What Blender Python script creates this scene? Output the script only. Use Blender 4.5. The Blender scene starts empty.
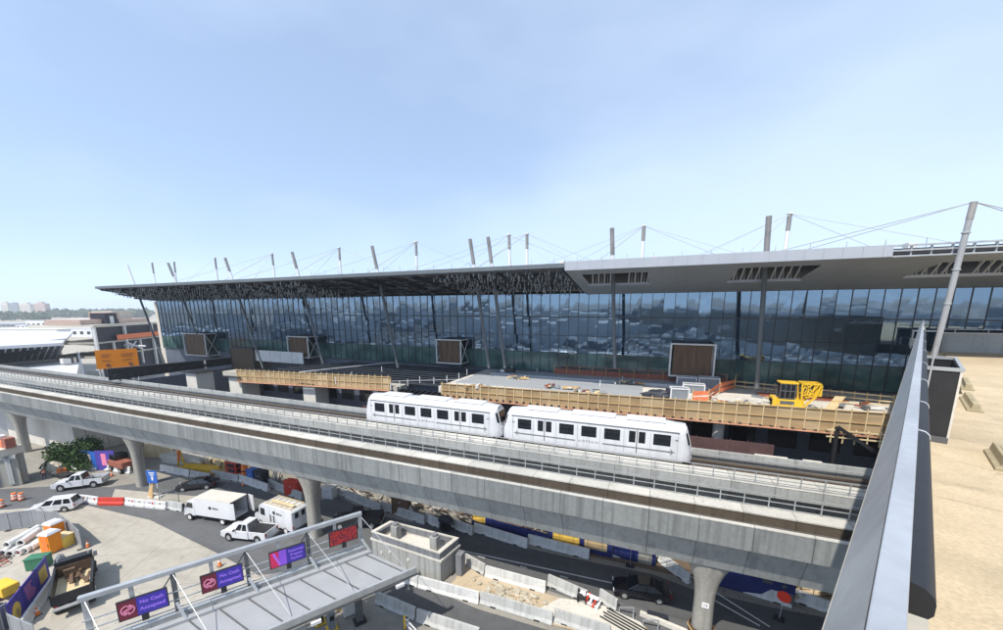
import bpy, bmesh, math, random
from mathutils import Vector, Matrix
from mathutils.geometry import tessellate_polygon
random.seed(7)
S = bpy.context.scene
COL = S.collection
R = math.radians

# ------------------------------------------------------------------ camera
# site frame: +X runs along the railway viaduct towards the right of the view,
# +Y points at the terminal, z = 0 is the road.  The eye stands 25 m above it.
EYE = Vector((0, 0, 25.0))
F, PX, PY, HZ, VPX = 385.0, 501.5, 378.0, 309.0, -465.0
TH = math.atan((PY - HZ) / F)
YAW = math.pi - math.atan((PX - VPX) / (F / math.cos(TH)))
FW = Vector((math.cos(YAW) * math.cos(TH), math.sin(YAW) * math.cos(TH), -math.sin(TH)))
RT = Vector((math.sin(YAW), -math.cos(YAW), 0))
UP = RT.cross(FW)
def ray(px, py): return FW * F + RT * (px - PX) + UP * (PY - py)
def Pz(px, py, z=0.0):
    r = ray(px, py); return EYE + r * ((z - EYE.z) / r.z)
def Py(px, py, y):
    r = ray(px, py); return EYE + r * (y / r.y)

cam = bpy.data.cameras.new('camera'); co = bpy.data.objects.new('camera', cam); COL.objects.link(co)
co.location = EYE; co.rotation_euler = (math.pi / 2 - TH, 0, YAW - math.pi / 2)
cam.sensor_fit = 'HORIZONTAL'; cam.sensor_width = 36; cam.lens = 36 * F / 1003.0
cam.shift_y = (PY - 315.0) / 1003.0
cam.clip_start = 0.1; cam.clip_end = 12000
S.camera = co

# ------------------------------------------------------------------ light
SUN_AZ, SUN_EL = R(-104), R(57)      # azimuth from +X, towards -Y
w = bpy.data.worlds.new('World'); S.world = w; w.use_nodes = True
nt = w.node_tree
bg = nt.nodes['Background']
sky = nt.nodes.new('ShaderNodeTexSky'); sky.sky_type = 'NISHITA'; sky.sun_disc = False
sky.sun_elevation = SUN_EL; sky.sun_rotation = math.pi / 2 - SUN_AZ
sky.air_density = 1.0; sky.dust_density = 0.5; sky.ozone_density = 1.5; sky.altitude = 10
# look the sky up a little above the true horizon (clear hazy blue down to the skyline), soft thin veil of high cloud
def wn(typ, **kw):
    o = nt.nodes.new(typ)
    for k, v in kw.items(): setattr(o, k, v)
    return o
tcw = wn('ShaderNodeTexCoord'); sxw = wn('ShaderNodeSeparateXYZ'); cxw = wn('ShaderNodeCombineXYZ'); nrm = wn('ShaderNodeVectorMath', operation='NORMALIZE')
nt.links.new(tcw.outputs['Generated'], sxw.inputs[0])
m1 = wn('ShaderNodeMath', operation='MAXIMUM'); m1.inputs[1].default_value = 0.0; nt.links.new(sxw.outputs[2], m1.inputs[0])
m2 = wn('ShaderNodeMath', operation='MULTIPLY_ADD'); m2.inputs[1].default_value = 0.86; m2.inputs[2].default_value = 0.15; nt.links.new(m1.outputs[0], m2.inputs[0])
nt.links.new(sxw.outputs[0], cxw.inputs[0]); nt.links.new(sxw.outputs[1], cxw.inputs[1]); nt.links.new(m2.outputs[0], cxw.inputs[2])
nt.links.new(cxw.outputs[0], nrm.inputs[0]); nt.links.new(nrm.outputs[0], sky.inputs[0])
mpw = wn('ShaderNodeMapping'); mpw.inputs['Scale'].default_value = (1.0, 1.0, 2.6); nt.links.new(tcw.outputs['Generated'], mpw.inputs[0])
nzw = wn('ShaderNodeTexNoise'); nzw.inputs['Scale'].default_value = 1.1; nzw.inputs['Detail'].default_value = 4; nt.links.new(mpw.outputs[0], nzw.inputs['Vector'])
rmp = wn('ShaderNodeMapRange'); rmp.inputs['From Min'].default_value = 0.40; rmp.inputs['From Max'].default_value = 0.62; rmp.inputs['To Min'].default_value = 0.26; rmp.inputs['To Max'].default_value = 0.50
nt.links.new(nzw.outputs[0], rmp.inputs[0])
hz1 = wn('ShaderNodeMapRange'); hz1.inputs['From Min'].default_value = 0.0; hz1.inputs['From Max'].default_value = 0.32; hz1.inputs['To Min'].default_value = 0.10; hz1.inputs['To Max'].default_value = 0.0
nt.links.new(m1.outputs[0], hz1.inputs[0])
dtw = wn('ShaderNodeVectorMath', operation='DOT_PRODUCT'); dtw.inputs[1].default_value = (0.80, 0.55, 0.15); nt.links.new(tcw.outputs['Generated'], dtw.inputs[0])
rgw = wn('ShaderNodeMapRange'); rgw.interpolation_type = 'SMOOTHSTEP'; rgw.inputs['From Min'].default_value = 0.05; rgw.inputs['From Max'].default_value = 1.0; rgw.inputs['To Min'].default_value = 0.0; rgw.inputs['To Max'].default_value = 0.16
nt.links.new(dtw.outputs['Value'], rgw.inputs[0])
sm2 = wn('ShaderNodeMath', operation='ADD'); nt.links.new(rgw.outputs[0], sm2.inputs[0]); nt.links.new(rmp.outputs[0], sm2.inputs[1])
hz2 = wn('ShaderNodeMath', operation='ADD'); hz2.use_clamp = True; nt.links.new(sm2.outputs[0], hz2.inputs[0]); nt.links.new(hz1.outputs[0], hz2.inputs[1])
mxw = wn('ShaderNodeMix', data_type='RGBA'); nt.links.new(hz2.outputs[0], mxw.inputs[0]); nt.links.new(sky.outputs[0], mxw.inputs[6]); mxw.inputs[7].default_value = (4.15, 4.9, 5.95, 1)
nt.links.new(mxw.outputs[2], bg.inputs[0]); bg.inputs[1].default_value = 0.135
sl = bpy.data.lights.new('sun', 'SUN'); so = bpy.data.objects.new('sun', sl); COL.objects.link(so)
sl.energy = 3.1; sl.angle = R(0.6); sl.color = (1.0, 0.93, 0.82)
sd = Vector((math.cos(SUN_EL) * math.cos(SUN_AZ), math.cos(SUN_EL) * math.sin(SUN_AZ), math.sin(SUN_EL)))
so.rotation_euler = sd.to_track_quat('Z', 'Y').to_euler(); so.location = (60, -40, 90)
S.view_settings.view_transform = 'Standard'; S.view_settings.look = 'None'
S.view_settings.exposure = 0.76; S.view_settings.gamma = 1.0
S.render.engine = 'CYCLES'
S.cycles.max_bounces = 6; S.cycles.transparent_max_bounces = 8

# ------------------------------------------------------------------ materials
class NT:
    def __init__(s, name):
        s.m = bpy.data.materials.new(name); s.m.use_nodes = True
        s.t = s.m.node_tree; s.b = s.t.nodes['Principled BSDF']
        s.tc = s.t.nodes.new('ShaderNodeTexCoord')
    def n(s, typ, **kw):
        o = s.t.nodes.new(typ)
        for k, v in kw.items(): setattr(o, k, v)
        return o
    def l(s, a, b): s.t.links.new(a, b)
    def noise(s, scale, detail=4, stretch=(1, 1, 1), src='Object'):
        mp = s.n('ShaderNodeMapping'); mp.inputs['Scale'].default_value = stretch
        s.l(s.tc.outputs[src], mp.inputs[0])
        no = s.n('ShaderNodeTexNoise'); no.inputs['Scale'].default_value = scale; no.inputs['Detail'].default_value = detail
        s.l(mp.outputs[0], no.inputs['Vector']); return no.outputs[0]
    def ramp(s, fac, stops):
        r = s.n('ShaderNodeValToRGB')
        e = r.color_ramp.elements
        while len(e) < len(stops): e.new(0.5)
        for i, (p, c) in enumerate(stops):
            e[i].position = p; e[i].color = (c[0], c[1], c[2], 1)
        s.l(fac, r.inputs[0]); return r.outputs[0]
    def mix(s, fac, a, b, mode='MIX'):
        m = s.n('ShaderNodeMix', data_type='RGBA', blend_type=mode)
        if isinstance(fac, (int, float)): m.inputs[0].default_value = fac
        else: s.l(fac, m.inputs[0])
        for v, i in ((a, 6), (b, 7)):
            if isinstance(v, tuple): m.inputs[i].default_value = (v[0], v[1], v[2], 1)
            else: s.l(v, m.inputs[i])
        return m.outputs[2]
    def math(s, op, a, b=None):
        m = s.n('ShaderNodeMath', operation=op)
        for i, v in enumerate((a, b)):
            if v is None: continue
            if isinstance(v, (int, float)): m.inputs[i].default_value = v
            else: s.l(v, m.inputs[i])
        return m.outputs[0]
    def bump(s, h, strength=0.3, dist=0.05):
        b = s.n('ShaderNodeBump'); b.inputs['Strength'].default_value = strength; b.inputs['Distance'].default_value = dist
        s.l(h, b.inputs['Height']); s.l(b.outputs[0], s.b.inputs['Normal'])

def sc(c, k): return tuple(max(0, min(1, v * k)) for v in c)
MATS = {}
def pm(name, c, rough=0.7, var=0.18, scale=1.5, metal=0.0, streak=0.0, bump=0.0, spec=0.5, fine=0.0, stretch=(1, 1, 1)):
    """a plain procedural material: two noises of wear over one colour"""
    t = NT(name)
    n1 = t.noise(scale, 5, stretch); n2 = t.noise(scale * 9, 3)
    col = t.ramp(n1, [(0.3, sc(c, 1 - var)), (0.7, sc(c, 1 + var))])
    col = t.mix(0.35, col, t.ramp(n2, [(0.3, sc(c, 1 - var * 1.2)), (0.7, sc(c, 1 + var * 0.8))]))
    if streak:
        n3 = t.noise(1.0, 4, (2.2, 2.2, 0.12))
        col = t.mix(t.math('MULTIPLY', t.ramp(n3, [(0.45, (0, 0, 0)), (0.7, (1, 1, 1))]), streak), col, sc(c, 0.38))
    t.l(col, t.b.inputs['Base Color'])
    t.b.inputs['Roughness'].default_value = rough; t.b.inputs['Metallic'].default_value = metal
    t.b.inputs['Specular IOR Level'].default_value = spec
    if bump: t.bump(n2, bump)
    MATS[name] = t.m
    return t.m

M = {}
def concrete(name, c, joint=0.0, streak=0.35, var=0.14, jz=None):
    t = NT(name)
    n1 = t.noise(0.35, 5); n2 = t.noise(4.0, 5); n3 = t.noise(1.0, 6, (2.6, 2.6, 0.10))
    col = t.ramp(n1, [(0.3, sc(c, 1 - var)), (0.7, sc(c, 1 + var))])
    col = t.mix(0.4, col, t.ramp(n2, [(0.3, sc(c, 0.78)), (0.7, sc(c, 1.16))]))
    col = t.mix(t.math('MULTIPLY', t.ramp(n3, [(0.48, (0, 0, 0)), (0.68, (1, 1, 1))]), streak), col, sc(c, 0.45))
    if joint:
        sx = t.n('ShaderNodeSeparateXYZ'); t.l(t.tc.outputs['Object'], sx.inputs[0])
        fr = t.math('FRACT', t.math('DIVIDE', t.math('ADD', sx.outputs[0], 500.0), joint))
        ln = t.math('LESS_THAN', fr, 0.06 / joint)
        w1 = t.n('ShaderNodeTexWhiteNoise'); w1.noise_dimensions = '1D'; t.l(t.math('FLOOR', t.math('DIVIDE', t.math('ADD', sx.outputs[0], 500.0), joint)), w1.inputs['W'])
        col = t.mix(0.55, col, t.mix(1.0, col, t.ramp(w1.outputs[0], [(0.0, (0.62, 0.63, 0.62)), (1.0, (1.0, 0.98, 0.94))]), 'MULTIPLY'))
        nearj = t.math('MULTIPLY', t.math('LESS_THAN', fr, 0.22), t.ramp(t.noise(1.0, 4, (1.5, 1.5, 0.5)), [(0.42, (0, 0, 0)), (0.62, (1, 1, 1))]))
        col = t.mix(t.math('MULTIPLY', nearj, 0.35), col, sc(c, 0.45))
        col = t.mix(t.math('MULTIPLY', ln, 0.6), col, sc(c, 0.2))
    t.l(col, t.b.inputs['Base Color']); t.b.inputs['Roughness'].default_value = 0.85
    t.b.inputs['Specular IOR Level'].default_value = 0.25
    t.bump(n2, 0.25, 0.03)
    return t.m
M['girder'] = concrete('girder concrete', (0.25, 0.268, 0.272), joint=3.05, streak=0.62)
M['girder2'] = concrete('girder web concrete', (0.41, 0.43, 0.43), joint=3.05, streak=0.35)
M['pier'] = concrete('pier concrete', (0.34, 0.33, 0.30), streak=0.45)
M['concrete'] = concrete('bare concrete', (0.42, 0.40, 0.35), streak=0.2)
M['conc_light'] = concrete('pale concrete', (0.60, 0.58, 0.53), streak=0.12)
M['walk'] = concrete('walkway concrete', (0.55, 0.54, 0.50), joint=3.05, streak=0.1)
M['barrier'] = concrete('barrier concrete', (0.47, 0.48, 0.47), streak=0.4, var=0.2)
M['barrier_pale'] = concrete('whitewashed barrier', (0.62, 0.63, 0.62), streak=0.35, var=0.2)
M['brown_panel'] = concrete('dark trough panel', (0.12, 0.10, 0.08), joint=3.05, streak=0.3)
M['trackbed'] = concrete('track bed', (0.11, 0.10, 0.09), streak=0.3)
M['vault'] = concrete('vault concrete', (0.36, 0.37, 0.36), streak=0.5)
M['brick_grey'] = concrete('grey wall', (0.20, 0.21, 0.23), streak=0.4)
M['catwalk'] = pm('catwalk boards', (0.42, 0.22, 0.14), 0.8, 0.3, 1.0)
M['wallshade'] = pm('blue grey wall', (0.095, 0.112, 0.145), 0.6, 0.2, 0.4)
M['kerb_tan'] = pm('tan kerb concrete', (0.36, 0.31, 0.20), 0.85, 0.2, 1.5)
M['maroon'] = pm('maroon hoarding', (0.10, 0.055, 0.055), 0.7, 0.3, 0.6)
M['white'] = pm('white paint', (0.66, 0.67, 0.69), 0.35, 0.05, 1.2)
M['white_dirty'] = pm('dirty white paint', (0.66, 0.66, 0.64), 0.5, 0.16, 0.9)
M['car_white'] = pm('white car paint', (0.64, 0.655, 0.68), 0.22, 0.06, 0.8, streak=0.22)
M['car_black'] = pm('black car paint', (0.012, 0.014, 0.02), 0.12, 0.1, 1.0)
M['glass_dark'] = pm('dark window glass', (0.012, 0.015, 0.02), 0.06, 0.3, 0.6, spec=0.8)
M['rubber'] = pm('tyre rubber', (0.02, 0.02, 0.022), 0.8, 0.2, 3)
M['black'] = pm('black steel', (0.018, 0.019, 0.022), 0.5, 0.3, 1.5)
M['darksteel'] = pm('dark primed steel', (0.045, 0.052, 0.062), 0.45, 0.25, 0.8)
M['column'] = pm('grey column paint', (0.12, 0.138, 0.15), 0.45, 0.12, 0.7)
M['mast_white'] = pm('white mast paint', (0.76, 0.77, 0.78), 0.4, 0.05, 1)
M['mast_top'] = pm('unpainted mast steel', (0.27, 0.26, 0.25), 0.55, 0.25, 0.8, metal=0.2)
M['galv'] = pm('galvanised steel', (0.43, 0.45, 0.46), 0.42, 0.16, 2, metal=0.35, streak=0.2)
M['rail_steel'] = pm('rail steel', (0.17, 0.13, 0.10), 0.4, 0.3, 2, metal=0.6)
M['alu'] = pm('brushed aluminium', (0.46, 0.48, 0.50), 0.4, 0.18, 1.4, metal=0.45, stretch=(1, 0.5, 1))
M['mast_grey'] = pm('grey mast paint', (0.30, 0.31, 0.32), 0.45, 0.15, 0.6, streak=0.3)
M['cable'] = pm('cable', (0.46, 0.48, 0.50), 0.5, 0.1, 1)
M['lumber'] = pm('lumber', (0.50, 0.34, 0.16), 0.75, 0.25, 1.2)
M['lumber_pale'] = pm('pale lumber', (0.62, 0.50, 0.30), 0.75, 0.2, 1.2)
M['brown_ply'] = pm('weathered plywood', (0.12, 0.072, 0.042), 0.7, 0.5, 0.9, stretch=(3, 3, 0.3))
M['orange'] = pm('safety orange', (0.80, 0.20, 0.035), 0.6, 0.15, 2)
M['orange_sign'] = pm('orange sign board', (0.92, 0.285, 0.006), 0.55, 0.06, 1)
M['netting'] = pm('orange netting', (0.70, 0.20, 0.09), 0.8, 0.25, 3)
M['rust'] = pm('red oxide steel', (0.30, 0.10, 0.065), 0.65, 0.25, 1.5)
M['yellow'] = pm('machine yellow', (0.74, 0.47, 0.03), 0.4, 0.15, 1.6)
M['red'] = pm('barrier red', (0.55, 0.045, 0.025), 0.5, 0.2, 1.5)
M['redbright'] = pm('paddle red', (0.85, 0.05, 0.02), 0.45, 0.05, 1.5)
M['blue_sign'] = pm('blue sign', (0.03, 0.13, 0.48), 0.45, 0.06, 1)
M['navy'] = pm('navy hoarding', (0.015, 0.025, 0.13), 0.6, 0.3, 0.7)
M['purple'] = pm('purple banner', (0.085, 0.06, 0.36), 0.6, 0.2, 1.0)
M['led_purple'] = pm('violet sign face', (0.055, 0.035, 0.38), 0.4, 0.1, 1.0)
M['led_violet'] = pm('violet panel', (0.30, 0.10, 0.75), 0.4, 0.1, 1.0)
M['led_maroon'] = pm('maroon sign face', (0.16, 0.015, 0.035), 0.5, 0.2, 1.0)
M['tan'] = pm('tan board', (0.58, 0.42, 0.22), 0.75, 0.2, 0.6)
M['cream'] = pm('cream cladding', (0.56, 0.52, 0.44), 0.7, 0.12, 0.3)
M['pink'] = pm('pinkish panel', (0.50, 0.37, 0.31), 0.7, 0.18, 0.5)
M['tarp'] = pm('dark tarp', (0.022, 0.026, 0.04), 0.65, 0.4, 0.6)
M['mesh_grey'] = pm('grey fence screen', (0.24, 0.25, 0.27), 0.8, 0.15, 1.0)
M['green'] = pm('green paint', (0.035, 0.17, 0.09), 0.5, 0.2, 1.5)
M['rock'] = pm('pale rock', (0.46, 0.42, 0.34), 0.9, 0.25, 1.5, bump=0.5)
M['dirt'] = pm('sandy dirt', (0.46, 0.37, 0.25), 0.95, 0.3, 0.6, bump=0.5)
M['crate'] = pm('grey crate sheet', (0.20, 0.225, 0.25), 0.5, 0.15, 1.0)
M['decking'] = pm('steel decking', (0.42, 0.45, 0.48), 0.5, 0.12, 0.6, metal=0.2, stretch=(0.2, 3, 1))
M['seam'] = pm('standing seam sheet', (0.36, 0.37, 0.38), 0.5, 0.08, 0.8, metal=0.15)
M['roofdark'] = pm('dark roofing', (0.10, 0.10, 0.105), 0.9, 0.2, 0.5)
M['fascia'] = pm('silver fascia', (0.40, 0.42, 0.455), 0.42, 0.05, 0.5, metal=0.2)
M['padding'] = pm('black padding', (0.012, 0.013, 0.016), 0.55, 0.3, 6)
M['skin'] = pm('skin', (0.45, 0.26, 0.17), 0.6, 0.1, 4)
M['denim'] = pm('dark work trousers', (0.03, 0.04, 0.07), 0.8, 0.2, 4)
M['stump'] = pm('bark', (0.10, 0.075, 0.05), 0.9, 0.3, 3)
M['light_red'] = pm('tail lamp', (0.35, 0.01, 0.01), 0.3, 0.1, 2)
M['lamp'] = pm('headlamp lens', (0.75, 0.77, 0.8), 0.1, 0.05, 2)
M['txt_black'] = pm('black lettering', (0.02, 0.022, 0.025), 0.6, 0.1, 3)
M['txt_grey'] = pm('grey lettering', (0.16, 0.17, 0.18), 0.6, 0.1, 3)
M['txt_white'] = pm('white lettering', (0.82, 0.82, 0.84), 0.5, 0.04, 3)
M['txt_violet'] = pm('violet lettering', (0.36, 0.18, 0.85), 0.5, 0.1, 3)
M['magenta'] = pm('magenta panel', (0.55, 0.16, 0.85), 0.5, 0.1, 3)
M['crimson'] = pm('crimson panel', (0.70, 0.03, 0.12), 0.5, 0.15, 3)
M['pinktext'] = pm('pink lettering', (0.80, 0.25, 0.40), 0.5, 0.1, 3)
M['yellow_art'] = pm('yellow print', (0.85, 0.55, 0.10), 0.6, 0.25, 1.2)
M['foot'] = pm('graphite paint', (0.10, 0.105, 0.11), 0.6, 0.2, 2)

def leafmat(name, c):
    t = NT(name); n = t.noise(0.5, 3); n2 = t.noise(6, 2)
    col = t.mix(0.5, t.ramp(n, [(0.3, sc(c, 0.6)), (0.7, sc(c, 1.4))]), t.ramp(n2, [(0.3, sc(c, 0.7)), (0.7, sc(c, 1.3))]))
    t.l(col, t.b.inputs['Base Color']); t.b.inputs['Roughness'].default_value = 0.7
    t.b.inputs['Specular IOR Level'].default_value = 0.2
    return t.m
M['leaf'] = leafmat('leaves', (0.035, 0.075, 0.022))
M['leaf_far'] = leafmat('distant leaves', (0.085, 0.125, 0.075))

def facade_glass():
    t = NT('curtain wall glass')
    sx = t.n('ShaderNodeSeparateXYZ'); t.l(t.tc.outputs['Object'], sx.inputs[0])
    # pane colour: dark interior tones, pale patches painted in for broken reflections, gated per pane
    cx = t.math('FLOOR', t.math('DIVIDE', sx.outputs[0], 1.6)); cz = t.math('FLOOR', t.math('DIVIDE', sx.outputs[2], 3.3))
    cb = t.n('ShaderNodeCombineXYZ'); t.l(cx, cb.inputs[0]); t.l(cz, cb.inputs[1])
    wn = t.n('ShaderNodeTexWhiteNoise'); wn.noise_dimensions = '2D'; t.l(cb.outputs[0], wn.inputs['Vector'])
    big = t.noise(0.11, 4, (1, 1, 2.6)); mid = t.noise(0.45, 4, (0.7, 1, 1.8))
    dark = t.ramp(big, [(0.36, (0.006, 0.012, 0.022)), (0.52, (0.016, 0.032, 0.055)), (0.70, (0.05, 0.085, 0.13))])
    pale = t.ramp(mid, [(0.54, (0, 0, 0)), (0.62, (1, 1, 1))])
    col = t.mix(t.math('MULTIPLY', pale, t.math('MULTIPLY', t.math('GREATER_THAN', wn.outputs[0], 0.55), 0.45)), dark, (0.24, 0.33, 0.42))
    t.l(col, t.b.inputs['Base Color'])
    t.b.inputs['Roughness'].default_value = 0.03
    t.b.inputs['IOR'].default_value = 3.5
    t.b.inputs['Specular Tint'].default_value = (0.58, 0.79, 1.0, 1)
    return t.m
M['facade'] = facade_glass()
def spandrel():
    t = NT('green spandrel glass'); n = t.noise(0.25, 3)
    t.l(t.ramp(n, [(0.35, (0.02, 0.06, 0.062)), (0.65, (0.10, 0.18, 0.17))]), t.b.inputs['Base Color'])
    t.b.inputs['Roughness'].default_value = 0.12; t.b.inputs['IOR'].default_value = 1.5
    return t.m
M['spandrel'] = spandrel()
def soffit():
    t = NT('soffit panels'); sx = t.n('ShaderNodeSeparateXYZ'); t.l(t.tc.outputs['Object'], sx.inputs[0])
    c = (0.31, 0.335, 0.36)
    f1 = t.math('LESS_THAN', t.math('FRACT', t.math('DIVIDE', sx.outputs[0], 1.5)), 0.03)
    f2 = t.math('LESS_THAN', t.math('FRACT', t.math('DIVIDE', sx.outputs[1], 3.0)), 0.02)
    n = t.noise(0.3, 4); n2 = t.noise(9, 2)
    col = t.mix(0.4, t.ramp(n, [(0.3, sc(c, 0.9)), (0.7, sc(c, 1.1))]), t.ramp(n2, [(0.3, sc(c, 0.75)), (0.7, sc(c, 1.2))]))
    col = t.mix(t.math('MULTIPLY', t.math('MAXIMUM', f1, f2), 0.45), col, sc(c, 0.5))
    t.l(col, t.b.inputs['Base Color']); t.b.inputs['Roughness'].default_value = 0.5; t.b.inputs['Metallic'].default_value = 0.3
    return t.m
M['soffit'] = soffit()
def formwork():
    t = NT('plywood formwork'); sx = t.n('ShaderNodeSeparateXYZ'); t.l(t.tc.outputs['Object'], sx.inputs[0])
    n = t.noise(0.8, 4, (0.4, 1, 3)); n2 = t.noise(0.25, 3)
    wn = t.n('ShaderNodeTexWhiteNoise'); wn.noise_dimensions = '1D'
    t.l(t.math('FLOOR', t.math('DIVIDE', sx.outputs[0], 1.22)), wn.inputs['W'])
    col = t.mix(0.5, t.ramp(n, [(0.3, (0.24, 0.155, 0.075)), (0.7, (0.47, 0.345, 0.19))]), t.ramp(wn.outputs[0], [(0.0, (0.25, 0.17, 0.09)), (0.5, (0.42, 0.31, 0.165)), (1.0, (0.52, 0.43, 0.28))]))
    col = t.mix(t.math('MULTIPLY', t.ramp(n2, [(0.5, (0, 0, 0)), (0.75, (1, 1, 1))]), 0.5), col, (0.20, 0.13, 0.06))
    t.l(col, t.b.inputs['Base Color']); t.b.inputs['Roughness'].default_value = 0.75
    return t.m
M['formwork'] = formwork()
def ground_mat(name, c, patch, crack=0.0, scale=0.12, joint=None):
    t = NT(name)
    n1 = t.noise(scale, 6); n2 = t.noise(1.3, 5); n3 = t.noise(14, 3); n4 = t.noise(0.6, 5, (0.15, 1, 1))
    col = t.ramp(n1, [(0.32, sc(c, 1 - patch)), (0.68, sc(c, 1 + patch))])
    col = t.mix(0.4, col, t.ramp(n2, [(0.3, sc(c, 0.68)), (0.72, sc(c, 1.25))]))
    col = t.mix(0.3, col, t.ramp(n3, [(0.3, sc(c, 0.6)), (0.7, sc(c, 1.4))]))
    col = t.mix(t.math('MULTIPLY', t.ramp(n4, [(0.5, (0, 0, 0)), (0.72, (1, 1, 1))]), 0.4), col, sc(c, 0.6))
    if joint:
        sx = t.n('ShaderNodeSeparateXYZ'); t.l(t.tc.outputs['Object'], sx.inputs[0])
        a, ang = joint
        u = t.math('ADD', t.math('MULTIPLY', sx.outputs[0], math.cos(ang)), t.math('MULTIPLY', sx.outputs[1], math.sin(ang)))
        v = t.math('SUBTRACT', t.math('MULTIPLY', sx.outputs[1], math.cos(ang)), t.math('MULTIPLY', sx.outputs[0], math.sin(ang)))
        ln = t.math('MAXIMUM', *[t.math('LESS_THAN', t.math('FRACT', t.math('DIVIDE', q, a)), 0.05 / a) for q in (u, v)])
        col = t.mix(t.math('MULTIPLY', ln, 0.55), col, sc(c, 0.35))
    mp = t.n('ShaderNodeMapping'); t.l(t.tc.outputs['Object'], mp.inputs[0]); vo = t.n('ShaderNodeTexVoronoi'); vo.feature = 'DISTANCE_TO_EDGE'; vo.inputs['Scale'].default_value = 0.16
    wob = t.n('ShaderNodeVectorMath', operation='ADD'); nz = t.n('ShaderNodeTexNoise'); nz.inputs['Scale'].default_value = 1.2; t.l(mp.outputs[0], wob.inputs[0]); t.l(t.tc.outputs['Object'], nz.inputs['Vector']); t.l(nz.outputs[1], wob.inputs[1]); t.l(wob.outputs[0], vo.inputs['Vector'])
    ck = t.math('MULTIPLY', t.math('LESS_THAN', vo.outputs[0], 0.006), t.ramp(n1, [(0.45, (0, 0, 0)), (0.6, (1, 1, 1))]))
    col = t.mix(t.math('MULTIPLY', ck, 0.5), col, sc(c, 0.4))
    spots = t.ramp(t.noise(0.9, 2), [(0.66, (0, 0, 0)), (0.74, (1, 1, 1))])
    col = t.mix(t.math('MULTIPLY', spots, 0.35), col, sc(c, 0.5))
    t.l(col, t.b.inputs['Base Color']); t.b.inputs['Roughness'].default_value = 0.9
    t.b.inputs['Specular IOR Level'].default_value = 0.25
    t.bump(n3, 0.3, 0.02)
    return t.m
M['ground'] = ground_mat('worn site ground', (0.27, 0.255, 0.225), 0.25)
M['asphalt'] = ground_mat('asphalt', (0.095, 0.098, 0.102), 0.3)
M['asphalt_old'] = ground_mat('old asphalt', (0.118, 0.122, 0.127), 0.3)
M['apron'] = ground_mat('concrete apron', (0.39, 0.365, 0.315), 0.14, joint=(6.0, 0.55))
M['bridge_deck'] = ground_mat('fresh concrete deck', (0.50, 0.41, 0.28), 0.16, joint=(7.3, 0.02))
M['sand'] = ground_mat('sandy fill', (0.46, 0.38, 0.27), 0.25)
M['mud'] = ground_mat('muddy fill', (0.15, 0.115, 0.085), 0.35)

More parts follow.
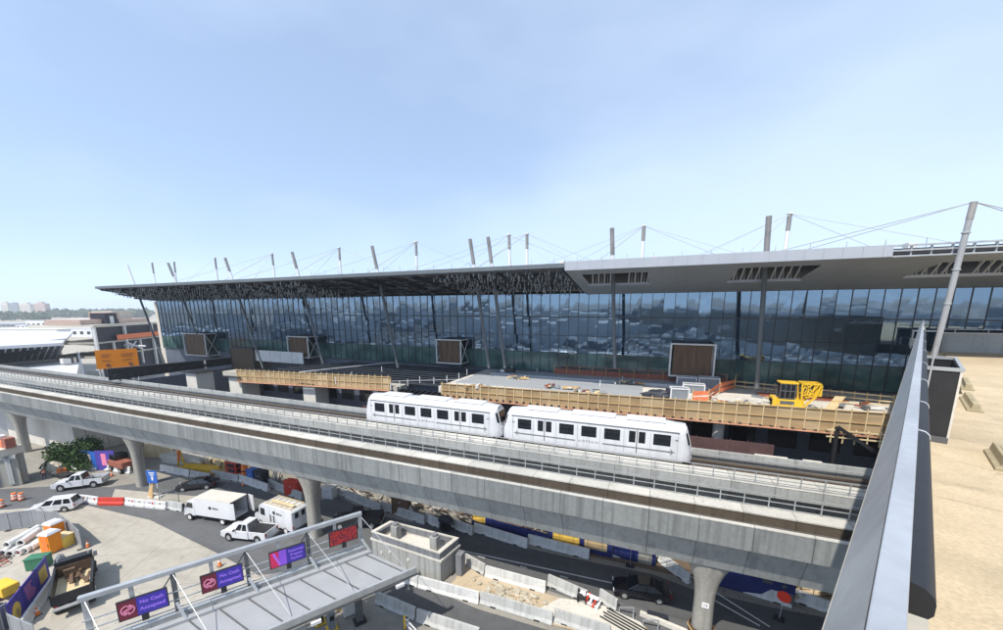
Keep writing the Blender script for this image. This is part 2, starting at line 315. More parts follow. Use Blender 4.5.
# ------------------------------------------------------------------ mesh building
class MB:
    """collects boxes, bars, tubes ... and links them as ONE mesh object"""
    def __init__(s, off=(0, 0, 0)):
        s.v = []; s.f = []; s.off = Vector(off)
    def add(s, vs, fs):
        k = len(s.v); s.v += [Vector(p) - s.off for p in vs]; s.f += [tuple(i + k for i in f) for f in fs]
    def box(s, c, d, rz=0.0):
        cx, cy, cz = c; x, y, z = (q / 2 for q in d); ca, sa = math.cos(rz), math.sin(rz)
        vs = []
        for dz in (-z, z):
            for dx, dy in ((-x, -y), (x, -y), (x, y), (-x, y)):
                vs.append((cx + dx * ca - dy * sa, cy + dx * sa + dy * ca, cz + dz))
        s.add(vs, [(3, 2, 1, 0), (4, 5, 6, 7), (0, 1, 5, 4), (1, 2, 6, 5), (2, 3, 7, 6), (3, 0, 4, 7)])
        return s
    def box2(s, a, b):
        return s.box([(p + q) / 2 for p, q in zip(a, b)], [abs(q - p) for p, q in zip(a, b)])
    def bar(s, p, q, w_, h_=None):
        """square bar from p to q, width w_, height h_"""
        h_ = h_ or w_
        p = Vector(p); q = Vector(q); d = (q - p).normalized()
        u = d.cross(Vector((0, 0, 1)))
        u = Vector((1, 0, 0)) if u.length < 1e-4 else u.normalized()
        v = u.cross(d)
        vs = []
        for e in (p, q):
            for a, b in ((-1, -1), (1, -1), (1, 1), (-1, 1)): vs.append(e + u * (a * w_ / 2) + v * (b * h_ / 2))
        s.add(vs, [(3, 2, 1, 0), (4, 5, 6, 7), (0, 1, 5, 4), (1, 2, 6, 5), (2, 3, 7, 6), (3, 0, 4, 7)])
        return s
    def tube(s, p, q, r1, r2=None, n=12, cap=True):
        r2 = r1 if r2 is None else r2
        p = Vector(p); q = Vector(q); d = (q - p).normalized()
        u = d.cross(Vector((0, 0, 1)))
        u = Vector((1, 0, 0)) if u.length < 1e-4 else u.normalized()
        v = u.cross(d); vs = []
        for e, r in ((p, r1), (q, r2)):
            for i in range(n):
                a = 2 * math.pi * i / n; vs.append(e + u * (r * math.cos(a)) + v * (r * math.sin(a)))
        fs = [(i, (i + 1) % n, n + (i + 1) % n, n + i) for i in range(n)]
        if cap: fs += [tuple(range(n))[::-1], tuple(range(n, 2 * n))]
        s.add(vs, fs); return s
    def rings(s, rings, cap=True):
        n = len(rings[0]); vs = [p for r in rings for p in r]; fs = []
        for k in range(len(rings) - 1):
            for i in range(n):
                j = (i + 1) % n; fs.append((k * n + i, k * n + j, (k + 1) * n + j, (k + 1) * n + i))
        if cap:
            fs.append(tuple(range(n))[::-1]); fs.append(tuple((len(rings) - 1) * n + i for i in range(n)))
        s.add(vs, fs); return s
    def prism(s, poly, z0, z1):
        """vertical prism over an xy polygon; z0 / z1 numbers or lists"""
        n = len(poly)
        a = z0 if isinstance(z0, (list, tuple)) else [z0] * n; b = z1 if isinstance(z1, (list, tuple)) else [z1] * n
        vs = [(p[0], p[1], a[i]) for i, p in enumerate(poly)] + [(p[0], p[1], b[i]) for i, p in enumerate(poly)]
        fs = [tuple(range(n))[::-1], tuple(range(n, 2 * n))] + [(i, (i + 1) % n, n + (i + 1) % n, n + i) for i in range(n)]
        s.add(vs, fs); return s
    def slab(s, pts, n_, t):
        """polygon in space given thickness t along n_"""
        n_ = Vector(n_).normalized() * t; n = len(pts)
        vs = [Vector(p) for p in pts] + [Vector(p) + n_ for p in pts]
        fs = [tuple(range(n))[::-1], tuple(range(n, 2 * n))] + [(i, (i + 1) % n, n + (i + 1) % n, n + i) for i in range(n)]
        s.add(vs, fs); return s
    def quad(s, a, b, c, d): s.add([a, b, c, d], [(0, 1, 2, 3)]); return s
    def sideprism(s, prof, y0, y1, inset=0.0, step=0.06):
        """side profile (x, z) swept across y with softly inset outer faces"""
        cx = sum(p[0] for p in prof) / len(prof); cz = sum(p[1] for p in prof) / len(prof)
        def ring(y, k): return [(cx + (p[0] - cx) * (1 - k), y, cz + (p[1] - cz) * (1 - k)) for p in prof]
        if inset: return s.rings([ring(y0, inset), ring(y0 + step, inset * 0.25), ring(y0 + 2.5 * step, 0), ring(y1 - 2.5 * step, 0), ring(y1 - step, inset * 0.25), ring(y1, inset)])
        return s.rings([ring(y0, 0), ring(y1, 0)])
    def sphere(s, c, r, sx=1, sy=1, sz=1, nu=12, nv=8, jit=0.0):
        c = Vector(c); rings = []
        for j in range(nv + 1):
            a = math.pi * j / nv
            rings.append([c + Vector((r * sx * math.sin(a) * math.cos(2 * math.pi * i / nu), r * sy * math.sin(a) * math.sin(2 * math.pi * i / nu), -r * sz * math.cos(a))) * (1 + random.uniform(-jit, jit)) for i in range(nu)])
        return s.rings(rings, cap=False)
    def build(s, name, mat, parent=None, smooth=False, bevel=0.0):
        me = bpy.data.meshes.new(name); me.from_pydata([tuple(p) for p in s.v], [], s.f)
        bm = bmesh.new(); bm.from_mesh(me)
        if smooth: bmesh.ops.remove_doubles(bm, verts=bm.verts, dist=1e-5)
        bmesh.ops.recalc_face_normals(bm, faces=bm.faces)
        bm.to_mesh(me); bm.free()
        if isinstance(mat, str): mat = M[mat]
        me.materials.append(mat)
        if smooth:
            for p in me.polygons: p.use_smooth = True
            try: me.set_sharp_from_angle(angle=R(40))
            except Exception: pass
        o = bpy.data.objects.new(name, me); COL.objects.link(o)
        if parent: o.parent = parent
        if bevel:
            b = o.modifiers.new('bevel', 'BEVEL'); b.width = bevel; b.segments = 2; b.limit_method = 'ANGLE'
        return o

def tag(o, label=None, cat=None, group=None, kind=None):
    if label: o['label'] = label
    if cat: o['category'] = cat
    if group: o['group'] = group
    if kind: o['kind'] = kind
    return o
def thing(name, loc, label, cat, rz=0.0, group=None):
    o = bpy.data.objects.new(name, None); COL.objects.link(o)
    o.empty_display_size = 0.3
    o.location = loc; o.rotation_euler = (0, 0, rz)
    return tag(o, label, cat, group)
def dup(root, loc, rz, label, group=None, scale=None):
    r = root.copy(); COL.objects.link(r); r.location = loc; r.rotation_euler = (0, 0, rz); r['label'] = label
    if group: r['group'] = group
    if scale: r.scale = scale
    for ch in list(root.children):
        c = ch.copy(); COL.objects.link(c); c.parent = r
        for g in list(ch.children):
            d = g.copy(); COL.objects.link(d); d.parent = c
    return r
def struct(name, mb, mat): return tag(mb.build(name, mat), kind='structure')

def text(body, size, name, mat, parent, loc, rot, extrude=0.006, align='CENTER', space=1.0, bold=0.0):
    """lettering as a mesh"""
    cu = bpy.data.curves.new(name, 'FONT'); cu.body = body; cu.size = size; cu.extrude = extrude
    cu.align_x = align; cu.align_y = 'CENTER'; cu.space_character = space; cu.offset = bold; cu.resolution_u = 2
    tmp = bpy.data.objects.new(name, cu)
    COL.objects.link(tmp)
    dg = bpy.context.evaluated_depsgraph_get()
    me = bpy.data.meshes.new_from_object(tmp.evaluated_get(dg))
    COL.objects.unlink(tmp); bpy.data.objects.remove(tmp)
    me.materials.clear(); me.materials.append(M[mat])
    o = bpy.data.objects.new(name, me); COL.objects.link(o)
    o.location = loc; o.rotation_euler = rot
    if parent: o.parent = parent
    return o
def each(name, mat, parent, boxes, off=(0, 0, 0)):
    for b in boxes: MB(off).box(*b).build(name, mat, parent)
def head(a, b): return math.atan2(b[1] - a[1], b[0] - a[0])
# ================================================================== setting: ground
g = MB(); g.quad((-6000, -3000, -0.03), (6000, -3000, -0.03), (6000, 6000, -0.03), (-6000, 6000, -0.03)); struct('ground', g, 'ground')
def sheet(name, pts, z, mat):
    m = MB(); n = len(pts); m.add([(p[0], p[1], z) for p in pts], [tuple(range(n))])
    o = struct(name, m, mat)
    for p in o.data.polygons:
        if p.normal.z < 0: o.data.flip_normals(); break
    return o
def gp(*pp): return [tuple(Pz(x, y))[:2] for x, y in pp]
# far airport ground is pale concrete and grass
sheet('unseen_tarmac', [(-600, -700), (400, -700), (400, -14), (-24, -8), (-600, -14)], -0.01, 'asphalt')  # unseen dark sheet behind the viewpoint, added so pale shapes stand out in reflections
sheet('airfield', [(-2500, 60), (-131, 60), (-131, 900), (-2500, 900)], 0.0, 'apron')
sheet('road', gp((-60, 492), (60, 486), (110, 487), (170, 478), (240, 483), (300, 503), (340, 497), (372, 514), (430, 526), (590, 562), (690, 592), (850, 622), (900, 660), (800, 700), (610, 612), (548, 590), (482, 574), (440, 566), (330, 566), (258, 575), (215, 552), (150, 520), (85, 505), (30, 508), (-60, 516)), 0.002, 'asphalt_old')
sheet('main_road', [(-24, 31.6), (-24, 37.4), (-11, 35.2), (-4, 35.7), (1, 36.0), (4.5, 35.2), (60, 36.5), (60, 31.0), (4, 31.0), (-3, 31.2), (-8, 31.0), (-16.5, 31.5)], 0.006, 'asphalt')
sheet('concrete_apron', gp((30, 508), (85, 505), (150, 520), (215, 552), (258, 575), (300, 600), (330, 740), (-60, 800), (-200, 560), (-90, 516)), 0.006, 'apron')
sheet('side_road', [(-27, 24.8), (-20, 26.6), (-12.6, 25.8), (-6.5, 25.9), (8, 26.2), (8, 22.0), (-6, 21.8), (-14, 23), (-20, 24.4), (-27, 23)], 0.010, 'asphalt')
sheet('verge', gp((455, 580), (462, 563), (484, 577), (545, 593), (575, 603), (640, 622), (660, 640), (600, 636), (552, 625), (479, 604), (440, 592)), 0.010, 'sand')
sheet('verge_slab', gp((532, 612), (560, 598), (598, 603), (640, 622), (650, 634), (600, 634), (556, 624)), 0.016, 'conc_light')
sheet('fill_strip', [(-75, 37.5), (-40, 40.5), (-24, 39.5), (-12, 36.4), (-4, 36.6), (4, 36.6), (60, 37.8), (60, 52), (-75, 52)], 0.004, 'mud')
sheet('road_patch', gp((115, 489), (205, 497), (232, 500), (180, 505), (140, 502), (112, 497)), 0.008, 'apron')
m = MB()
for a, b in (((455, 549), (612, 583)), ((690, 576), (770, 627)), ((700, 592), (760, 626))):
    p, q = Pz(*a), Pz(*b); d = (q - p).normalized(); n_ = Vector((-d.y, d.x, 0)) * 0.08
    m.add([(v.x, v.y, 0.014) for v in (p - n_, q - n_, q + n_, p + n_)], [(0, 1, 2, 3)])
for a, b in (((560, 576), (568, 578)), ((520, 566), (527, 568)), ((478, 556), (485, 558))):
    p, q = Pz(*a), Pz(*b); n_ = Vector((0.03, -0.06, 0))
    m.add([(v.x, v.y, 0.014) for v in (p - n_, q - n_, q + n_, p + n_)], [(0, 1, 2, 3)])
struct('road_markings', m, 'barrier_pale')

# ================================================================== railway viaduct
VX0, VX1 = -190.0, 40.0
V = thing('rail_viaduct', (0, 28.6, 0), 'long grey concrete railway viaduct with two tracks and steel railings crossing the whole view', 'viaduct')
off = (0, 28.6, 0)
def swept(prof, x0=VX0, x1=VX1):
    return MB(off).rings([[(x, p[0], p[1]) for p in prof] for x in (x0, x1)])
swept([(26.0, 10.1), (26.0, 11.7), (26.28, 11.7), (26.28, 10.4), (31.0, 10.4), (31.0, 10.1)]).build('parapet', 'girder', V)
swept([(25.98, 11.703), (26.3, 11.703), (26.3, 11.76), (25.98, 11.76)]).build('coping', 'walk', V)
swept([(26.02, 10.1), (26.5, 9.86), (27.5, 7.5), (29.9, 7.5), (30.9, 9.9), (30.98, 10.1)]).build('box_girder', 'girder2', V)
swept([(26.3, 10.405), (29.1, 10.405), (29.1, 10.44), (26.3, 10.44)]).build('track_bed', 'trackbed', V)
w1 = swept([(29.2, 10.402), (30.4, 10.402), (30.4, 11.2), (29.12, 11.2), (29.12, 11.10), (29.2, 11.10)]).build('walkway', 'walk', V)
swept([(29.17, 10.445), (29.197, 10.445), (29.197, 11.095), (29.17, 11.095)]).build('trough_panel', 'brown_panel', w1)
swept([(34.3, 10.3), (34.3, 11.2), (36.5, 11.2), (36.5, 10.4), (41.0, 10.4), (41.0, 11.35), (41.28, 11.35), (41.28, 10.0), (34.6, 10.0)]).build('far_deck', 'girder2', V)
swept([(34.7, 9.998), (36.0, 7.4), (39.8, 7.4), (41.1, 9.998)]).build('box_girder', 'girder2', V)
swept([(34.28, 11.203), (36.5, 11.203), (36.5, 11.24), (34.28, 11.24)]).build('walkway', 'walk', V)
swept([(36.52, 10.405), (40.98, 10.405), (40.98, 10.44), (36.52, 10.44)]).build('track_bed', 'trackbed', V)
for yc in (27.65, 38.9):
    for dy in (-0.72, 0.72):
        o = MB(off).box(((VX0 + VX1) / 2, yc + dy, 10.62), (VX1 - VX0, 0.12, 0.16)).build('running_rail', 'rail_steel', V)
MB(off).box(((VX0 + VX1) / 2, 40.7, 10.95), (VX1 - VX0, 0.16, 0.14)).build('power_rail', 'galv', V)
for yr, z0 in ((30.28, 11.2), (34.45, 11.24)):
    mb = MB(off); x = VX0
    while x < VX1: mb.box((x, yr, z0 + 0.49), (0.07, 0.07, 0.98)); x += 1.5
    L = VX1 - VX0; xc = (VX0 + VX1) / 2
    for dz, h in ((1.0, 0.075), (0.52, 0.055)): mb.box((xc, yr, z0 + dz), (L, h, h))
    mb.box((xc, yr + 0.02, z0 + 0.06), (L, 0.02, 0.12))
    mb.build('railing', 'galv', V)
# loose things on the far edge of the viaduct
mb = MB(off)
for px, L in ((770, 2.6), (812, 1.4)):
    p = Py(px, 463, 41.14); mb.box((p.x, 41.14, 11.42), (L, 0.22, 0.12))
mb.build('edge_plank', 'conc_light', V)

def pier(px, py, label, proto=None, sticker=False):
    x = Py(px, py, 28.7).x
    if proto is None:
        t = thing('viaduct_pier', (x, 28.7, 0), label, 'pier', group='viaduct piers')
        rg = []
        for z, a, b in ((0, 0.70, 0.66), (4.0, 0.66, 0.62), (4.9, 0.70, 0.66), (5.8, 0.86, 0.76), (6.6, 1.14, 0.92), (7.2, 1.44, 1.06), (7.46, 1.48, 1.08)):
            r = []
            for i in range(24):
                q = 2 * math.pi * i / 24; c, s_ = math.cos(q), math.sin(q)
                r.append((a * math.copysign(abs(c) ** 0.75, c), b * math.copysign(abs(s_) ** 0.75, s_), z))
            rg.append(r)
        MB().rings(rg).build('shaft', 'pier', t, smooth=True)
        mb = MB().box((0, 0, 7.48), (1.5, 1.6, 0.09)); mb.build('bearing', 'black', t)
        return t
    return dup(proto, (x, 28.7, 0), 0, label)
p0 = pier(704, 600, 'flared concrete pier nearest the steel parapet wearing a numbered white sticker')
pier(313, 505, 'flared concrete pier standing behind the white step van')
pier(141, 475, 'flared concrete pier beside the blue road sign with plywood at its foot')
p3 = pier(26, 450, 'flared concrete pier at the left edge by the pale abutment wall')
st = MB().box((0, 0, 0), (0.46, 0.02, 0.42)).build('sticker', 'txt_white', p0); st.location = (0.02, -0.665, 4.05)
text('15', 0.3, 'number', 'txt_black', st, (0, -0.013, 0), (R(90), 0, 0))
# far girder gets its own piers, hidden behind the near ones
for i, px in enumerate((704, 313, 141)):
    x = Py(px, 500, 28.7).x - (3.5, 8, 12)[i]
    t = thing('girder_support', (x, 37.9, 0), ('square concrete column under the far girder behind the pier with the sticker', 'square concrete column under the far girder right of the red container', 'square concrete column under the far girder beside the tan board')[i], 'column', group='far girder columns')
    MB().box((0, 0, 3.6), (1.3, 1.3, 7.2)).build('shaft', 'pier', t, bevel=0.08); MB().box((0, 0, 7.3), (2.0, 2.4, 0.22)).build('column_cap', 'pier', t)

# timber boxing at the foot of two piers
t = thing('pier_boxing', (p0.location.x, 28.7, 0), 'brown plywood boxing round the foot of the stickered pier', 'plywood boxing')
mb = MB()
for i in range(8):
    a0, a1 = math.pi * 2 * i / 8, math.pi * 2 * (i + 1) / 8
    mb.slab([(0.84 * math.cos(a0), 0.84 * math.sin(a0), 0), (0.84 * math.cos(a1), 0.84 * math.sin(a1), 0), (0.84 * math.cos(a1), 0.84 * math.sin(a1), 1.95), (0.84 * math.cos(a0), 0.84 * math.sin(a0), 1.95)], (math.cos((a0 + a1) / 2), math.sin((a0 + a1) / 2), 0), 0.05)
mb.build('sheet', 'brown_ply', t)
mb = MB()
for z in (0.4, 1.7): 
    for i in range(8):
        a0, a1 = math.pi * 2 * i / 8, math.pi * 2 * (i + 1) / 8
        mb.bar((0.93 * math.cos(a0), 0.93 * math.sin(a0), z), (0.93 * math.cos(a1), 0.93 * math.sin(a1), z), 0.06, 0.1)
mb.build('strap', 'lumber', t)

# ================================================================== train
def train_proto():
    L = 18.7; hw = 1.52; z0, zt = 11.02, 14.45
    t = thing('train_car', (0, 38.9, 10.7), 'x', 'train car', group='cars of the white train')
    zb = 10.7
    def ring(x, k, sh):
        prof = [(-1.0, 0.02), (-1.0, 0.30), (-1.0, 0.62), (-0.985, 0.80), (-0.93, 0.885), (-0.72, 0.955), (-0.36, 0.99), (0, 1.0), (0.36, 0.99), (0.72, 0.955), (0.93, 0.885), (0.985, 0.80), (1.0, 0.62), (1.0, 0.30), (1.0, 0.02), (0.9, 0.0), (-0.9, 0.0)]
        out = []
        for a, b in prof:
            sx = 0
            if b > 0.28: sx = sh * ((b - 0.28) / 0.72) ** 1.15
            out.append((x - math.copysign(sx, x), a * hw * k, z0 - zb + (zt - z0) * (b if k == 1 else (b * (0.97 if b > 0.5 else 1) + (0.03 if b < 0.02 else 0)))))
        return out
    h = L / 2
    body = MB().rings([ring(-h, 0.60, 0.62), ring(-h + 0.24, 0.84, 0.58), ring(-h + 0.6, 0.95, 0.45), ring(-h + 1.25, 0.998, 0.2), ring(-h + 2.2, 1, 0.0), ring(h - 2.2, 1, 0.0), ring(h - 1.25, 0.998, 0.2), ring(h - 0.6, 0.95, 0.45), ring(h - 0.24, 0.84, 0.58), ring(h, 0.60, 0.62)]).build('body', 'car_white', t, smooth=True)
    MB().box((0, 0, 0.28), (15.6, 2.5, 0.5)).build('underframe', 'black', t)
    for x in (-5.8, 5.8):
        mb = MB()
        for dx in (-0.95, 0.95):
            for y in (-0.72, 0.72): mb.tube((x + dx, y - 0.06, 0.35), (x + dx, y + 0.06, 0.35), 0.35, n=16)
        mb.box((x, 0, 0.42), (2.6, 1.9, 0.22)); mb.build('bogie', 'black', t)
    for x, w_, d in ((-5.2, 3.6, 1.7), (0.2, 4.4, 1.6), (5.2, 3.6, 1.7)):
        MB().box((x, 0, zt - zb + 0.03), (w_, d, 0.13)).build('roof_unit', 'white', t, bevel=0.04)
    zw = 12.98 - zb
    for sg in (-1, 1):
        y = sg * (hw + 0.004)
        for x in (-6.75, -2.25, 0, 2.25, 6.75):
            wi = MB().box((x, y, zw), (1.5, 0.02, 1.08)).build('window', 'glass_dark', t, bevel=0.01)
        for xd in (-4.55, 4.55):
            d = MB().box((xd, y - sg * 0.006, zw - 0.42), (1.92, 0.02, 2.28)).build('door', 'white', t)
            for dx in (-0.44, 0.44): MB().box((xd + dx, y + sg * 0.008, zw + 0.02), (0.60, 0.016, 1.12)).build('door_window', 'glass_dark', d)
            MB().box((xd, y + sg * 0.009, zw - 0.42), (0.07, 0.012, 2.26)).build('door_seal', 'black', d)
        MB().box((0, y - sg * 0.02, 13.80 - zb), (16.4, 0.03, 0.13)).build('eave_shade', 'txt_grey', t)  # grey band painting in the shading along the roof edge
        for x in (-8.1, -5.75, -3.35, -1.12, 1.12, 3.35, 5.75, 8.1): MB().box((x, y - sg * 0.001, 12.4 - zb), (0.025, 0.012, 2.3)).build('panel_seam', 'crate', t)
        MB().box((0, y - sg * 0.004, 11.12 - zb), (17.2, 0.02, 0.16)).build('sill_strip', 'white_dirty', t)
        zs = 11.93 - zb
        for a, b in ((-7.5, -1.35), (1.35, 7.5)): MB().box(((a + b) / 2, y + sg * 0.020, zs), (b - a, 0.012, 0.11)).build('stripe', 'txt_grey', t)
        for x in (-7.7, 7.7):
            sx = math.copysign(1, x)
            mb = MB(); yy = y + sg * 0.012
            for tri in ([(x + sx * 0.28, zs), (x - sx * 0.30, zs + 0.09), (x - sx * 0.30, zs - 0.09)], [(x + sx * 0.06, zs + 0.04), (x - sx * 0.22, zs + 0.36), (x - sx * 0.08, zs + 0.04)], [(x + sx * 0.06, zs - 0.04), (x - sx * 0.22, zs - 0.36), (x - sx * 0.08, zs - 0.04)]):
                mb.slab([(p[0], yy, p[1]) for p in tri], (0, sg, 0), 0.01)
            mb.build('plane_emblem', 'txt_grey', t)
        text('AIRTRAIN', 0.36, 'lettering', 'txt_grey', t, (0, sg * (hw + 0.012), zs), (R(90), 0, 0 if sg < 0 else math.pi), space=1.35)
        mb = MB()
        for x in (-8.0, 8.0): mb.box((x, y * 0.999, zw + 0.12), (0.26, 0.012, 0.12))
        mb.build('number_plate', 'txt_grey', t)
    for sg in (-1, 1):
        # sloped end face with its window, lamps and coupler
        def e(yf, b, o=0.0):
            sh = 0.62 * max(0, (b - 0.28) / 0.72) ** 1.15
            return Vector((sg * (h - sh + o), yf * hw * 0.60, z0 - zb + (zt - z0) * b * 0.97))
        MB().slab([e(-0.98, 0.44, 0.005), e(0.98, 0.44, 0.005), e(0.96, 0.86, 0.005), e(-0.96, 0.86, 0.005)], (sg, 0, 0.5), 0.05).build('end_surround', 'white', t)
        MB().slab([e(-0.92, 0.47, 0.045), e(0.92, 0.47, 0.045), e(0.90, 0.83, 0.045), e(-0.90, 0.83, 0.045)], (sg, 0, 0.5), 0.03).build('end_window', 'glass_dark', t)
        for sy in (-1, 1):
            def cpt(u, b):
                sh = (0.62 + (0.58 - 0.62) * u) * max(0, (b - 0.28) / 0.72) ** 1.15
                return Vector((sg * (h - 0.24 * u - sh + 0.012), sy * hw * (0.60 + 0.24 * u + 0.008), z0 - zb + (zt - z0) * b * 0.98))
            MB().slab([cpt(0.12, 0.48), cpt(0.9, 0.50), cpt(0.88, 0.80), cpt(0.12, 0.82)], (sg * 0.7, sy * 0.6, 0.2), 0.012).build('corner_window', 'glass_dark', t)
        for yy in (-0.7, 0.7):
            c = e(yy, 0.33, 0.0); MB().box((c.x, c.y, c.z), (0.12, 0.34, 0.16)).build('headlamp', 'lamp', t, bevel=0.02)
        MB().box((sg * (h - 0.06), 0, 0.62), (0.24, 1.7, 0.4)).build('end_skirt', 'white', t, bevel=0.05)
        MB().bar((sg * (h - 0.2), 0, 0.32), (sg * (h + 0.16), 0, 0.32), 0.3, 0.3).build('coupler', 'black', t)
    return t
tr = train_proto(); tr['label'] = 'white train car with the right-hand nose, standing right of the coupling'; tr.location = (-5.75, 38.9, 10.7)
dup(tr, (-5.75 - 18.98, 38.9, 10.7), 0, 'white train car with the left-hand nose, standing left of the coupling')

# ================================================================== terminal
TX0, TX1 = -127.5, 62.0
FT, FB = (63.95, 27.5), (64.1, 14.4)         # facade top / bottom (y, z): leans out
def fy(z): return FB[0] + (FT[0] - FB[0]) * (z - FB[1]) / (FT[1] - FB[1])
def tilt(mb):
    for p in mb.v: p.z += 0.005 * (p.x - 10)
    return mb
T = thing('terminal_building', (0, 0, 0), 'long airport terminal with a leaning dark glass front under a wide projecting roof', 'terminal')
rows = [27.5, 23.7, 20.6, 17.7, 14.4]
for ri, (za, zb_) in enumerate(zip(rows[:-1], rows[1:])):
    mb = MB(); x = TX0
    while x < TX1:
        j = lambda: random.gauss(0, 0.007)
        k = random.gauss(0, 0.014)
        a = [(x + 0.02, fy(zb_) + j(), zb_), (x + 1.58, fy(zb_) + j(), zb_), (x + 1.58, fy(za) + k + j(), za), (x + 0.02, fy(za) + k + j(), za)]
        mb.quad(*a); x += 1.6
    mb.build('glazing' if ri < 3 else 'spandrel_glazing', 'facade' if ri < 3 else 'spandrel', T)
mb = MB(); x = TX0
while x < TX1 + 1:
    mb.bar((x, fy(27.6) - 0.03, 27.6), (x, fy(14.3) - 0.03, 14.3), 0.07, 0.13); x += 1.6
for z in rows: mb.box(((TX0 + TX1) / 2, fy(z) - 0.04, z), (TX1 - TX0, 0.12, 0.09 if z != 23.7 else 0.16))
mb.build('mullion_grid', 'darksteel', T)
MB().box2((TX0, 66.4, 0), (TX1, 67.0, 28.0)).build('core_wall', 'black', T)
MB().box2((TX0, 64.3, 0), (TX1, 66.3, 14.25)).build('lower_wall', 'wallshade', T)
MB().box2((TX0 - 3.4, 65.0, 0), (TX0 - 0.05, 108, 27.0)).build('end_wall', 'cream', T)
# roof
XB = Py(565, 262, 48).x; XE = Py(893, 250, 48).x
rp = [(-117.5, 48.25), (70, 48.25), (70, 112), (-131, 112), (-131, 63.5)]
tilt(MB().prism(rp, 29.95, 30.45)).build('roof_slab', 'roofdark', T)
tilt(MB().prism([(-118, 48), (XB, 48), (XB, 48.24), (-117.6, 48.24)], 30.1, 30.62)).build('roof_edge', 'column', T)
tilt(MB().prism([(-118, 48), (-117.6, 48.24), (-131, 63.5), (-131.4, 63.3)], 30.1, 30.62)).build('roof_edge', 'column', T)
mb = tilt(MB().box2((XB, 47.9, 29.72), (XE, 48.2, 30.78))); mb.build('fascia', 'fascia', T)
mb = MB(); x = XB + 1.5
while x < XE: mb.box((x, 47.895, 30.25), (0.03, 0.02, 1.04)); x += 1.5
tilt(mb).build('fascia_joint', 'soffit', T)
mb = MB()
for z in (29.75, 30.25, 30.7): mb.box(((XE + 70) / 2, 48.15, z), (70 - XE, 0.2, 0.14))
x = XE
while x < 70: mb.box((x, 48.3, 30.2), (0.12, 0.2, 0.9)); x += 1.4
tilt(mb).build('bare_edge_framing', 'galv', T)
# right part: metal soffit pierced for the outer columns
def sof(y): return 29.72 - 0.147 * (y - 48.1)
def on_soffit(px, py):
    r = ray(px, py); k = (29.72 + 0.147 * 48.1 - 25) / (r.z + 0.147 * r.y); return EYE + r * k
holes = []
holes = [(-9.6, -1.4, 50.4, 56.8), (7.6, 15.3, 50.2, 57.0), (24.5, 33.5, 51.0, 57.0)]
mb = MB(); xs = XB
def sq(x0, x1, y0, y1): mb.slab([(x0, y0, sof(y0)), (x1, y0, sof(y0)), (x1, y1, sof(y1)), (x0, y1, sof(y1))], (0, 0, 1), 0.12)
for h in holes:
    sq(xs, h[0], 48.2, 63.85); sq(h[0], h[1], 48.2, h[2]); sq(h[0], h[1], h[3], 63.85); xs = h[1]
sq(xs, 70, 48.2, 63.85)
tilt(mb).build('soffit', 'soffit', T)
for h in holes:
    mb = MB()
    mb.box(((h[0] + h[1]) / 2, h[3] - 0.07, sof(h[3]) + 0.02), (h[1] - h[0], 0.14, 0.3))
    for x in (h[0] + 0.07, h[1] - 0.07): mb.slab([(x - 0.06, h[2], sof(h[2]) - 0.03), (x + 0.06, h[2], sof(h[2]) - 0.03), (x + 0.06, h[3], sof(h[3]) - 0.03), (x - 0.06, h[3], sof(h[3]) - 0.03)], (0, 0, 1), 0.12)
    x = h[0] + 0.6
    while x < h[1] - 0.4:
        if abs(x - (h[0] + h[1]) / 2) > 0.7:
            mb.bar((x, h[3] - 0.25, sof(h[3]) + 0.15), (x + 0.15, h[3] - 1.5, 29.9), 0.14)
            mb.bar((x + 0.4, h[3] - 0.25, sof(h[3]) + 0.15), (x + 0.4, h[3] - 0.3, 29.8), 0.07)
        x += 0.8
    tilt(mb).build('opening_frame', 'fascia', T)
# left part: open steel work with rows of hangers
mb = MB(); x = -126
def fr(x): return 48.3 if x > -117 else 48.3 + (-117 - x) * 15.2 / 13.5
while x < XB: mb.slab([(x - 0.1, fr(x), sof(fr(x)) + 0.05), (x + 0.1, fr(x), sof(fr(x)) + 0.05), (x + 0.1, 63.7, sof(63.7) + 0.35), (x - 0.1, 63.7, sof(63.7) + 0.35)], (0, 0, 1), 0.4); x += 4.4
for y in (49.5, 52, 54.5, 57, 59.5, 62): mb.box(((-117 + XB) / 2, y, sof(y) + 0.55), (XB + 117, 0.16, 0.3))
tilt(mb).build('roof_beam', 'darksteel', T)
mb = MB(); rr = random.Random(3)
x = -124.0
while x < XB - 0.3:
    dense = x < -57 or x > -32
    y = fr(x) + 0.7
    while y < 62.4:
        if dense and rr.random() < 0.6:
            hgt = rr.uniform(0.35, 0.75); mb.box((x + rr.uniform(-.12, .12), y, sof(y) + 0.45 - hgt / 2), (0.12, 0.12, hgt), rr.uniform(0, 1.5))
        elif not dense and rr.random() < 0.16:
            mb.box((x, y, sof(y) + 0.35), (0.16, 1.2, 0.10))
        y += 0.95
    x += 0.82
tilt(mb).build('hanger', 'galv', T)
tilt(MB().slab([(-124, 56.5, sof(56.5) + 0.75), (XB, 48.6, sof(48.6) + 0.05 + 0.62), (XB, 63.7, sof(63.7) + 0.75), (-126, 63.7, sof(63.7) + 0.75)], (0, 0, 1), 0.06).slab([(-117, 48.6, sof(48.6) + 0.7), (XB, 48.6, sof(48.6) + 0.68), (-124, 56.5, sof(56.5) + 0.74)], (0, 0, 1), 0.05)).build('underside', 'darksteel', T)
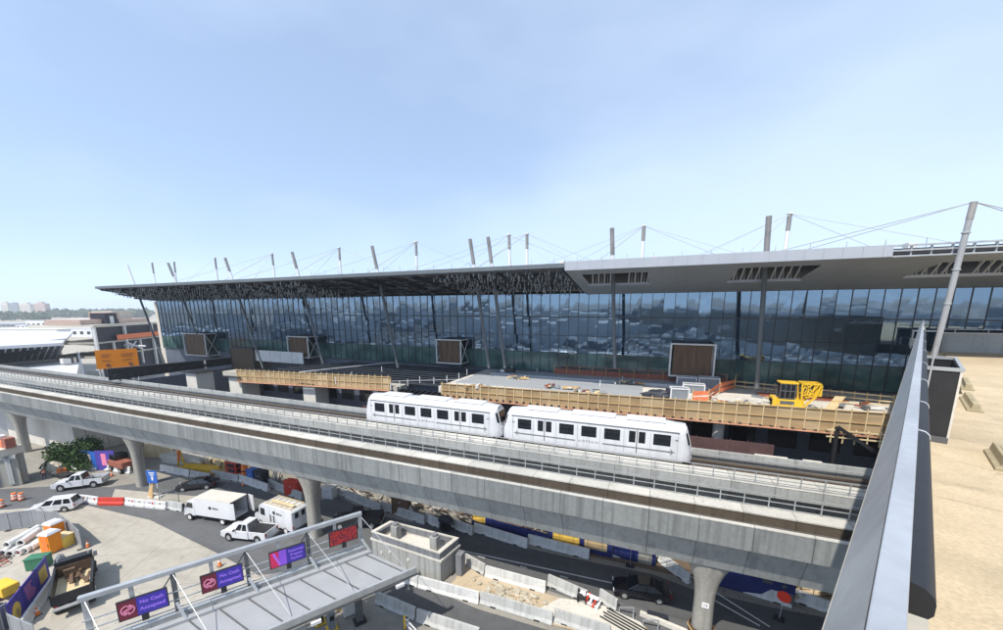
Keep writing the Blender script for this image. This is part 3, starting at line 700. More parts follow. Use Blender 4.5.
# roof-top railing and plant
x = -60
while x < XE + 6: tilt(MB().box((x, 52, 31.2), (0.05, 0.05, 1.2))).build('roof_guard_post', 'galv', T); x += 3.1
for px, w_, h_ in ((838, 3.2, 0.9), (822, 1.0, 0.7), (716, 1.6, 0.6), (655, 0.8, 1.3), (563, 0.7, 1.3), (910, 0.8, 1.2)):
    p = Py(px, 245, 60); tilt(MB().box((p.x, 60, 30.5 + 1.2), (w_, 1.2, h_))).build('roof_plant', 'white_dirty', T)

# outer columns: shaft under the roof, white mast above it with a bare steel head
def mast(top, mid, bot, yb, label, r=0.30, zb_=None, ytop=None, white=True, headlen=0.5):
    B = Py(bot[0], bot[1], yb); Tp = Py(top[0], top[1], (yb - 1.6) if ytop is None else ytop)
    loc = Vector((B.x, B.y, B.z))
    t = thing('leaning_mast', loc, label, 'mast', group='leaning masts through the roof')
    d = Tp - B
    k = (30.4 + 0.005 * (B.x - 10) - B.z) / d.z
    p1 = d * k; k2 = k + (1 - k) * (1 - headlen); p2 = d * k2
    MB().tube((0, 0, -0.3 / 1), p1, r * 0.95, r, n=14).build('shaft', 'column', t, smooth=True)
    MB().tube(p1, p2, r * 0.96, r * 0.98, n=14).build('mast_tube', 'mast_white' if white else 'column', t, smooth=True)
    MB().tube(p2, d, r * 1.08, r * 1.08, n=14).build('mast_head', 'mast_top', t, smooth=True)
    return t, Tp
front = [((127, 265), (165, 364), 'leaning mast at the far left tip of the roof', 0.30, 0.0),
         ((168, 263), (197, 334), 'leaning mast of the closely set pair near the left roof tip', 0.30, 0.55),
         ((225, 258), (263, 367), 'leaning mast passing left of the second portal box', 0.31, 0.5),
         ((292, 252), (323, 362), 'leaning mast touching the right side of the second portal box', 0.32, 0.55),
         ((372, 246), (398, 366), 'leaning mast above the gap between the two timber forms', 0.33, 0.7),
         ((470, 239), (489, 366), 'leaning mast just right of the third portal box, left of its close twin', 0.33, 0.7),
         ((488, 237), (505, 366), 'leaning mast with its twin close on the left, right of the third portal box', 0.33, 0.7),
         ((612, 228), (615, 366), 'upright looking mast through the silver soffit above the red guardrail', 0.34, 0.65),
         ((769, 216), (757, 386), 'tall mast through the slotted soffit opening left of the yellow machine', 0.37, 1.0)]
tops = []
for a, b, lab, r, hl in front:
    t, Tp = mast(a, None, b, 57, lab, r * 0.76, headlen=hl); tops.append((t, Tp))
t9, tp9 = mast((974, 202), None, (929.5, 372), 46.0, 'pale grey mast standing in the deck slot behind the dark box', 0.22, white=False, headlen=0.42, ytop=46.4)
tops.append((t9, tp9))
for ch in t9.children:
    if ch.name.startswith('shaft') or ch.name.startswith('mast_tube'): ch.data.materials[0] = M['mast_grey']
k9 = tp9 - t9.location
for f, rr_ in ((0.62, 0.28), (0.42, 0.27), (0.83, 0.29)):
    c = k9 * f; MB().tube(c - k9.normalized() * 0.06, c + k9.normalized() * 0.06, rr_, n=14).build('collar', 'galv', t9)
back = [((152, 263), (156, 283), 'short white inner mast second from the left end of the roof'), ((174, 262), (177, 282), 'short inner mast touching the close pair at the left of the roof'), ((215, 258), (218, 279), 'inner mast third of the left group beyond the roof'),
        ((272, 254), (275, 276), 'inner mast above the second portal box'), ((339, 248), (341, 272), 'inner mast between the second and third portal boxes'), ((416, 242), (417, 269), 'inner mast left of the twin masts'),
        ((509, 235), (510, 264), 'inner mast right after the twin masts'), ((527, 234), (527, 264), 'inner mast left of where the silver fascia starts'), ((644, 226), (642, 256), 'inner white mast above the red guardrail, right of the upright mast'), ((790, 214), (785, 248), 'inner white mast right of the tall mast with the slot')]
ctops = []
for a, b, lab in back:
    p = Py(a[0], a[1], 74); q = Py(b[0], b[1] + 4, 74)
    q = q + (q - p) * 0.15
    t = thing('roof_mast', q, lab, 'mast', group='white masts on the roof')
    d = p - q; r = 0.22 + 0.06 * (p.x + 100) / 120
    MB().tube((0, 0, 0), d * 0.62, r, r, n=12).build('mast_tube', 'mast_white', t, smooth=True)
    MB().tube(d * 0.62, d, r * 1.12, r * 1.12, n=12).build('mast_head', 'mast_top', t, smooth=True)
    MB().box(d + d.normalized() * 0.05, (r * 2.6, r * 2.6, 0.16)).build('mast_cap', 'mast_white', t)
    ctops.append((t, p))
# stay cables: from every inner mast head down to the roof on both sides, one mesh per mast
for i, (t, p) in enumerate(ctops):
    mb = MB(t.location)
    sgn = [(-1, 0), (1, 0)]
    for s_, _ in sgn:
        for dx, dy in ((15, -17), (20, 6)):
            if p.x + s_ * dx < -116: continue
            mb.tube(p, (p.x + s_ * dx, p.y + dy, 30.7), 0.035, n=5, cap=False)
    if i in (3, 4, 5, 7, 8, 9): mb.tube(p, (p.x - 8.5, p.y - 10, 30.7), 0.07, n=6, cap=False)
    mb.build('stay_cable', 'cable', t)
for i in (9,):
    t, p = tops[i]; mb = MB(t.location)
    for x, y, z in ((12, 60, 31), (6, 70, 31), (46, 62, 31.5), (52, 72, 31.5)): mb.tube(p, (x, y, z), 0.04, n=5, cap=False)
    mb.build('stay_cable', 'cable', t)

# portal boxes standing against the glass
def portal(a, b, label, depth=3.0, brown=True):
    y0 = 61.2
    p, q = Py(a[0], b[1], y0), Py(b[0], b[1], y0); zt = Py(a[0], a[1], y0).z
    x0, x1, z0 = p.x, q.x, p.z
    W = x1 - x0
    t = thing('portal_box', ((x0 + x1) / 2, y0 + depth / 2, z0), label, 'portal', group='boxed portals on the glass front')
    H = zt - z0; hx = W / 2; hy = depth / 2
    mb = MB()
    for sx in (-1, 1):
        for sy in (-1, 1): mb.box((sx * hx, sy * hy, H / 2), (0.2, 0.2, H))
    for z in (0.1, H - 0.1):
        for sy in (-1, 1): mb.box((0, sy * hy, z), (W - 0.2, 0.2, 0.2))
        for sx in (-1, 1): mb.box((sx * hx, 0, z), (0.2, depth - 0.2, 0.2))
    for sx in (-1, 1):
        mb.bar((sx * hx, -hy, 0.15), (sx * hx, hy, H - 0.15), 0.1); mb.bar((sx * hx, hy, 0.15), (sx * hx, -hy, H - 0.15), 0.1)
    mb.build('frame', 'white_dirty', t)
    MB().box((0, -hy + 0.25, H / 2), (W - 0.7, 0.08, H - 0.5)).build('plywood_front', 'brown_ply', t)
    MB().box((0, 0.1, H - 0.02), (W - 0.1, depth - 0.1, 0.06)).build('box_roof', 'roofdark', t)
    MB().box((0, 0.3, -0.25), (W * 1.02, depth * 0.7, 0.4)).build('platform', 'darksteel', t)
    return t
portal((186, 333), (207, 355), 'white braced portal box furthest left on the glass front')
portal((289, 336), (309, 357), 'white braced portal box with brown plywood by the white hoarding')
portal((437, 339), (461, 363), 'white braced portal box in front of the dark beam field')
portal((669, 343), (713, 376), 'wide braced portal box behind the red guardrail and grey crates', 2.6)
# ================================================================== departures level in front of the glass
ZD = 14.0
E_ = thing('elevated_roadway', (0, 56, 0), 'unfinished elevated roadway deck in front of the terminal glass', 'roadway deck')
eo = (0, 56, 0)
MB(eo).box2((-29, 47.3, 13.1), (62, 65.3, ZD)).build('deck_slab', 'conc_light', E_)
MB(eo).box2((-76, 46.9, 12.6), (-36, 49.4, 13.4)).build('deck_slab', 'concrete', E_)
MB(eo).box2((-28, 50.4, ZD + 0.004), (-1.5, 58.5, ZD + 0.12)).build('metal_decking', 'decking', E_)
MB(eo).box2((-26, 59.2, ZD + 0.004), (7.0, 63.5, ZD + 0.35)).build('metal_decking', 'decking', E_)
for i, y in enumerate((50.6, 52.4, 54.2, 56.0, 57.8, 59.6, 61.4, 63.2)):
    mb = MB(eo); x0, x1 = -66 + i * 0.8, -29.05
    mb.box(((x0 + x1) / 2, y, 13.95), (x1 - x0, 0.42, 0.07)); mb.box(((x0 + x1) / 2, y, 13.25), (x1 - x0, 0.42, 0.07)); mb.box(((x0 + x1) / 2, y, 13.6), (x1 - x0, 0.06, 0.63))
    mb.build('deck_beam', 'darksteel', E_)
mb = MB(eo)
for x in (-62, -54, -46, -38, -30): mb.box((x, 57, 13.0), (0.35, 15, 0.5))
mb.build('cross_beam', 'darksteel', E_)
mb = MB(eo)
x = -70
while x < 22: mb.box((x, 47.6, 12.7), (0.25, 1.6, 0.42)); x += 0.95
mb.build('joist_end', 'black', E_)
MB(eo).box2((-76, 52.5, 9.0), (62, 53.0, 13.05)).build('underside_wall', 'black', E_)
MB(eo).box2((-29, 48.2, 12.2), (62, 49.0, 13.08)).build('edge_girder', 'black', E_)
rr = random.Random(5)
for i, (px, py) in enumerate(((336, 380), (352, 374), (391, 386), (400, 384), (408, 382), (420, 379), (434, 380), (447, 378), (459, 375), (467, 371), (382, 368), (600, 383), (622, 379), (537, 370), (614, 372))):
    p = Pz(px, py + 4, ZD); MB(eo).box((p.x, p.y, ZD + 0.5), (0.09, 0.09, 1.0)).build('guard_post', 'white', E_)
mb = MB(eo).bar(Pz(392, 381, ZD + 0.5), Pz(470, 379, ZD + 0.5), 0.05).bar(Pz(300, 372, ZD + .3), Pz(395, 362, ZD + .3), 0.18); mb.build('guard_rail', 'white', E_)

def formwork_wall(tl, tr_, bl, br, y, label, step=1.22):
    a, b, c, d = Py(tl[0], tl[1], y), Py(tr_[0], tr_[1], y), Py(br[0], br[1], y), Py(bl[0], bl[1], y)
    loc = Vector(((a.x + b.x) / 2, y, min(c.z, d.z)))
    t = thing('timber_formwork', loc, label, 'formwork', group='timber edge forms of the roadway deck')
    mb = MB(loc); mb.slab([a, b, c, d], (0, 1, 0), 0.08); mb.build('plywood_face', 'formwork', t)
    x = a.x + 0.2
    def lz(p, q, x): return p.z + (q.z - p.z) * (x - p.x) / (q.x - p.x)
    while x < b.x:
        zt, zb = lz(a, b, x), lz(d, c, x)
        MB(loc).box((x, y - 0.06, (zt + zb) / 2 + 0.08), (0.09, 0.10, zt - zb + 0.35)).build('batten', 'lumber_pale', t); x += step
    mb = MB(loc)
    for f in (0.0, 0.5): mb.bar(a.lerp(d, f) + Vector((0, -0.08, 0)), b.lerp(c, f) + Vector((0, -0.08, 0)), 0.07, 0.10)
    mb.build('wale', 'lumber', t)
    mb = MB(loc); mb.bar(d + Vector((0, -0.35, -0.05)), c + Vector((0, -0.35, -0.05)), 0.6, 0.05); mb.build('catwalk', 'catwalk', t)
    return t
formwork_wall((236, 370), (391, 377), (238, 381), (391, 390), 46.6, 'yellowish timber edge form left of the train, behind the viaduct')
formwork_wall((441, 383.5), (890, 413.5), (441, 396), (890, 437), 47.0, 'long brown timber edge form running behind and right of the train')
# protruding joists at the right-hand end
mb = MB()
c0 = Py(862, 436, 46.4)
t = thing('scaffold_rack', c0, 'pale timber falsework rack hanging under the right end of the long edge form', 'falsework')
mb = MB()
for i in range(7): mb.box((-2.4 + i * 0.95, 0, -0.2), (0.1, 0.1, 1.5))
for z in (0.35, -0.35): mb.box((0.4, -0.06, z), (6.4, 0.1, 0.12))
mb.build('rack_frame', 'lumber_pale', t)
for a, b, lab in (((197, 371), (207, 391), 'pale square column under the left end of the black girder'), ((240, 386), (252, 397), 'pale square column under the left timber form'), ((311, 392), (323, 405), 'grey square column under the left timber form near the train'), ((710, 428), (722, 452), 'round pale column under the long timber form beside the train nose')):
    y = 48.4; p = Py((a[0] + b[0]) / 2, b[1], y); wd = Py(b[0], b[1], y).x - Py(a[0], b[1], y).x
    t = thing('deck_column', (p.x, y, 0), lab, 'column', group='columns under the roadway deck')
    if 'round' in lab: MB().tube((0, 0, 0), (0, 0, 12.6), wd * 0.48, n=18).build('shaft', 'conc_light', t, smooth=True)
    else: MB().box((0, 0, 6.3), (wd, wd, 12.6)).build('shaft', 'conc_light', t, bevel=0.05)
    MB().box((0, 0, 12.62), (wd * 1.3, wd * 1.3, 0.12)).build('bearing', 'black', t)
# walls and hoardings in the gap between viaduct and deck
t = thing('maroon_hoarding', (7, 45, 9.4), 'maroon site hoarding in the shade beneath the long timber form', 'hoarding')
mb = MB()
mb.box((0.2, 0, 1.35), (9.0, 0.08, 1.3)); mb.build('panel', 'maroon', t)
each('hoarding_post', 'maroon', t, [((-4 + i * 1.6, -0.07, 1.2), (0.06, 0.06, 2.0)) for i in range(6)])
MB().box((0.2, 0.3, -4.4), (9, 0.5, 9.6)).build('plinth', 'brick_grey', t)
t = thing('maroon_hoarding', (-38, 45, 9.4), 'long low maroon fence rail left of the train, below the timber form', 'hoarding')
MB().box((4, 0, 0.9), (14, 0.06, 0.5)).build('panel', 'maroon', t)
each('hoarding_post', 'maroon', t, [((-3 + i * 1.7, -0.06, 0.8), (0.06, 0.06, 1.4)) for i in range(9)]); MB().box((4, 0.3, -4.5), (14, 0.5, 9.0)).build('plinth', 'brick_grey', t)
A_, B_ = Py(838, 427, 46.2), Py(884, 458, 46.2)
t = thing('stair_stringer', (A_.x, 46.2, 0), 'dark diagonal steel beam beneath the right end of the long timber form', 'steel beam')
MB((A_.x, 46.2, 0)).bar(A_, B_, 0.3, 0.34).build('beam', 'black', t)
MB((A_.x, 46.2, 0)).box((A_.x, 46.3, A_.z / 2), (0.3, 0.3, A_.z)).build('beam_post', 'black', t)
# blue grey glazed wall seen under the deck
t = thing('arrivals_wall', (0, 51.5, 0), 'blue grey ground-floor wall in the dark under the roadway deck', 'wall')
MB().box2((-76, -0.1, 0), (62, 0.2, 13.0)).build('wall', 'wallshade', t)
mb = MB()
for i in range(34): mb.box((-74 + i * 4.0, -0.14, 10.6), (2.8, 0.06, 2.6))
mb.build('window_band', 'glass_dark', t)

# red guard rail by the glass
a, b = Pz(566, 374, ZD), Pz(712, 383, ZD)
t = thing('guard_rail', ((a.x + b.x) / 2, 62.3, ZD), 'rust red guardrail standing along the foot of the glass', 'guardrail')
L = b.x - a.x + 3
mb = MB()
for z in (0.25, 0.75, 1.25, 1.7): mb.box((0, 0, z), (L, 0.06, 0.09))
mb.build('rail', 'rust', t)
mb = MB(); i = -L / 2
while i <= L / 2: mb.box((i, 0.07, 0.9), (0.08, 0.08, 1.8)); i += L / 12
mb.build('rail_post', 'lumber', t)
MB().box((0, 0.35, 0.55), (L, 0.04, 1.1)).build('toe_board', 'rust', t)
# white hoarding at the left
a, b = Py(241, 366, 60.5), Py(304, 366, 60.5)
t = thing('white_hoarding', ((a.x + b.x) / 2, 60.5, 13.2), 'white sheet hoarding between the brown box and the left timber form', 'hoarding')
W = b.x - a.x; n_ = 6
for i in range(n_): MB().box((-W / 2 + W * (i + .5) / n_, 0, 1.3), (W / n_ - 0.08, 0.06, 2.5)).build('sheet', 'white_dirty', t)
mb = MB().box((0, 0.1, 2.4), (W, 0.08, 0.1)).box((0, 0.1, 0.4), (W, 0.08, 0.1)); mb.build('wale', 'galv', t)
a, b = Py(233, 371, 60), Py(252, 345, 60)
t = thing('site_cabin', ((a.x + b.x) / 2, 60.9, a.z), 'dark brown box cabin left of the white hoarding by the glass', 'cabin')
W, H = b.x - a.x, b.z - a.z
H *= 0.86; MB().box((0, 0, H / 2), (W, 1.8, H)).build('cabin_wall', 'stump', t)
mb = MB().box((0, 0, H + 0.06), (W + 0.3, 2.1, 0.12)); 
for sx in (-1, 1): mb.box((sx * W / 2, -0.95, H / 2), (0.25, 0.12, H))
mb.build('cabin_frame', 'darksteel', t)
# steel crates by the orange netting
def crate(px, py, w_, h_, d_, label, tilt_=0.0):
    p = Pz(px, py, ZD + 0.02)
    t = thing('steel_crate', p, label, 'crate', rz=tilt_, group='grey crates on the roadway deck')
    MB().box((0, 0, h_ / 2), (w_, d_, h_)).build('sheet', 'crate', t)
    mb = MB()
    for sx in (-1, 1):
        for sy in (-1, 1): mb.box((sx * w_ / 2, sy * d_ / 2, h_ / 2), (0.14, 0.14, h_ + 0.14))
    for z in (0, h_):
        for sy in (-1, 1): mb.box((0, sy * d_ / 2, z), (w_ - 0.14, 0.14, 0.14))
        for sx in (-1, 1): mb.box((sx * w_ / 2, 0, z), (0.14, d_ - 0.14, 0.14))
    mb.build('frame', 'white', t)
crate(686, 386, 2.5, 1.35, 1.5, 'grey white-framed crate at the back left of the crate group')
crate(708, 388, 2.5, 1.5, 1.5, 'tallest grey crate, at the back right of the group')
crate(693, 393, 2.5, 1.2, 1.4, 'grey white-framed crate in the middle of the group')
crate(678.5, 399, 2.0, 1.4, 1.3, 'smallest grey crate, at the front of the group', 0.1)
p = Pz(660, 397, ZD)
t = thing('tarp_pile', p, 'black tarpaulin heap lying left of the grey crates', 'tarp')
mb = MB(); mb.sphere((0, 0, 0.3), 1.0, 2.2, 0.8, 0.6, jit=0.25); mb.build('heap', 'tarp', t); MB().box((1.3, 0.1, 0.7), (1.4, 0.9, 0.9)).build('wrapped_pallet', 'tarp', t)
# orange netting fence
pts = [Pz(692, 403, ZD), Pz(708, 403, ZD), Pz(719, 394, ZD), Pz(734, 390, ZD), Pz(735, 386, ZD)]
t = thing('netting_fence', pts[1], 'orange safety netting fence between the grey crates and the yellow machine', 'netting fence')
mb = MB(pts[1]); mp = MB(pts[1])
for a, b in zip(pts[:-1], pts[1:]):
    d = (b - a).normalized(); n_ = Vector((-d.y, d.x, 0))
    for z0_, z1_ in ((0.2, 0.75), (0.85, 1.45)): mb.slab([a + Vector((0, 0, z0_)), b + Vector((0, 0, z0_ + rr.uniform(-.1, .2))), b + Vector((0, 0, z1_)), a + Vector((0, 0, z1_))], n_, 0.03)
mb.build('net', 'netting', t); each('stake', 'lumber', t, [((a.x, a.y, ZD + 0.85), (0.1, 0.1, 1.7)) for a in pts], pts[1])
# timber kerb frame behind the machine and plank
a, b = Pz(735, 388, ZD), Pz(893, 405, ZD)
t = thing('edge_guard', a, 'pale timber edge guard behind the yellow machine', 'guard')
mb = MB(a); mp = MB(a)
for z in (0.35, 0.95): mb.bar(a + Vector((0, 0, z)), b + Vector((0, 0, z)), 0.06, 0.16)
mb.build('board', 'lumber_pale', t); each('stake', 'lumber', t, [((a.lerp(b, i / 14).x, a.lerp(b, i / 14).y + 0.07, ZD + 0.6), (0.1, 0.1, 1.2)) for i in range(15)], a)
for px0, py0, px1, py1, lab in ((829, 411, 841, 396, 'wide pale plank leaning across the deck right of the yellow machine'), (842, 402, 890, 405, 'long thin plank lying flat at the right end of the deck')):
    a, b = Pz(px0, py0, ZD + 0.15), Pz(px1, py1, ZD + 0.6)
    t = thing('plank', a, lab, 'plank', group='loose planks on the deck'); MB(a).bar(a, b, 0.9 if px1 < 850 else 0.4, 0.09).build('board', 'lumber_pale', t)
a = Pz(722, 404, ZD)
t = thing('sheet_pile', Pz(722, 402, ZD), 'white crumpled sheeting on the deck in front of the orange netting', 'sheeting')
mb = MB()
for i in range(9): mb.box((rr.uniform(-1, 3.4), rr.uniform(-.8, .9), 0.12 + 0.05 * i), (rr.uniform(.8, 1.9), rr.uniform(.4, 1.1), 0.03), rr.uniform(0, 3))
mb.build('sheet', 'white_dirty', t)
t = thing('material_stack', Pz(757, 404, ZD), 'pale stacked boards left of the yellow machine', 'board stack')
mb = MB()
for i in range(5): mb.box((rr.uniform(-.2, .2), 0, 0.1 + i * 0.11), (3.0, 1.2, 0.09), rr.uniform(-.06, .06))
mb.build('stack', 'conc_light', t)
# yellow machine with cab and lattice lift
p = Pz(793, 408, ZD)
t = thing('yellow_lift', p + Vector((-0.3, 0, 0)), 'yellow construction lift with grey cab and lattice mast on the roadway deck', 'construction machine')
MB().box((-0.6, 0, 0.62), (3.2, 1.7, 0.86)).build('chassis', 'yellow', t, bevel=0.05)
MB().box((-1.95, -0.2, 0.75), (0.5, 1.9, 1.0)).build('counterweight', 'yellow', t, bevel=0.06)
MB().box((-0.6, -0.86, 0.7), (1.5, 0.03, 0.4)).build('side_hatch', 'foot', t)
for sx in (-1.5, 0.4):
    MB().box((sx, 0, 0.11), (0.9, 1.9, 0.2)).build('track_shoe', 'black', t)
MB().box((-0.65, 0, 1.95), (1.55, 1.35, 1.55)).build('cab_glass', 'glass_dark', t)
mb = MB()
for sx in (-1.45, -0.9, -0.35, 0.15):
    for sy in (-0.7, 0.7): mb.box((sx, sy, 1.95), (0.08, 0.08, 1.7))
for z in (1.15, 2.0, 2.78):
    for sy in (-0.7, 0.7): mb.box((-0.65, sy, z), (1.7, 0.09, 0.09))
mb.build('cab_frame', 'foot', t)
MB().box((-0.55, 0, 2.9), (2.0, 1.6, 0.16)).build('cab_roof', 'yellow', t, bevel=0.03)
mb = MB()
for y in (-0.75, 0.75):
    A, B, C_, D = (0.95, y, 0.1), (0.75, y, 2.95), (2.7, y, 2.95), (2.25, y, 1.5)
    for u, v in ((A, B), (B, C_), (C_, D), (D, A)): mb.bar(u, v, 0.17)
    mb.bar(A, (1.6, y, 2.9), 0.12); mb.bar(D, (1.2, y, 2.9), 0.12); mb.bar(D, (0.8, y, 1.7), 0.12); mb.bar((2.4, y, 2.9), (0.95, y, 0.9), 0.12); mb.bar((1.45, y, 0.1), (1.5, y, 1.0), 0.12)
for A in ((0.75, 2.95), (2.7, 2.95), (2.25, 1.5), (0.95, 0.3)): mb.bar((A[0], -0.75, A[1]), (A[0], 0.75, A[1]), 0.12)
mb.build('lattice_mast', 'yellow', t); t.scale = (0.88, 0.9, 1.0)
MB().box((2.55, -0.5, 2.2), (0.75, 0.1, 1.2)).build('mast_plate', 'yellow', t)
for i, (px, py, lab) in enumerate(((560, 388, 'few grey odds and ends on the pale steel decking'), (628, 384, 'boards and offcuts lying in front of the red guardrail'), (775, 399, 'scraps beside the left wheel of the yellow lift'), (858, 407, 'red and pale scraps at the right end of the deck'), (520, 379, 'pipes lying on the deck behind the long timber form'), (590, 392, 'planks and sheets strewn behind the middle of the long timber form'), (740, 405, 'offcuts between the orange netting and the yellow lift'), (480, 388, 'odds and ends near the left end of the long timber form'))):
    t = thing('offcut_heap', Pz(px, py, ZD + 0.13), lab, 'debris', group='heaps on the roadway deck')
    for k in range(11): MB().box((rr.uniform(-2.0, 2.0), rr.uniform(-.7, .7), 0.1 + rr.uniform(0, .25)), (rr.uniform(.4, 1.8), rr.uniform(.08, .5), rr.uniform(.06, .4)), rr.uniform(0, 3)).build('offcut', ('lumber', 'galv', 'white_dirty', 'rust', 'foot', 'lumber_pale', 'crate')[(k + i) % 7], t)
p = Pz(800, 398, ZD + 0.02)
t = thing('rebar_mat', p, 'mat of reinforcing bars with upright dowels on the deck behind the yellow lift', 'rebar')
for nm, n, f in (('long_bars', 9, lambda i: ((0, -1.2 + i * 0.3, 0.12), (9.0, 0.05, 0.05))), ('cross_bars', 22, lambda i: ((-4.4 + i * 0.42, 0, 0.17), (0.05, 2.8, 0.05))), ('dowels', 20, lambda i: ((-4.3 + i * 0.45, 1.3, 0.5), (0.05, 0.05, 1.0)))):
    mb = MB()
    for i in range(n): mb.box(*f(i))
    mb.build(nm, 'rust', t)
# dark generator at the foot of the glass
p = Pz(510, 374, ZD)
t = thing('generator', p, 'small black machine on the deck between beam field and pale decking', 'generator')
MB().box((0, 0, 0.6), (1.6, 1.0, 0.9)).build('housing', 'black', t, bevel=0.06); MB().box((-1.3, 0, 0.45), (0.7, 0.8, 0.6)).build('control_box', 'white_dirty', t, bevel=0.04); MB().tube((0.3, 0, 1.0), (0.3, 0, 1.5), 0.08).build('exhaust', 'galv', t)

# ================================================================== left of the terminal
# black plate girder with round studs, running towards the glass
A, B = Pz(107, 369, 13.6), Pz(233, 357.5, 13.6)
t = thing('plate_girder', A, 'black steel girder with a row of round studs left of the terminal', 'girder')
d = (B - A); n_ = Vector((d.y, -d.x, 0)).normalized()
if n_.dot(-A) < 0: n_ = -n_
mb = MB(A); dn = Vector((0, 0, -1))
mb.slab([A, B, B + dn * 1.5, A + dn * 2.2], -n_, 0.3); mb.build('web', 'black', t)
mb = MB(A).bar(A + n_ * 0.1, B + n_ * 0.1, 0.6, 0.12).bar(A + dn * 2.2 + n_ * 0.1, B + dn * 1.5 + n_ * 0.1, 0.5, 0.12); mb.build('flange', 'darksteel', t)
for i in range(10):
    f = (i + 0.6) / 10.5; q = A.lerp(B, f) + dn * (1.55 - 0.6 * f)
    MB(A).tube(q, q + n_ * 0.55, 0.62 - 0.28 * f, 0.52 - 0.24 * f, n=14).build('stud', 'black', t, smooth=True)
mb = MB(A).bar(A.lerp(B, 0.73) + n_ * .35, A.lerp(B, 0.73) + dn * 1.9 + n_ * .35, 0.35, 0.3); mb.build('stiffener', 'white_dirty', t)
MB(A).slab([A + dn * 3, B + dn * 2.3, B + dn * 13.6, A + dn * 13.6], -n_, 0.4).build('infill_wall', 'wallshade', t)

# half-built steel building
ZT = 20.0
c1, c2 = Pz(93, 325, ZT), Pz(151, 322, ZT)
t = thing('steel_frame_building', c1, 'half built two storey steel frame with dark tarps and an orange netting band', 'building')
ux = (c2 - c1).normalized(); uy = Vector((-ux.y, ux.x, 0))
W = (c2 - c1).length
Lp = lambda u, v, z: c1 + ux * u + uy * v + Vector((0, 0, z - ZT))
def fbox(mb, u0, u1, v0, v1, z0, z1):
    mb.slab([Lp(u0, v0, z0), Lp(u1, v0, z0), Lp(u1, v1, z0), Lp(u0, v1, z0)], (0, 0, 1), z1 - z0)
mb = MB(c1); fbox(mb, -0.5, W + 6, -0.3, 16, 19.2, 20.0); mb.build('roof_slab', 'cream', t)
mb = MB(c1); fbox(mb, -0.3, W + 6, -0.2, 16, 13.9, 14.4); fbox(mb, -0.3, W + 6, -0.2, 16, 9.4, 9.9); mb.build('floor_slab', 'concrete', t)
for u in (0, W * 0.47, W * 0.99):
    mb = MB(c1); fbox(mb, u - 0.35, u + 0.35, -0.35, 0.35, 0, 19.2); mb.build('post', 'white_dirty', t)
for u in (W * 0.25, W * 0.72):
    mb = MB(c1); fbox(mb, u - 0.25, u + 0.25, -0.3, 0.2, 5, 13.9); mb.build('post', 'white_dirty', t)
mb = MB(c1); fbox(mb, 0.4, W + 5, 0.6, 0.9, 14.4, 19.2); fbox(mb, 0.4, W + 5, 0.6, 0.9, 0, 13.9); mb.build('tarp', 'tarp', t)
mb = MB(c1); fbox(mb, W * 0.30, W + 3, -0.5, -0.4, 14.6, 16.3); mb.build('netting', 'netting', t)
mb = MB(c1); mb.bar(Lp(W * .45, -.45, 13.5), Lp(W * .75, -.45, 9.8), 0.3).bar(Lp(W * .45, -.45, 9.9), Lp(W * .62, -.45, 13.5), 0.3); mb.build('brace', 'white_dirty', t)
mb = MB(c1); fbox(mb, W * 0.30, W * 0.50, 2, 6, 20.1, 23.6); mb.build('machine_house', 'tarp', t)
mb = MB(c1); fbox(mb, W * 0.37, W * 0.43, 1.85, 1.95, 20.1, 22.6); mb.build('machine_house_door', 'white_dirty', t)
mb = MB(c1); fbox(mb, -0.3, W * 0.3, 3, 12, 20.05, 21.6); fbox(mb, W * 0.52, W * 1.1, 2, 12, 20.05, 21.4); fbox(mb, W * 0.5, W * 0.66, 4, 10, 20.05, 23.9); mb.build('roof_parapet', 'pink', t)
mb = MB(c1); fbox(mb, W * 0.66, W * 1.0, 6, 12, 20.05, 24.2); mb.build('stair_head', 'cream', t)
# orange board
a, b = Pz(97, 369.5, 11.2), Pz(136, 365.5, 11.2)
t = thing('sign_board', a, 'big orange construction sign board left of the black girder', 'sign')
d = b - a; d = Matrix.Rotation(R(-20), 3, 'Z') @ d; d *= 1.02; H = 4.4; n_ = Vector((d.y, -d.x, 0)).normalized()
if n_.dot(-a) < 0: n_ = -n_
wd = d.length; u = d.normalized()
Q = lambda f, z, o=0.0: a + u * (wd * f) + Vector((0, 0, z)) + n_ * o
MB(a).slab([Q(0, 0), Q(1, 0), Q(1, H), Q(0.02, H)], -n_, 0.12).build('panel', 'orange_sign', t)
mb = MB(a)
for f in (0.06, 0.94): mb.bar(Q(f, -11.2, -0.3), Q(f, H, -0.3), 0.25)
mb.build('sign_post', 'white_dirty', t)
mb = MB(a)
for f0, f1, z in ((0.14, 0.36, 3.3), (0.14, 0.3, 2.8), (0.6, 0.9, 3.3), (0.6, 0.86, 2.8), (0.14, 0.34, 1.9), (0.62, 0.84, 1.9)): mb.bar(Q(f0, z, 0.02), Q(f1, z, 0.02), 0.04, 0.13)
for f in (0.27, 0.8):
    mb.slab([Q(f - 0.05, 0.55, 0.02), Q(f + 0.05, 0.3, 0.02), Q(f + 0.05, 0.9, 0.02), Q(f, 1.25, 0.02), Q(f - 0.05, 1.1, 0.02)], n_, 0.03)
mb.build('sign_marks', 'rust', t)

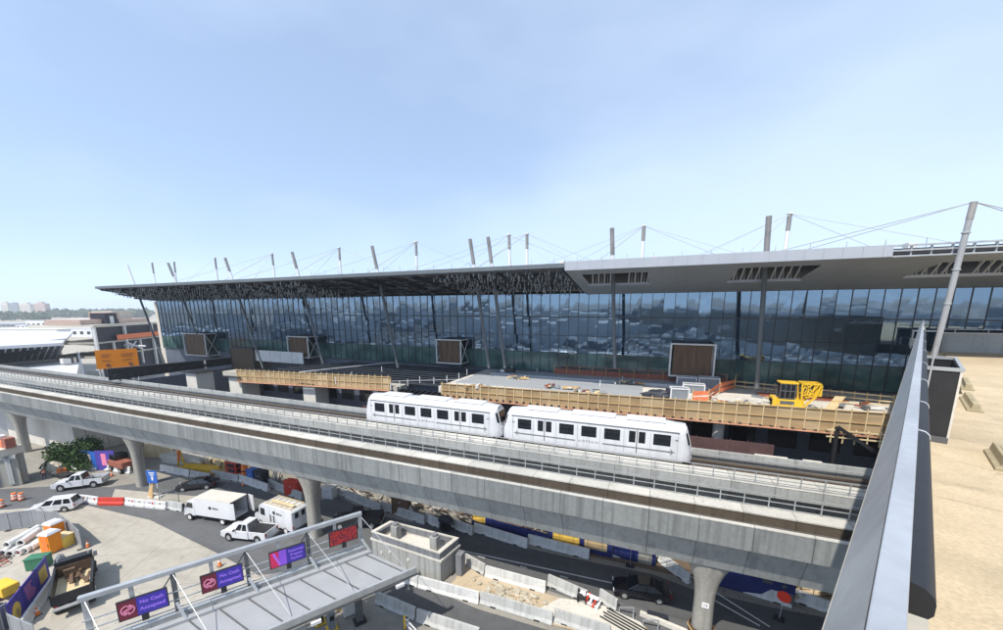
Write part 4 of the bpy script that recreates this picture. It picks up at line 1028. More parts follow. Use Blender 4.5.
# old white terminal with a slanting glass wall
zr = 14.5
r0, r1, r2, r3 = Pz(-60, 333, zr), Pz(73, 333.5, zr), Pz(63, 345.5, zr), Pz(-60, 352.5, zr)
t = thing('old_terminal', r2, 'low white terminal hall with slanted glass and a broad white roof at the left edge', 'terminal')
MB(r2).slab([r0, r1, r2, r3], (0, 0, 1), 0.8).build('roof', 'white', t)
k = 0.0
b2, b3 = Pz(56, 359, 9.5), Pz(-60, 369, 9.5)
mb = MB(r2).slab([r3 + Vector((0, 0, -.02)), r2 + Vector((0, 0, -.02)), b2, b3], (0, 1, 0), 0.3); mb.build('glass_wall', 'glass_dark', t)
mb = MB(r2)
for i in range(17):
    f = i / 16; mb.bar(r3.lerp(r2, f) + Vector((0, -.2, 0)), b3.lerp(b2, min(1, f)) + Vector((0, -.2, 0)), 0.35, 0.3)
mb.bar(b3, b2, 0.8, 0.8); mb.build('mullion_grid', 'galv', t)
f0, f1, f2, f3 = Pz(-60, 372, 9.0), Pz(10, 362, 9.0), Pz(80, 357, 9.0), Pz(75, 384, 9.0)
MB(r2).prism([tuple(q)[:2] for q in (f0, f1, f2, f3, Pz(-60, 395, 9.0))], 0, 9.0).build('lower_roof', 'white', t)
MB(r2).prism([tuple(q)[:2] for q in (b3, b2, Pz(62, 352, 9.5), Pz(-60, 352, 9.5))], 0, 9.4).build('hall', 'cream', t)
c = Pz(70, 350, 11); mb = MB(r2)
mb.tube(c + Vector((-2, 0, 2.4)), c + Vector((8, 6, 1.6)), 0.5, 0.5, n=8); mb.tube(c + Vector((8, 6, 1.6)), c + Vector((20, 12, 1.0)), 0.5, 0.3, n=8)
mb.build('roof_edge_tube', 'white', t)
for i in range(4):
    q = Pz(66 + i * 2.6, 363 - i * 0.3, 9.6); MB(r2).box((q.x, q.y, 10.2), (1.7, 1.7, 1.4)).build('roof_fan', 'stump' if i % 2 else 'white_dirty', t)
mb = MB(r2)
q = Pz(80, 352, 10); qq = Pz(96, 358, 10); mb.bar(Pz(78, 352, 11.5), Pz(86, 384, 4), 0.45).bar(Pz(79, 357, 9.5), Pz(98, 357, 9.5), 0.3).bar(Pz(82, 370, 6.5), Pz(101, 370, 6.5), 0.3)
mb.build('access_stair', 'white_dirty', t)

# middle distance: sheds, apron roofs, parked things
def shed(px0, px1, pyb, h, depth, label, mat='white_dirty', roof='conc_light', zb=0.0, name='airport_shed', cat='shed'):
    a, b = Pz(px0, pyb, zb), Pz(px1, pyb, zb); d = b - a; W = d.length; rz = math.atan2(d.y, d.x)
    t = thing(name, (a + b) / 2, label, cat, rz=rz, group='distant airport buildings')
    MB().box((0, depth / 2, h / 2), (W, depth, h)).build('wall', mat, t)
    MB().box((0, depth / 2, h + 0.15), (W + 0.6, depth + 0.6, 0.3)).build('roof', roof, t)
    mb = MB(); n = max(2, int(W / 6))
    for i in range(n): mb.box((-W / 2 + W * (i + .5) / n, -0.04, h * 0.5), (W / n * 0.45, 0.1, h * 0.35))
    mb.build('window_band', 'glass_dark', t)
    return t
shed(-30, 58, 336, 6, 40, 'long flat pale shed behind the white terminal roof', 'white_dirty', 'conc_light')
shed(27, 47, 328.5, 10, 30, 'white block shed standing behind the long flat roof', 'white', 'white')
shed(16, 26, 329, 5, 20, 'small white hut left of the white block shed', 'white', 'white')
shed(48, 92, 331, 6, 90, 'wide grey apron shed right of the white block shed', 'crate', 'decking')
shed(72, 93, 337, 7.5, 30, 'white low building touching the steel frame building', 'white', 'white')
shed(52, 95, 322.5, 6, 60, 'far pale terminal strip below the tree belt', 'cream', 'conc_light')
shed(-20, 15, 327, 4, 40, 'long grey shed at the left edge below the tree belt', 'crate', 'decking')
shed(95, 130, 318, 9, 60, 'far pale hangar right of the tree belt', 'pink', 'cream')
def tower(px0, px1, pyt, pyb, label, mat, topw=0.4):
    dist = 1500.0
    a, b = Pz(px0, pyb), Pz(px1, pyb); 
    d = b - a; W = d.length; rz = math.atan2(d.y, d.x)
    k = a.xy.length; H = 25 + (HZ - pyt) / 385 * a.dot(FW)
    t = thing('tower_block', (a + b) / 2, label, 'tower block', rz=rz, group='far apartment towers')
    MB().box((0, W * 0.2, H / 2), (W, W * 0.4, H)).build('wall', mat, t)
    mb = MB(); nf = int(H / 6)
    for i in range(1, nf):
        for j in range(5): mb.box((-W / 2 + W * (j + .5) / 5, -0.05, i * 6), (W / 5 * 0.5, 0.3, 2.4))
    mb.build('window_band', 'crate', t)
    MB().box((0, W * 0.2, H + 2.5), (W * topw, W * 0.25, 5)).build('roof_house', mat, t)
tower(3, 10, 303, 316, 'slim beige tower block at the far left of the skyline', 'cream')
tower(10.5, 20, 304, 316, 'dark grey slab tower between two beige slabs on the skyline', 'crate')
tower(21, 32, 304, 316, 'wide beige slab tower right of the dark slab on the skyline', 'cream')
tower(36, 47, 303.5, 316.5, 'lone beige tower block with a dark roof house on the skyline', 'pink')

# ------------------------------------------------------------------ vegetation
def leaves(mb, c, r, n, size, squash=0.8, rnd=random):
    c = Vector(c)
    for _ in range(n):
        d = Vector((rnd.gauss(0, 1), rnd.gauss(0, 1), rnd.gauss(0, 1))).normalized() * (r * rnd.random() ** 0.45)
        d.z *= squash; p = c + d
        u = Vector((rnd.gauss(0, 1), rnd.gauss(0, 1), rnd.gauss(0, 1))).normalized(); v = u.cross(Vector((rnd.gauss(0, 1), rnd.gauss(0, 1), rnd.gauss(0, 1)))).normalized()
        s = size * rnd.uniform(0.6, 1.3)
        mb.add([p - u * s, p + v * s * 0.6, p + u * s, p - v * s * 0.6], [(0, 1, 2, 3)])
rv = random.Random(11)
mb = MB()
for i in range(420):          # far-off wood that reads as one mass along the horizon
    px = rv.uniform(-60, 150); py = rv.uniform(317, 321.0) if px < 48 else rv.uniform(315.5, 318)
    p = Pz(px, py); h = rv.uniform(9, 19) if px < 48 else rv.uniform(14, 26)
    leaves(mb, (p.x, p.y, h * 0.55), h * 0.75, 26, h * 0.22, 0.75, rv)
for i in range(150):          # and further right and left behind the terminal
    a_ = rv.uniform(0, 1); p = Vector((-2600 + 5200 * a_, 1900 + rv.uniform(0, 200), 0)); leaves(mb, (p.x, p.y, 12), 26, 24, 7, 0.6, rv)
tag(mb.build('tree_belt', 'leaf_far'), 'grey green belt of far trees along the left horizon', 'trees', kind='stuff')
mb = MB(); mw = MB()  # unseen halls and vehicles, added to break up reflections in the terminal glass
for i in range(110):
    x_, y_ = rv.uniform(-420, 260), -rv.uniform(70, 560); w_, d_, h_ = rv.uniform(12, 55), rv.uniform(12, 30), rv.uniform(3, 19)
    (mb if i % 3 else mw).box((x_, y_, h_ / 2), (w_, d_, h_))
for i in range(420):
    x_, y_ = rv.uniform(-170, 110), -rv.uniform(12, 150); k_ = rv.random()
    (mb if k_ < .7 else mw).box((x_, y_, 0.9), (4.6 if k_ < .85 else 2.0, 1.9 if k_ < .85 else 4.6, 1.6) if k_ > .12 else (9, 2.6, 3.4))
tag(mb.build('unseen_surroundings', 'white_dirty'), 'pale airport halls and vehicles added unseen behind the viewpoint to be mirrored in the terminal glass', 'airport halls', kind='stuff')
tag(mw.build('unseen_surroundings', 'crate'), 'grey airport halls added unseen behind the viewpoint to be mirrored in the terminal glass', 'airport halls', kind='stuff')
def bush(px, py, r, h, label, n=500, mat='leaf', size=0.28):
    p = Pz(px, py); t = thing('bush', p, label, 'bush', group='shrubs below the viaduct')
    mb = MB()
    for k in range(5): mb.tube((rv.uniform(-.2, .2), rv.uniform(-.2, .2), 0), (rv.uniform(-r, r) * .6, rv.uniform(-r, r) * .6, h * 0.8), 0.07, 0.02, n=5)
    mb.build('stem', 'stump', t)
    mb = MB()
    for k in range(9): leaves(mb, (rv.uniform(-r, r) * .6, rv.uniform(-r, r) * .6, h * rv.uniform(.25, .85)), r * 0.6, n // 3, size * rv.uniform(0.6, 0.95), 0.8, rv)
    mb.build('foliage', mat, t)
bush(66, 467, 2.2, 3.2, 'loose green bush beside the pale rock pile')
bush(77, 464, 2.8, 4.6, 'tall dark bush in front of the blue hoarding', 700)
bush(88, 468, 2.6, 4.2, 'dark bush touching the tan board', 600)
bush(56, 470, 1.5, 2.0, 'small olive bush next to the worker', 300, size=0.22)
# ================================================================== vehicles (local x = forward)
def wheels(t, xs, track, r, w_=0.26, rim='galv'):
    for x in xs:
        for sy in (-1, 1):
            y = sy * track / 2
            wh = MB().tube((x, y - w_ / 2, r), (x, y + w_ / 2, r), r, n=20).build('wheel', 'rubber', t)
            MB().tube((x, y + sy * (w_ / 2 - 0.02), r), (x, y + sy * (w_ / 2 + 0.015), r), r * 0.6, n=14).build('rim', rim, wh)
def cabin(t, x0b, x1b, x0t, x1t, z0, z1, wb, wt, paint, splits=(0.0, 0.5, 1.0), name='cabin'):
    """greenhouse: tapered box with dark panes on its four sides"""
    P = lambda x, y, z: Vector((x, y, z))
    B = [P(x0b, -wb / 2, z0), P(x1b, -wb / 2, z0), P(x1b, wb / 2, z0), P(x0b, wb / 2, z0)]
    Tq = [P(x0t, -wt / 2, z1), P(x1t, -wt / 2, z1), P(x1t, wt / 2, z1), P(x0t, wt / 2, z1)]
    c = MB().rings([B, Tq]).build(name, paint, t, bevel=0.07)
    roof = MB()
    def pane(a, b, c_, d, m=0.10, mb=None):
        n = (b - a).cross(d - a).normalized(); ce = (a + b + c_ + d) / 4
        if n.dot(ce - P((x0b + x1b) / 2, 0, (z0 + z1) / 2)) < 0: n = -n
        uv = lambda f, g_: (a.lerp(b, f)).lerp(d.lerp(c_, f), g_)
        return [q for q in (uv(m, m), uv(1 - m, m), uv(1 - m, 1 - m), uv(m, 1 - m))], n
    q, n = pane(B[1], B[2], Tq[2], Tq[1], 0.06); MB().slab([p + n * 0.004 for p in q], n, 0.012).build('windscreen', 'glass_dark', t)
    q, n = pane(B[3], B[0], Tq[0], Tq[3], 0.09); MB().slab([p + n * 0.004 for p in q], n, 0.012).build('rear_window', 'glass_dark', t)
    for (a, b, c_, d) in ((B[0], B[1], Tq[1], Tq[0]), (B[3], B[2], Tq[2], Tq[3])):
        for f0, f1 in zip(splits[:-1], splits[1:]):
            q, n = pane(a.lerp(b, f0), a.lerp(b, f1), d.lerp(c_, f1), d.lerp(c_, f0), 0.09)
            MB().slab([p + n * 0.004 for p in q], n, 0.012).build('side_window', 'glass_dark', t)
    return c
def lights(t, xf, xr, w_, z, zr=None):
    for sy in (-1, 1):
        MB().box((xf, sy * (w_ / 2 - 0.22), z), (0.08, 0.34, 0.2)).build('headlight', 'lamp', t, bevel=0.02)
        MB().box((xr, sy * (w_ / 2 - 0.14), zr or z), (0.06, 0.2, 0.3)).build('tail_light', 'light_red', t)
def on_road(near_f, near_r, halfw):
    """centre and heading from the two near wheel points on the road"""
    a, b = Pz(*near_f), Pz(*near_r); d = (a - b).normalized(); n_ = Vector((-d.y, d.x, 0))
    mid = (a + b) / 2
    if (mid + n_).length_squared < (mid - n_).length_squared: n_ = -n_
    if n_.xy.dot(mid.xy) < 0: n_ = -n_
    return mid + n_ * halfw, math.atan2(d.y, d.x)

def pickup(near_f, near_r, label, bedcover='black', paint='car_white'):
    c, rz = on_road(near_f, near_r, 0.98); c.z = 0.012
    t = thing('pickup_truck', c, label, 'pickup truck', rz, 'pickup trucks')
    W = 1.96
    prof = [(-2.85, 0.55), (-2.85, 1.10), (-0.62, 1.16), (1.15, 1.18), (2.45, 1.08), (2.85, 0.92), (2.88, 0.50), (2.6, 0.42), (-2.6, 0.42)]
    # body shell with a real open bed: hood + cab block, bed floor and walls
    MB().sideprism([(-0.72, 0.42), (-0.72, 1.16), (1.15, 1.18), (2.45, 1.10), (2.84, 0.94), (2.88, 0.52), (2.6, 0.42)], -W / 2, W / 2, 0.03).build('body', paint, t, smooth=True)
    mb = MB()
    mb.box((-1.8, 0, 0.60), (2.10, 1.8, 0.3)); mb.box((-2.83, 0, 0.85), (0.08, W, 0.72))
    for sy in (-1, 1): mb.box((-1.79, sy * (W / 2 - 0.05), 0.85), (2.0, 0.10, 0.72))
    mb.build('bed', paint, t)
    MB().box((-1.78, 0, 0.78), (1.96, 1.74, 0.05)).build('bed_liner', 'rubber', t)
    if bedcover: MB().box((-1.78, 0, 1.20), (2.0, 1.72, 0.05)).build('bed_cover', bedcover, t)
    cabin(t, -0.70, 1.22, -0.45, 0.55, 1.16, 1.88, W * 0.93, W * 0.76, paint, (0.06, 0.48, 0.94))
    wheels(t, (-1.85, 1.85), W - 0.22, 0.40)
    for x in (-1.85, 1.85):
        for sy in (-1, 1): MB().tube((x, sy * (W / 2 - 0.02), 0.46), (x, sy * (W / 2 + 0.012), 0.46), 0.47, n=18).build('wheel_arch', 'black', t)
    lights(t, 2.85, -2.87, W, 0.86, 0.95)
    MB().box((2.92, 0, 0.58), (0.12, W * 0.95, 0.22)).build('bumper', 'galv', t, bevel=0.03); MB().box((-2.95, 0, 0.55), (0.14, W * 0.92, 0.2)).build('bumper', 'galv', t, bevel=0.03)
    MB().box((2.885, 0, 0.83), (0.04, 1.1, 0.26)).build('grille', 'black', t)
    for sy in (-1, 1): MB().box((0.95, sy * (W / 2 + 0.12), 1.28), (0.12, 0.24, 0.2)).build('mirror', 'black', t, bevel=0.03)
    t.scale = (0.96, 1.0, 1.12)
    return t
pickup((59, 492), (96, 487.5), 'white crew-cab pickup driving left in front of the far left pier', None)
pickup((226, 541), (261, 545), 'white pickup with a black bed cover parked beside the white step van', 'black')
pickup((332, 531), (380, 529), 'dark pickup half hidden behind the toll canopy rail', 'rubber', 'black')

def car(near_f, near_r, label, paint, name='parked_car', suv=False, hw=0.93):
    c, rz = on_road(near_f, near_r, hw); c.z = 0.014
    t = thing(name, c, label, 'car', rz)
    W = 1.88; zt = 1.70 if suv else 1.45; zb = 0.98 if suv else 0.86
    prof = [(-2.35, 0.36), (-2.42, 0.62), (-2.36, zb + 0.02), (-1.5, zb + 0.06), (1.0, zb + 0.04), (1.9, zb - 0.08), (2.32, zb - 0.24), (2.42, 0.52), (2.34, 0.32), (-2.2, 0.30)]
    MB().sideprism(prof, -W / 2, W / 2, 0.035).build('body', paint, t, smooth=True)
    if suv: cabin(t, -2.28, 1.15, -2.0, 0.35, zb + 0.02, zt, W * 0.92, W * 0.74, paint, (0.03, 0.3, 0.62, 0.95))
    else: cabin(t, -1.95, 1.25, -1.05, 0.35, zb + 0.02, zt, W * 0.92, W * 0.70, paint, (0.06, 0.5, 0.94))
    wheels(t, (-1.42, 1.45), W - 0.2, 0.34)
    for x in (-1.42, 1.45):
        for sy in (-1, 1): MB().tube((x, sy * (W / 2 - 0.03), 0.38), (x, sy * (W / 2 + 0.008), 0.38), 0.41, n=18).build('wheel_arch', 'black', t)
    lights(t, 2.36, -2.38, W, 0.68, 0.82)
    for sy in (-1, 1): MB().box((0.85, sy * (W / 2 + 0.10), zb + 0.1), (0.14, 0.2, 0.15)).build('mirror', paint, t, bevel=0.03)
    MB().box((2.40, 0, 0.55), (0.06, 0.9, 0.16)).build('grille', 'black', t)
    MB().box((-2.42, 0, 0.66), (0.03, 0.5, 0.13)).build('number_plate', 'txt_white', t)
    return t
car((617, 598), (667, 606), 'black car driving alone on the shaded road under the viaduct', 'car_black', 'black_car')
car((183, 492), (207, 489.5), 'small black car on the road behind the white box truck', 'car_black', 'black_car')
car((34, 516), (66, 512), 'white car with dark windows behind the grey fence screens', 'car_white', 'white_car', True)

def box_truck():
    c, rz = on_road((188, 523), (232, 524), 1.15); c.z = 0.012; rz -= R(11)
    t = thing('box_truck', c, 'white box truck with its rear door open and small dark emblem on the side', 'truck', rz)
    W = 2.3; L0 = -3.6
    MB().box((-0.2, 0, 0.62), (6.6, 0.9, 0.22)).build('chassis', 'black', t)
    mb = MB()                                     # cargo body with an open back
    x0, x1, z0, z1 = L0, 1.75, 0.85, 3.05
    mb.box(((x0 + x1) / 2, 0, z0 + 0.05), (x1 - x0, W, 0.1)); mb.box((x1 - 0.03, 0, (z0 + z1) / 2), (0.06, W - 0.1, z1 - z0 - 0.2))
    for sy in (-1, 1): mb.box(((x0 + x1) / 2, sy * (W / 2 - 0.03), (z0 + z1) / 2), (x1 - x0, 0.06, z1 - z0 - 0.2))
    mb.build('cargo_body', 'white', t)
    MB().box(((x0 + x1) / 2, 0, z1 - 0.06), (x1 - x0, W - 0.02, 0.10)).build('cargo_roof', 'conc_light', t)
    MB().box(((x0 + x1) / 2 + 0.9, 0, 1.9), (2.8, W - 0.3, 1.6)).build('load', 'tarp', t)
    for sy in (-1, 1):
        MB().box((x0 - 0.45 if sy < 0 else x0 - 0.25, sy * (W / 2 + 0.05), 1.95), (0.95 if sy < 0 else 0.5, 0.06, 2.0), 0.25 * sy).build('rear_door', 'white', t)
        mb = MB().box((x0 - 0.02, sy * (W / 2 - 0.06), 1.95), (0.08, 0.12, 2.15)); mb.build('rear_post', 'black', t)
    MB().sideprism([(1.95, 0.62), (1.95, 2.35), (2.25, 2.45), (2.95, 2.42), (3.40, 1.62), (3.55, 1.2), (3.55, 0.6)], -1.02, 1.02, 0.03).build('cab', 'car_white', t, smooth=True)
    MB().slab([(3.02, -0.88, 2.32), (3.02, 0.88, 2.32), (3.40, 0.92, 1.66), (3.40, -0.92, 1.66)], (1, 0, 0.5), 0.02).build('windscreen', 'glass_dark', t)
    for sy in (-1, 1):
        MB().slab([(2.2, sy * 1.015, 1.6), (3.25, sy * 1.015, 1.6), (2.95, sy * 1.005, 2.25), (2.2, sy * 1.005, 2.25)], (0, sy, 0), 0.02).build('side_window', 'glass_dark', t)
        MB().box((3.35, sy * 1.2, 1.9), (0.1, 0.22, 0.42)).build('mirror', 'black', t)
        MB().box((3.57, sy * 0.8, 0.95), (0.06, 0.3, 0.2)).build('headlight', 'lamp', t)
    MB().box((3.58, 0, 0.66), (0.12, 2.05, 0.26)).build('bumper', 'white_dirty', t)
    MB().box((3.57, 0, 1.15), (0.04, 1.0, 0.24)).build('grille', 'foot', t)
    wheels(t, (-2.1, 2.75), 1.95, 0.42, 0.32, 'white_dirty')
    for sy in (-1, 1):
        e = MB().tube((-0.55, sy * (W / 2 + 0.001), 2.0), (-0.55, sy * (W / 2 + 0.012), 2.0), 0.21, n=14).build('emblem', 'txt_black', t)
    return t
BT = box_truck()
def cargo_words(t, x, y, z, size):
    return text('SIGLA', size, 'lettering', 'txt_black', t, (x, y, z), (R(90), 0, math.pi if y > 0 else 0), bold=0.01)
cargo_words(BT, -1.35, 1.158, 2.0, 0.34)

def step_van():
    c, rz = on_road((257, 531), (298, 531), 1.1); c.z = 0.012; rz -= R(24)
    t = thing('step_van', c, 'tall white step van with roof rack parked left of the middle pier', 'van', rz)
    W = 2.2
    MB().sideprism([(-3.1, 0.55), (-3.12, 2.75), (-2.9, 2.95), (1.7, 2.98), (2.15, 2.72), (2.5, 1.75), (3.15, 1.45), (3.25, 0.9), (3.2, 0.5)], -W / 2, W / 2, 0.025).build('body', 'car_white', t, smooth=True)
    MB().slab([(2.19, -0.9, 2.6), (2.19, 0.9, 2.6), (2.50, 0.95, 1.82), (2.50, -0.95, 1.82)], (1, 0, 0.35), 0.02).build('windscreen', 'glass_dark', t)
    for sy in (-1, 1):
        y = sy * (W / 2 + 0.004)
        MB().box((1.65, y, 2.0), (0.75, 0.02, 0.85)).build('side_window', 'glass_dark', t)
        for x in (-0.2, 0.35) if sy > 0 else (-0.9,): MB().box((x, y, 1.45), (0.26, 0.02, 0.85)).build('vent', 'foot', t)
        MB().box((2.35, sy * (W / 2 + 0.14), 2.1), (0.08, 0.2, 0.45)).build('mirror', 'black', t)
        MB().box((3.24, sy * 0.8, 1.1), (0.06, 0.26, 0.24)).build('headlight', 'lamp', t)
        MB().box((-3.13, sy * 0.42, 2.25), (0.03, 0.42, 0.62)).build('rear_window', 'glass_dark', t)
        MB().box((-3.13, sy * 0.95, 1.0), (0.04, 0.14, 0.3)).build('tail_light', 'light_red', t)
    MB().tube((-0.3, W / 2 + 0.004, 2.25), (-0.3, W / 2 + 0.014, 2.25), 0.22, n=14).build('emblem', 'txt_black', t)
    cargo_words(t, -1.15, W / 2 + 0.010, 2.22, 0.36)
    mb = MB()
    for sy in (-1, 1): mb.box((-0.7, sy * 0.85, 3.12), (4.4, 0.06, 0.06))
    for i in range(6): mb.box((-2.7 + i * 0.8, 0, 3.06), (0.06, 1.7, 0.06))
    mb.build('roof_rack', 'lumber_pale', t)
    MB().box((-0.9, 0.3, 3.18), (3.6, 0.4, 0.12)).build('ladder', 'lumber_pale', t)
    MB().box((-3.2, 0, 0.6), (0.2, 2.0, 0.18)).build('bumper', 'black', t); MB().box((3.28, 0, 0.62), (0.16, 2.0, 0.24)).build('bumper', 'foot', t)
    wheels(t, (-2.0, 2.2), 1.9, 0.42, 0.3, 'white_dirty')
    return t
step_van()

def dump_truck():
    a, b = Pz(70, 612), Pz(101, 565)
    rz = R(157); c = Pz(78, 592); c.z = 0.014
    t = thing('dump_truck', c, 'black open-bed dump truck with planks in the bed beside the purple banners', 'dump truck', rz)
    W = 2.35
    MB().box((-0.2, 0, 0.78), (6.4, 0.9, 0.26)).build('chassis', 'black', t)
    x0, x1, z0, z1 = -3.3, 1.5, 1.15, 2.15
    mb = MB()
    for sy in (-1, 1):
        mb.box(((x0 + x1) / 2, sy * (W / 2 - 0.04), (z0 + z1) / 2), (x1 - x0, 0.08, z1 - z0))
        for i in range(6): mb.box((x0 + 0.35 + i * 0.85, sy * (W / 2 + 0.035), (z0 + z1) / 2), (0.12, 0.07, z1 - z0))
        mb.box(((x0 + x1) / 2, sy * (W / 2), z1 + 0.04), (x1 - x0 + 0.1, 0.16, 0.08))
    mb.box((x1, 0, (z0 + z1) / 2 + 0.2), (0.1, W, z1 - z0 + 0.4)); mb.box((x1 + 0.3, 0, z1 + 0.45), (0.8, W, 0.08))
    mb.build('bed', 'black', t)
    tg = MB().box((x0 - 0.03, 0, (z0 + z1) / 2 - 0.05), (0.08, W - 0.02, z1 - z0 - 0.1))
    for k in range(4): tg.box((x0 - 0.09, -0.85 + k * 0.57, 1.6), (0.06, 0.12, 0.8))
    tg.build('tailgate', 'black', t)
    MB().box(((x0 + x1) / 2, 0, z0 + 0.04), (x1 - x0 - 0.1, W - 0.16, 0.08)).build('bed_floor', 'lumber_pale', t)
    mb = MB(); rr2 = random.Random(2)
    for i in range(7): mb.box((-0.1 + rr2.uniform(-.9, .9), rr2.uniform(-.9, .3), z0 + 0.16 + i * 0.06), (rr2.uniform(1.4, 2.6), 0.22, 0.05), rr2.uniform(-.3, .3))
    mb.box((1.30, 0, 1.8), (0.06, W - 0.2, 0.9)); mb.box((0.7, 0.3, 1.75), (0.3, 0.7, 0.7))
    mb.build('scrap_boards', 'brown_ply', t)
    MB().box((x0 - 0.25, 0, 0.95), (0.5, W - 0.1, 0.1)).build('rear_step', 'galv', t)
    MB().sideprism([(1.75, 0.8), (1.75, 2.25), (2.0, 2.38), (2.7, 2.35), (3.0, 1.7), (3.9, 1.5), (4.05, 1.2), (4.05, 0.75)], -1.0, 1.0, 0.03).build('cab', 'black', t, smooth=True)
    MB().slab([(2.74, -0.85, 2.28), (2.74, 0.85, 2.28), (3.0, 0.88, 1.76), (3.0, -0.88, 1.76)], (1, 0, 0.5), 0.02).build('windscreen', 'glass_dark', t)
    for sy in (-1, 1):
        MB().box((2.3, sy * 1.0, 1.95), (0.8, 0.02, 0.5)).build('side_window', 'glass_dark', t)
        MB().box((2.9, sy * 1.25, 1.85), (0.12, 0.26, 0.5)).build('mirror', 'galv', t)
        MB().tube((1.6, sy * 0.95, 0.9), (1.6, sy * 0.95, 2.9), 0.07).build('exhaust_stack', 'galv', t)
        MB().box((x0 - 0.05, sy * 0.95, 1.05), (0.06, 0.16, 0.16)).build('tail_light', 'light_red', t)
    wheels(t, (-2.35, -1.3, 3.1), 1.95, 0.48, 0.4, 'white_dirty')
dump_truck()

# ================================================================== barriers
def jersey_mesh(L, h=1.02):
    prof = [(-0.30, 0), (-0.30, 0.08), (-0.16, 0.33), (-0.09, h), (0.09, h), (0.16, 0.33), (0.30, 0.08), (0.30, 0)]
    k = 0.06
    def ring(x, s_): return [(x, p[0] * s_, p[1] * (1 if s_ == 1 else 0.975)) for p in prof]
    return MB().rings([ring(-L / 2 + 0.03, 0.9), ring(-L / 2 + k + 0.03, 1), ring(L / 2 - k - 0.03, 1), ring(L / 2 - 0.03, 0.9)])
JG = 'concrete jersey barriers'
def jersey(a, b, label, mat='barrier', h=1.02, group=JG, z=0.012):
    p, q = Pz(*a), Pz(*b); d = q - p; L = d.length
    t = thing('jersey_barrier', ((p + q) / 2) + Vector((0, 0.3, z)), label, 'barrier', math.atan2(d.y, d.x), group)
    jersey_mesh(L, h).build('barrier_block', mat, t)
    mb = MB()
    for s_ in (-0.3, 0.3):
        mb.box((L * s_, 0, 0.05), (0.5, 0.62, 0.12))
    mb.build('drain_slot', 'black', t)
    MB().tube((L * 0.5 - 0.05, 0, 0.2), (L * 0.5 - 0.05, 0, h - 0.1), 0.05, n=8).build('joint_pin', 'rail_steel', t)
    return t
far = [((159, 471), (188, 477), 'whitish barrier beside the blue road sign, road side of the lumber'), ((189, 477), (209, 481), 'short grey barrier behind the small black car'), ((210, 477), (237, 482), 'dark grey barrier below the yellow beams'),
       ((237, 481), (267, 492), 'pale barrier with the orange tarp right above it'), ((267, 486), (301, 501), 'grey barrier ending at the middle pier'), ((336, 494), (380, 513), 'long grey barrier just right of the middle pier'),
       ((380, 510), (424, 525), 'grey barrier in front of the leaning plywood wedge'), ((425, 522), (439, 529), 'short barrier left of the dark bundled pump'), ((449, 527), (472, 536), 'short pale barrier right of the dark bundled pump'),
       ((473, 532), (527, 549), 'long pale barrier below the first yellow poster'), ((527, 544), (589, 560), 'long pale barrier below the second yellow poster'), ((590, 553), (649, 563), 'long pale barrier behind the front of the black car'),
       ((652, 557), (690, 586), 'slanted pale barrier touching the stickered pier'), ((720, 585), (793, 609), 'whitewashed barrier under the navy hoarding'), ((795, 602), (840, 618), 'whitewashed barrier at the right, below the twig heap')]
for i, (a, b, lab) in enumerate(far): jersey(a, b, lab, 'barrier' if i in (1, 2, 4, 5, 6) else 'barrier_pale')
near = [((441, 556), (459, 562), 'short dark barrier hidden at the right corner of the vault'), ((460, 562), (484, 576), 'dark barrier right of the vault, first on the road edge'), ((484, 577), (545, 594), 'stained white barrier in the middle of the road edge'), ((547, 586), (585, 603), 'dark grey barrier left of the red striped drum'),
        ((599, 601), (617, 613), 'short grey barrier right of the red striped drum'), ((393, 580), (417, 588), 'barrier with a faded red patch below the vault'), ((417, 588), (478, 605), 'long bluish barrier along the sandy strip'), ((479, 604), (552, 626), 'long barrier bordering the bottom road, next to the pale slab'), ((553, 622), (610, 640), 'grey barrier at the bottom edge right of the muddy road'),
        ((374, 604), (414, 621), 'barrier starting at the canopy post'), ((415, 622), (478, 643), 'barrier leaving the picture at the bottom beside the yellow rail'), ((165, 509), (181, 512), 'white barrier just left of the box truck')]
for i, (a, b, lab) in enumerate(near):
    j = jersey(a, b, lab, 'barrier_pale' if i in (2, 5, 6) else 'barrier')
    if i == 5:
        MB().box((0.4, -0.165, 0.62), (0.7, 0.02, 0.4)).build('red_patch', 'netting', j).rotation_euler = (R(-6), 0, 0)
jersey((103, 470), (129, 474), 'pale barrier in front of the red parked machine at the left', 'barrier_pale')
jersey((70, 470), (102, 470), 'pale barrier below the dark bush', 'barrier_pale')
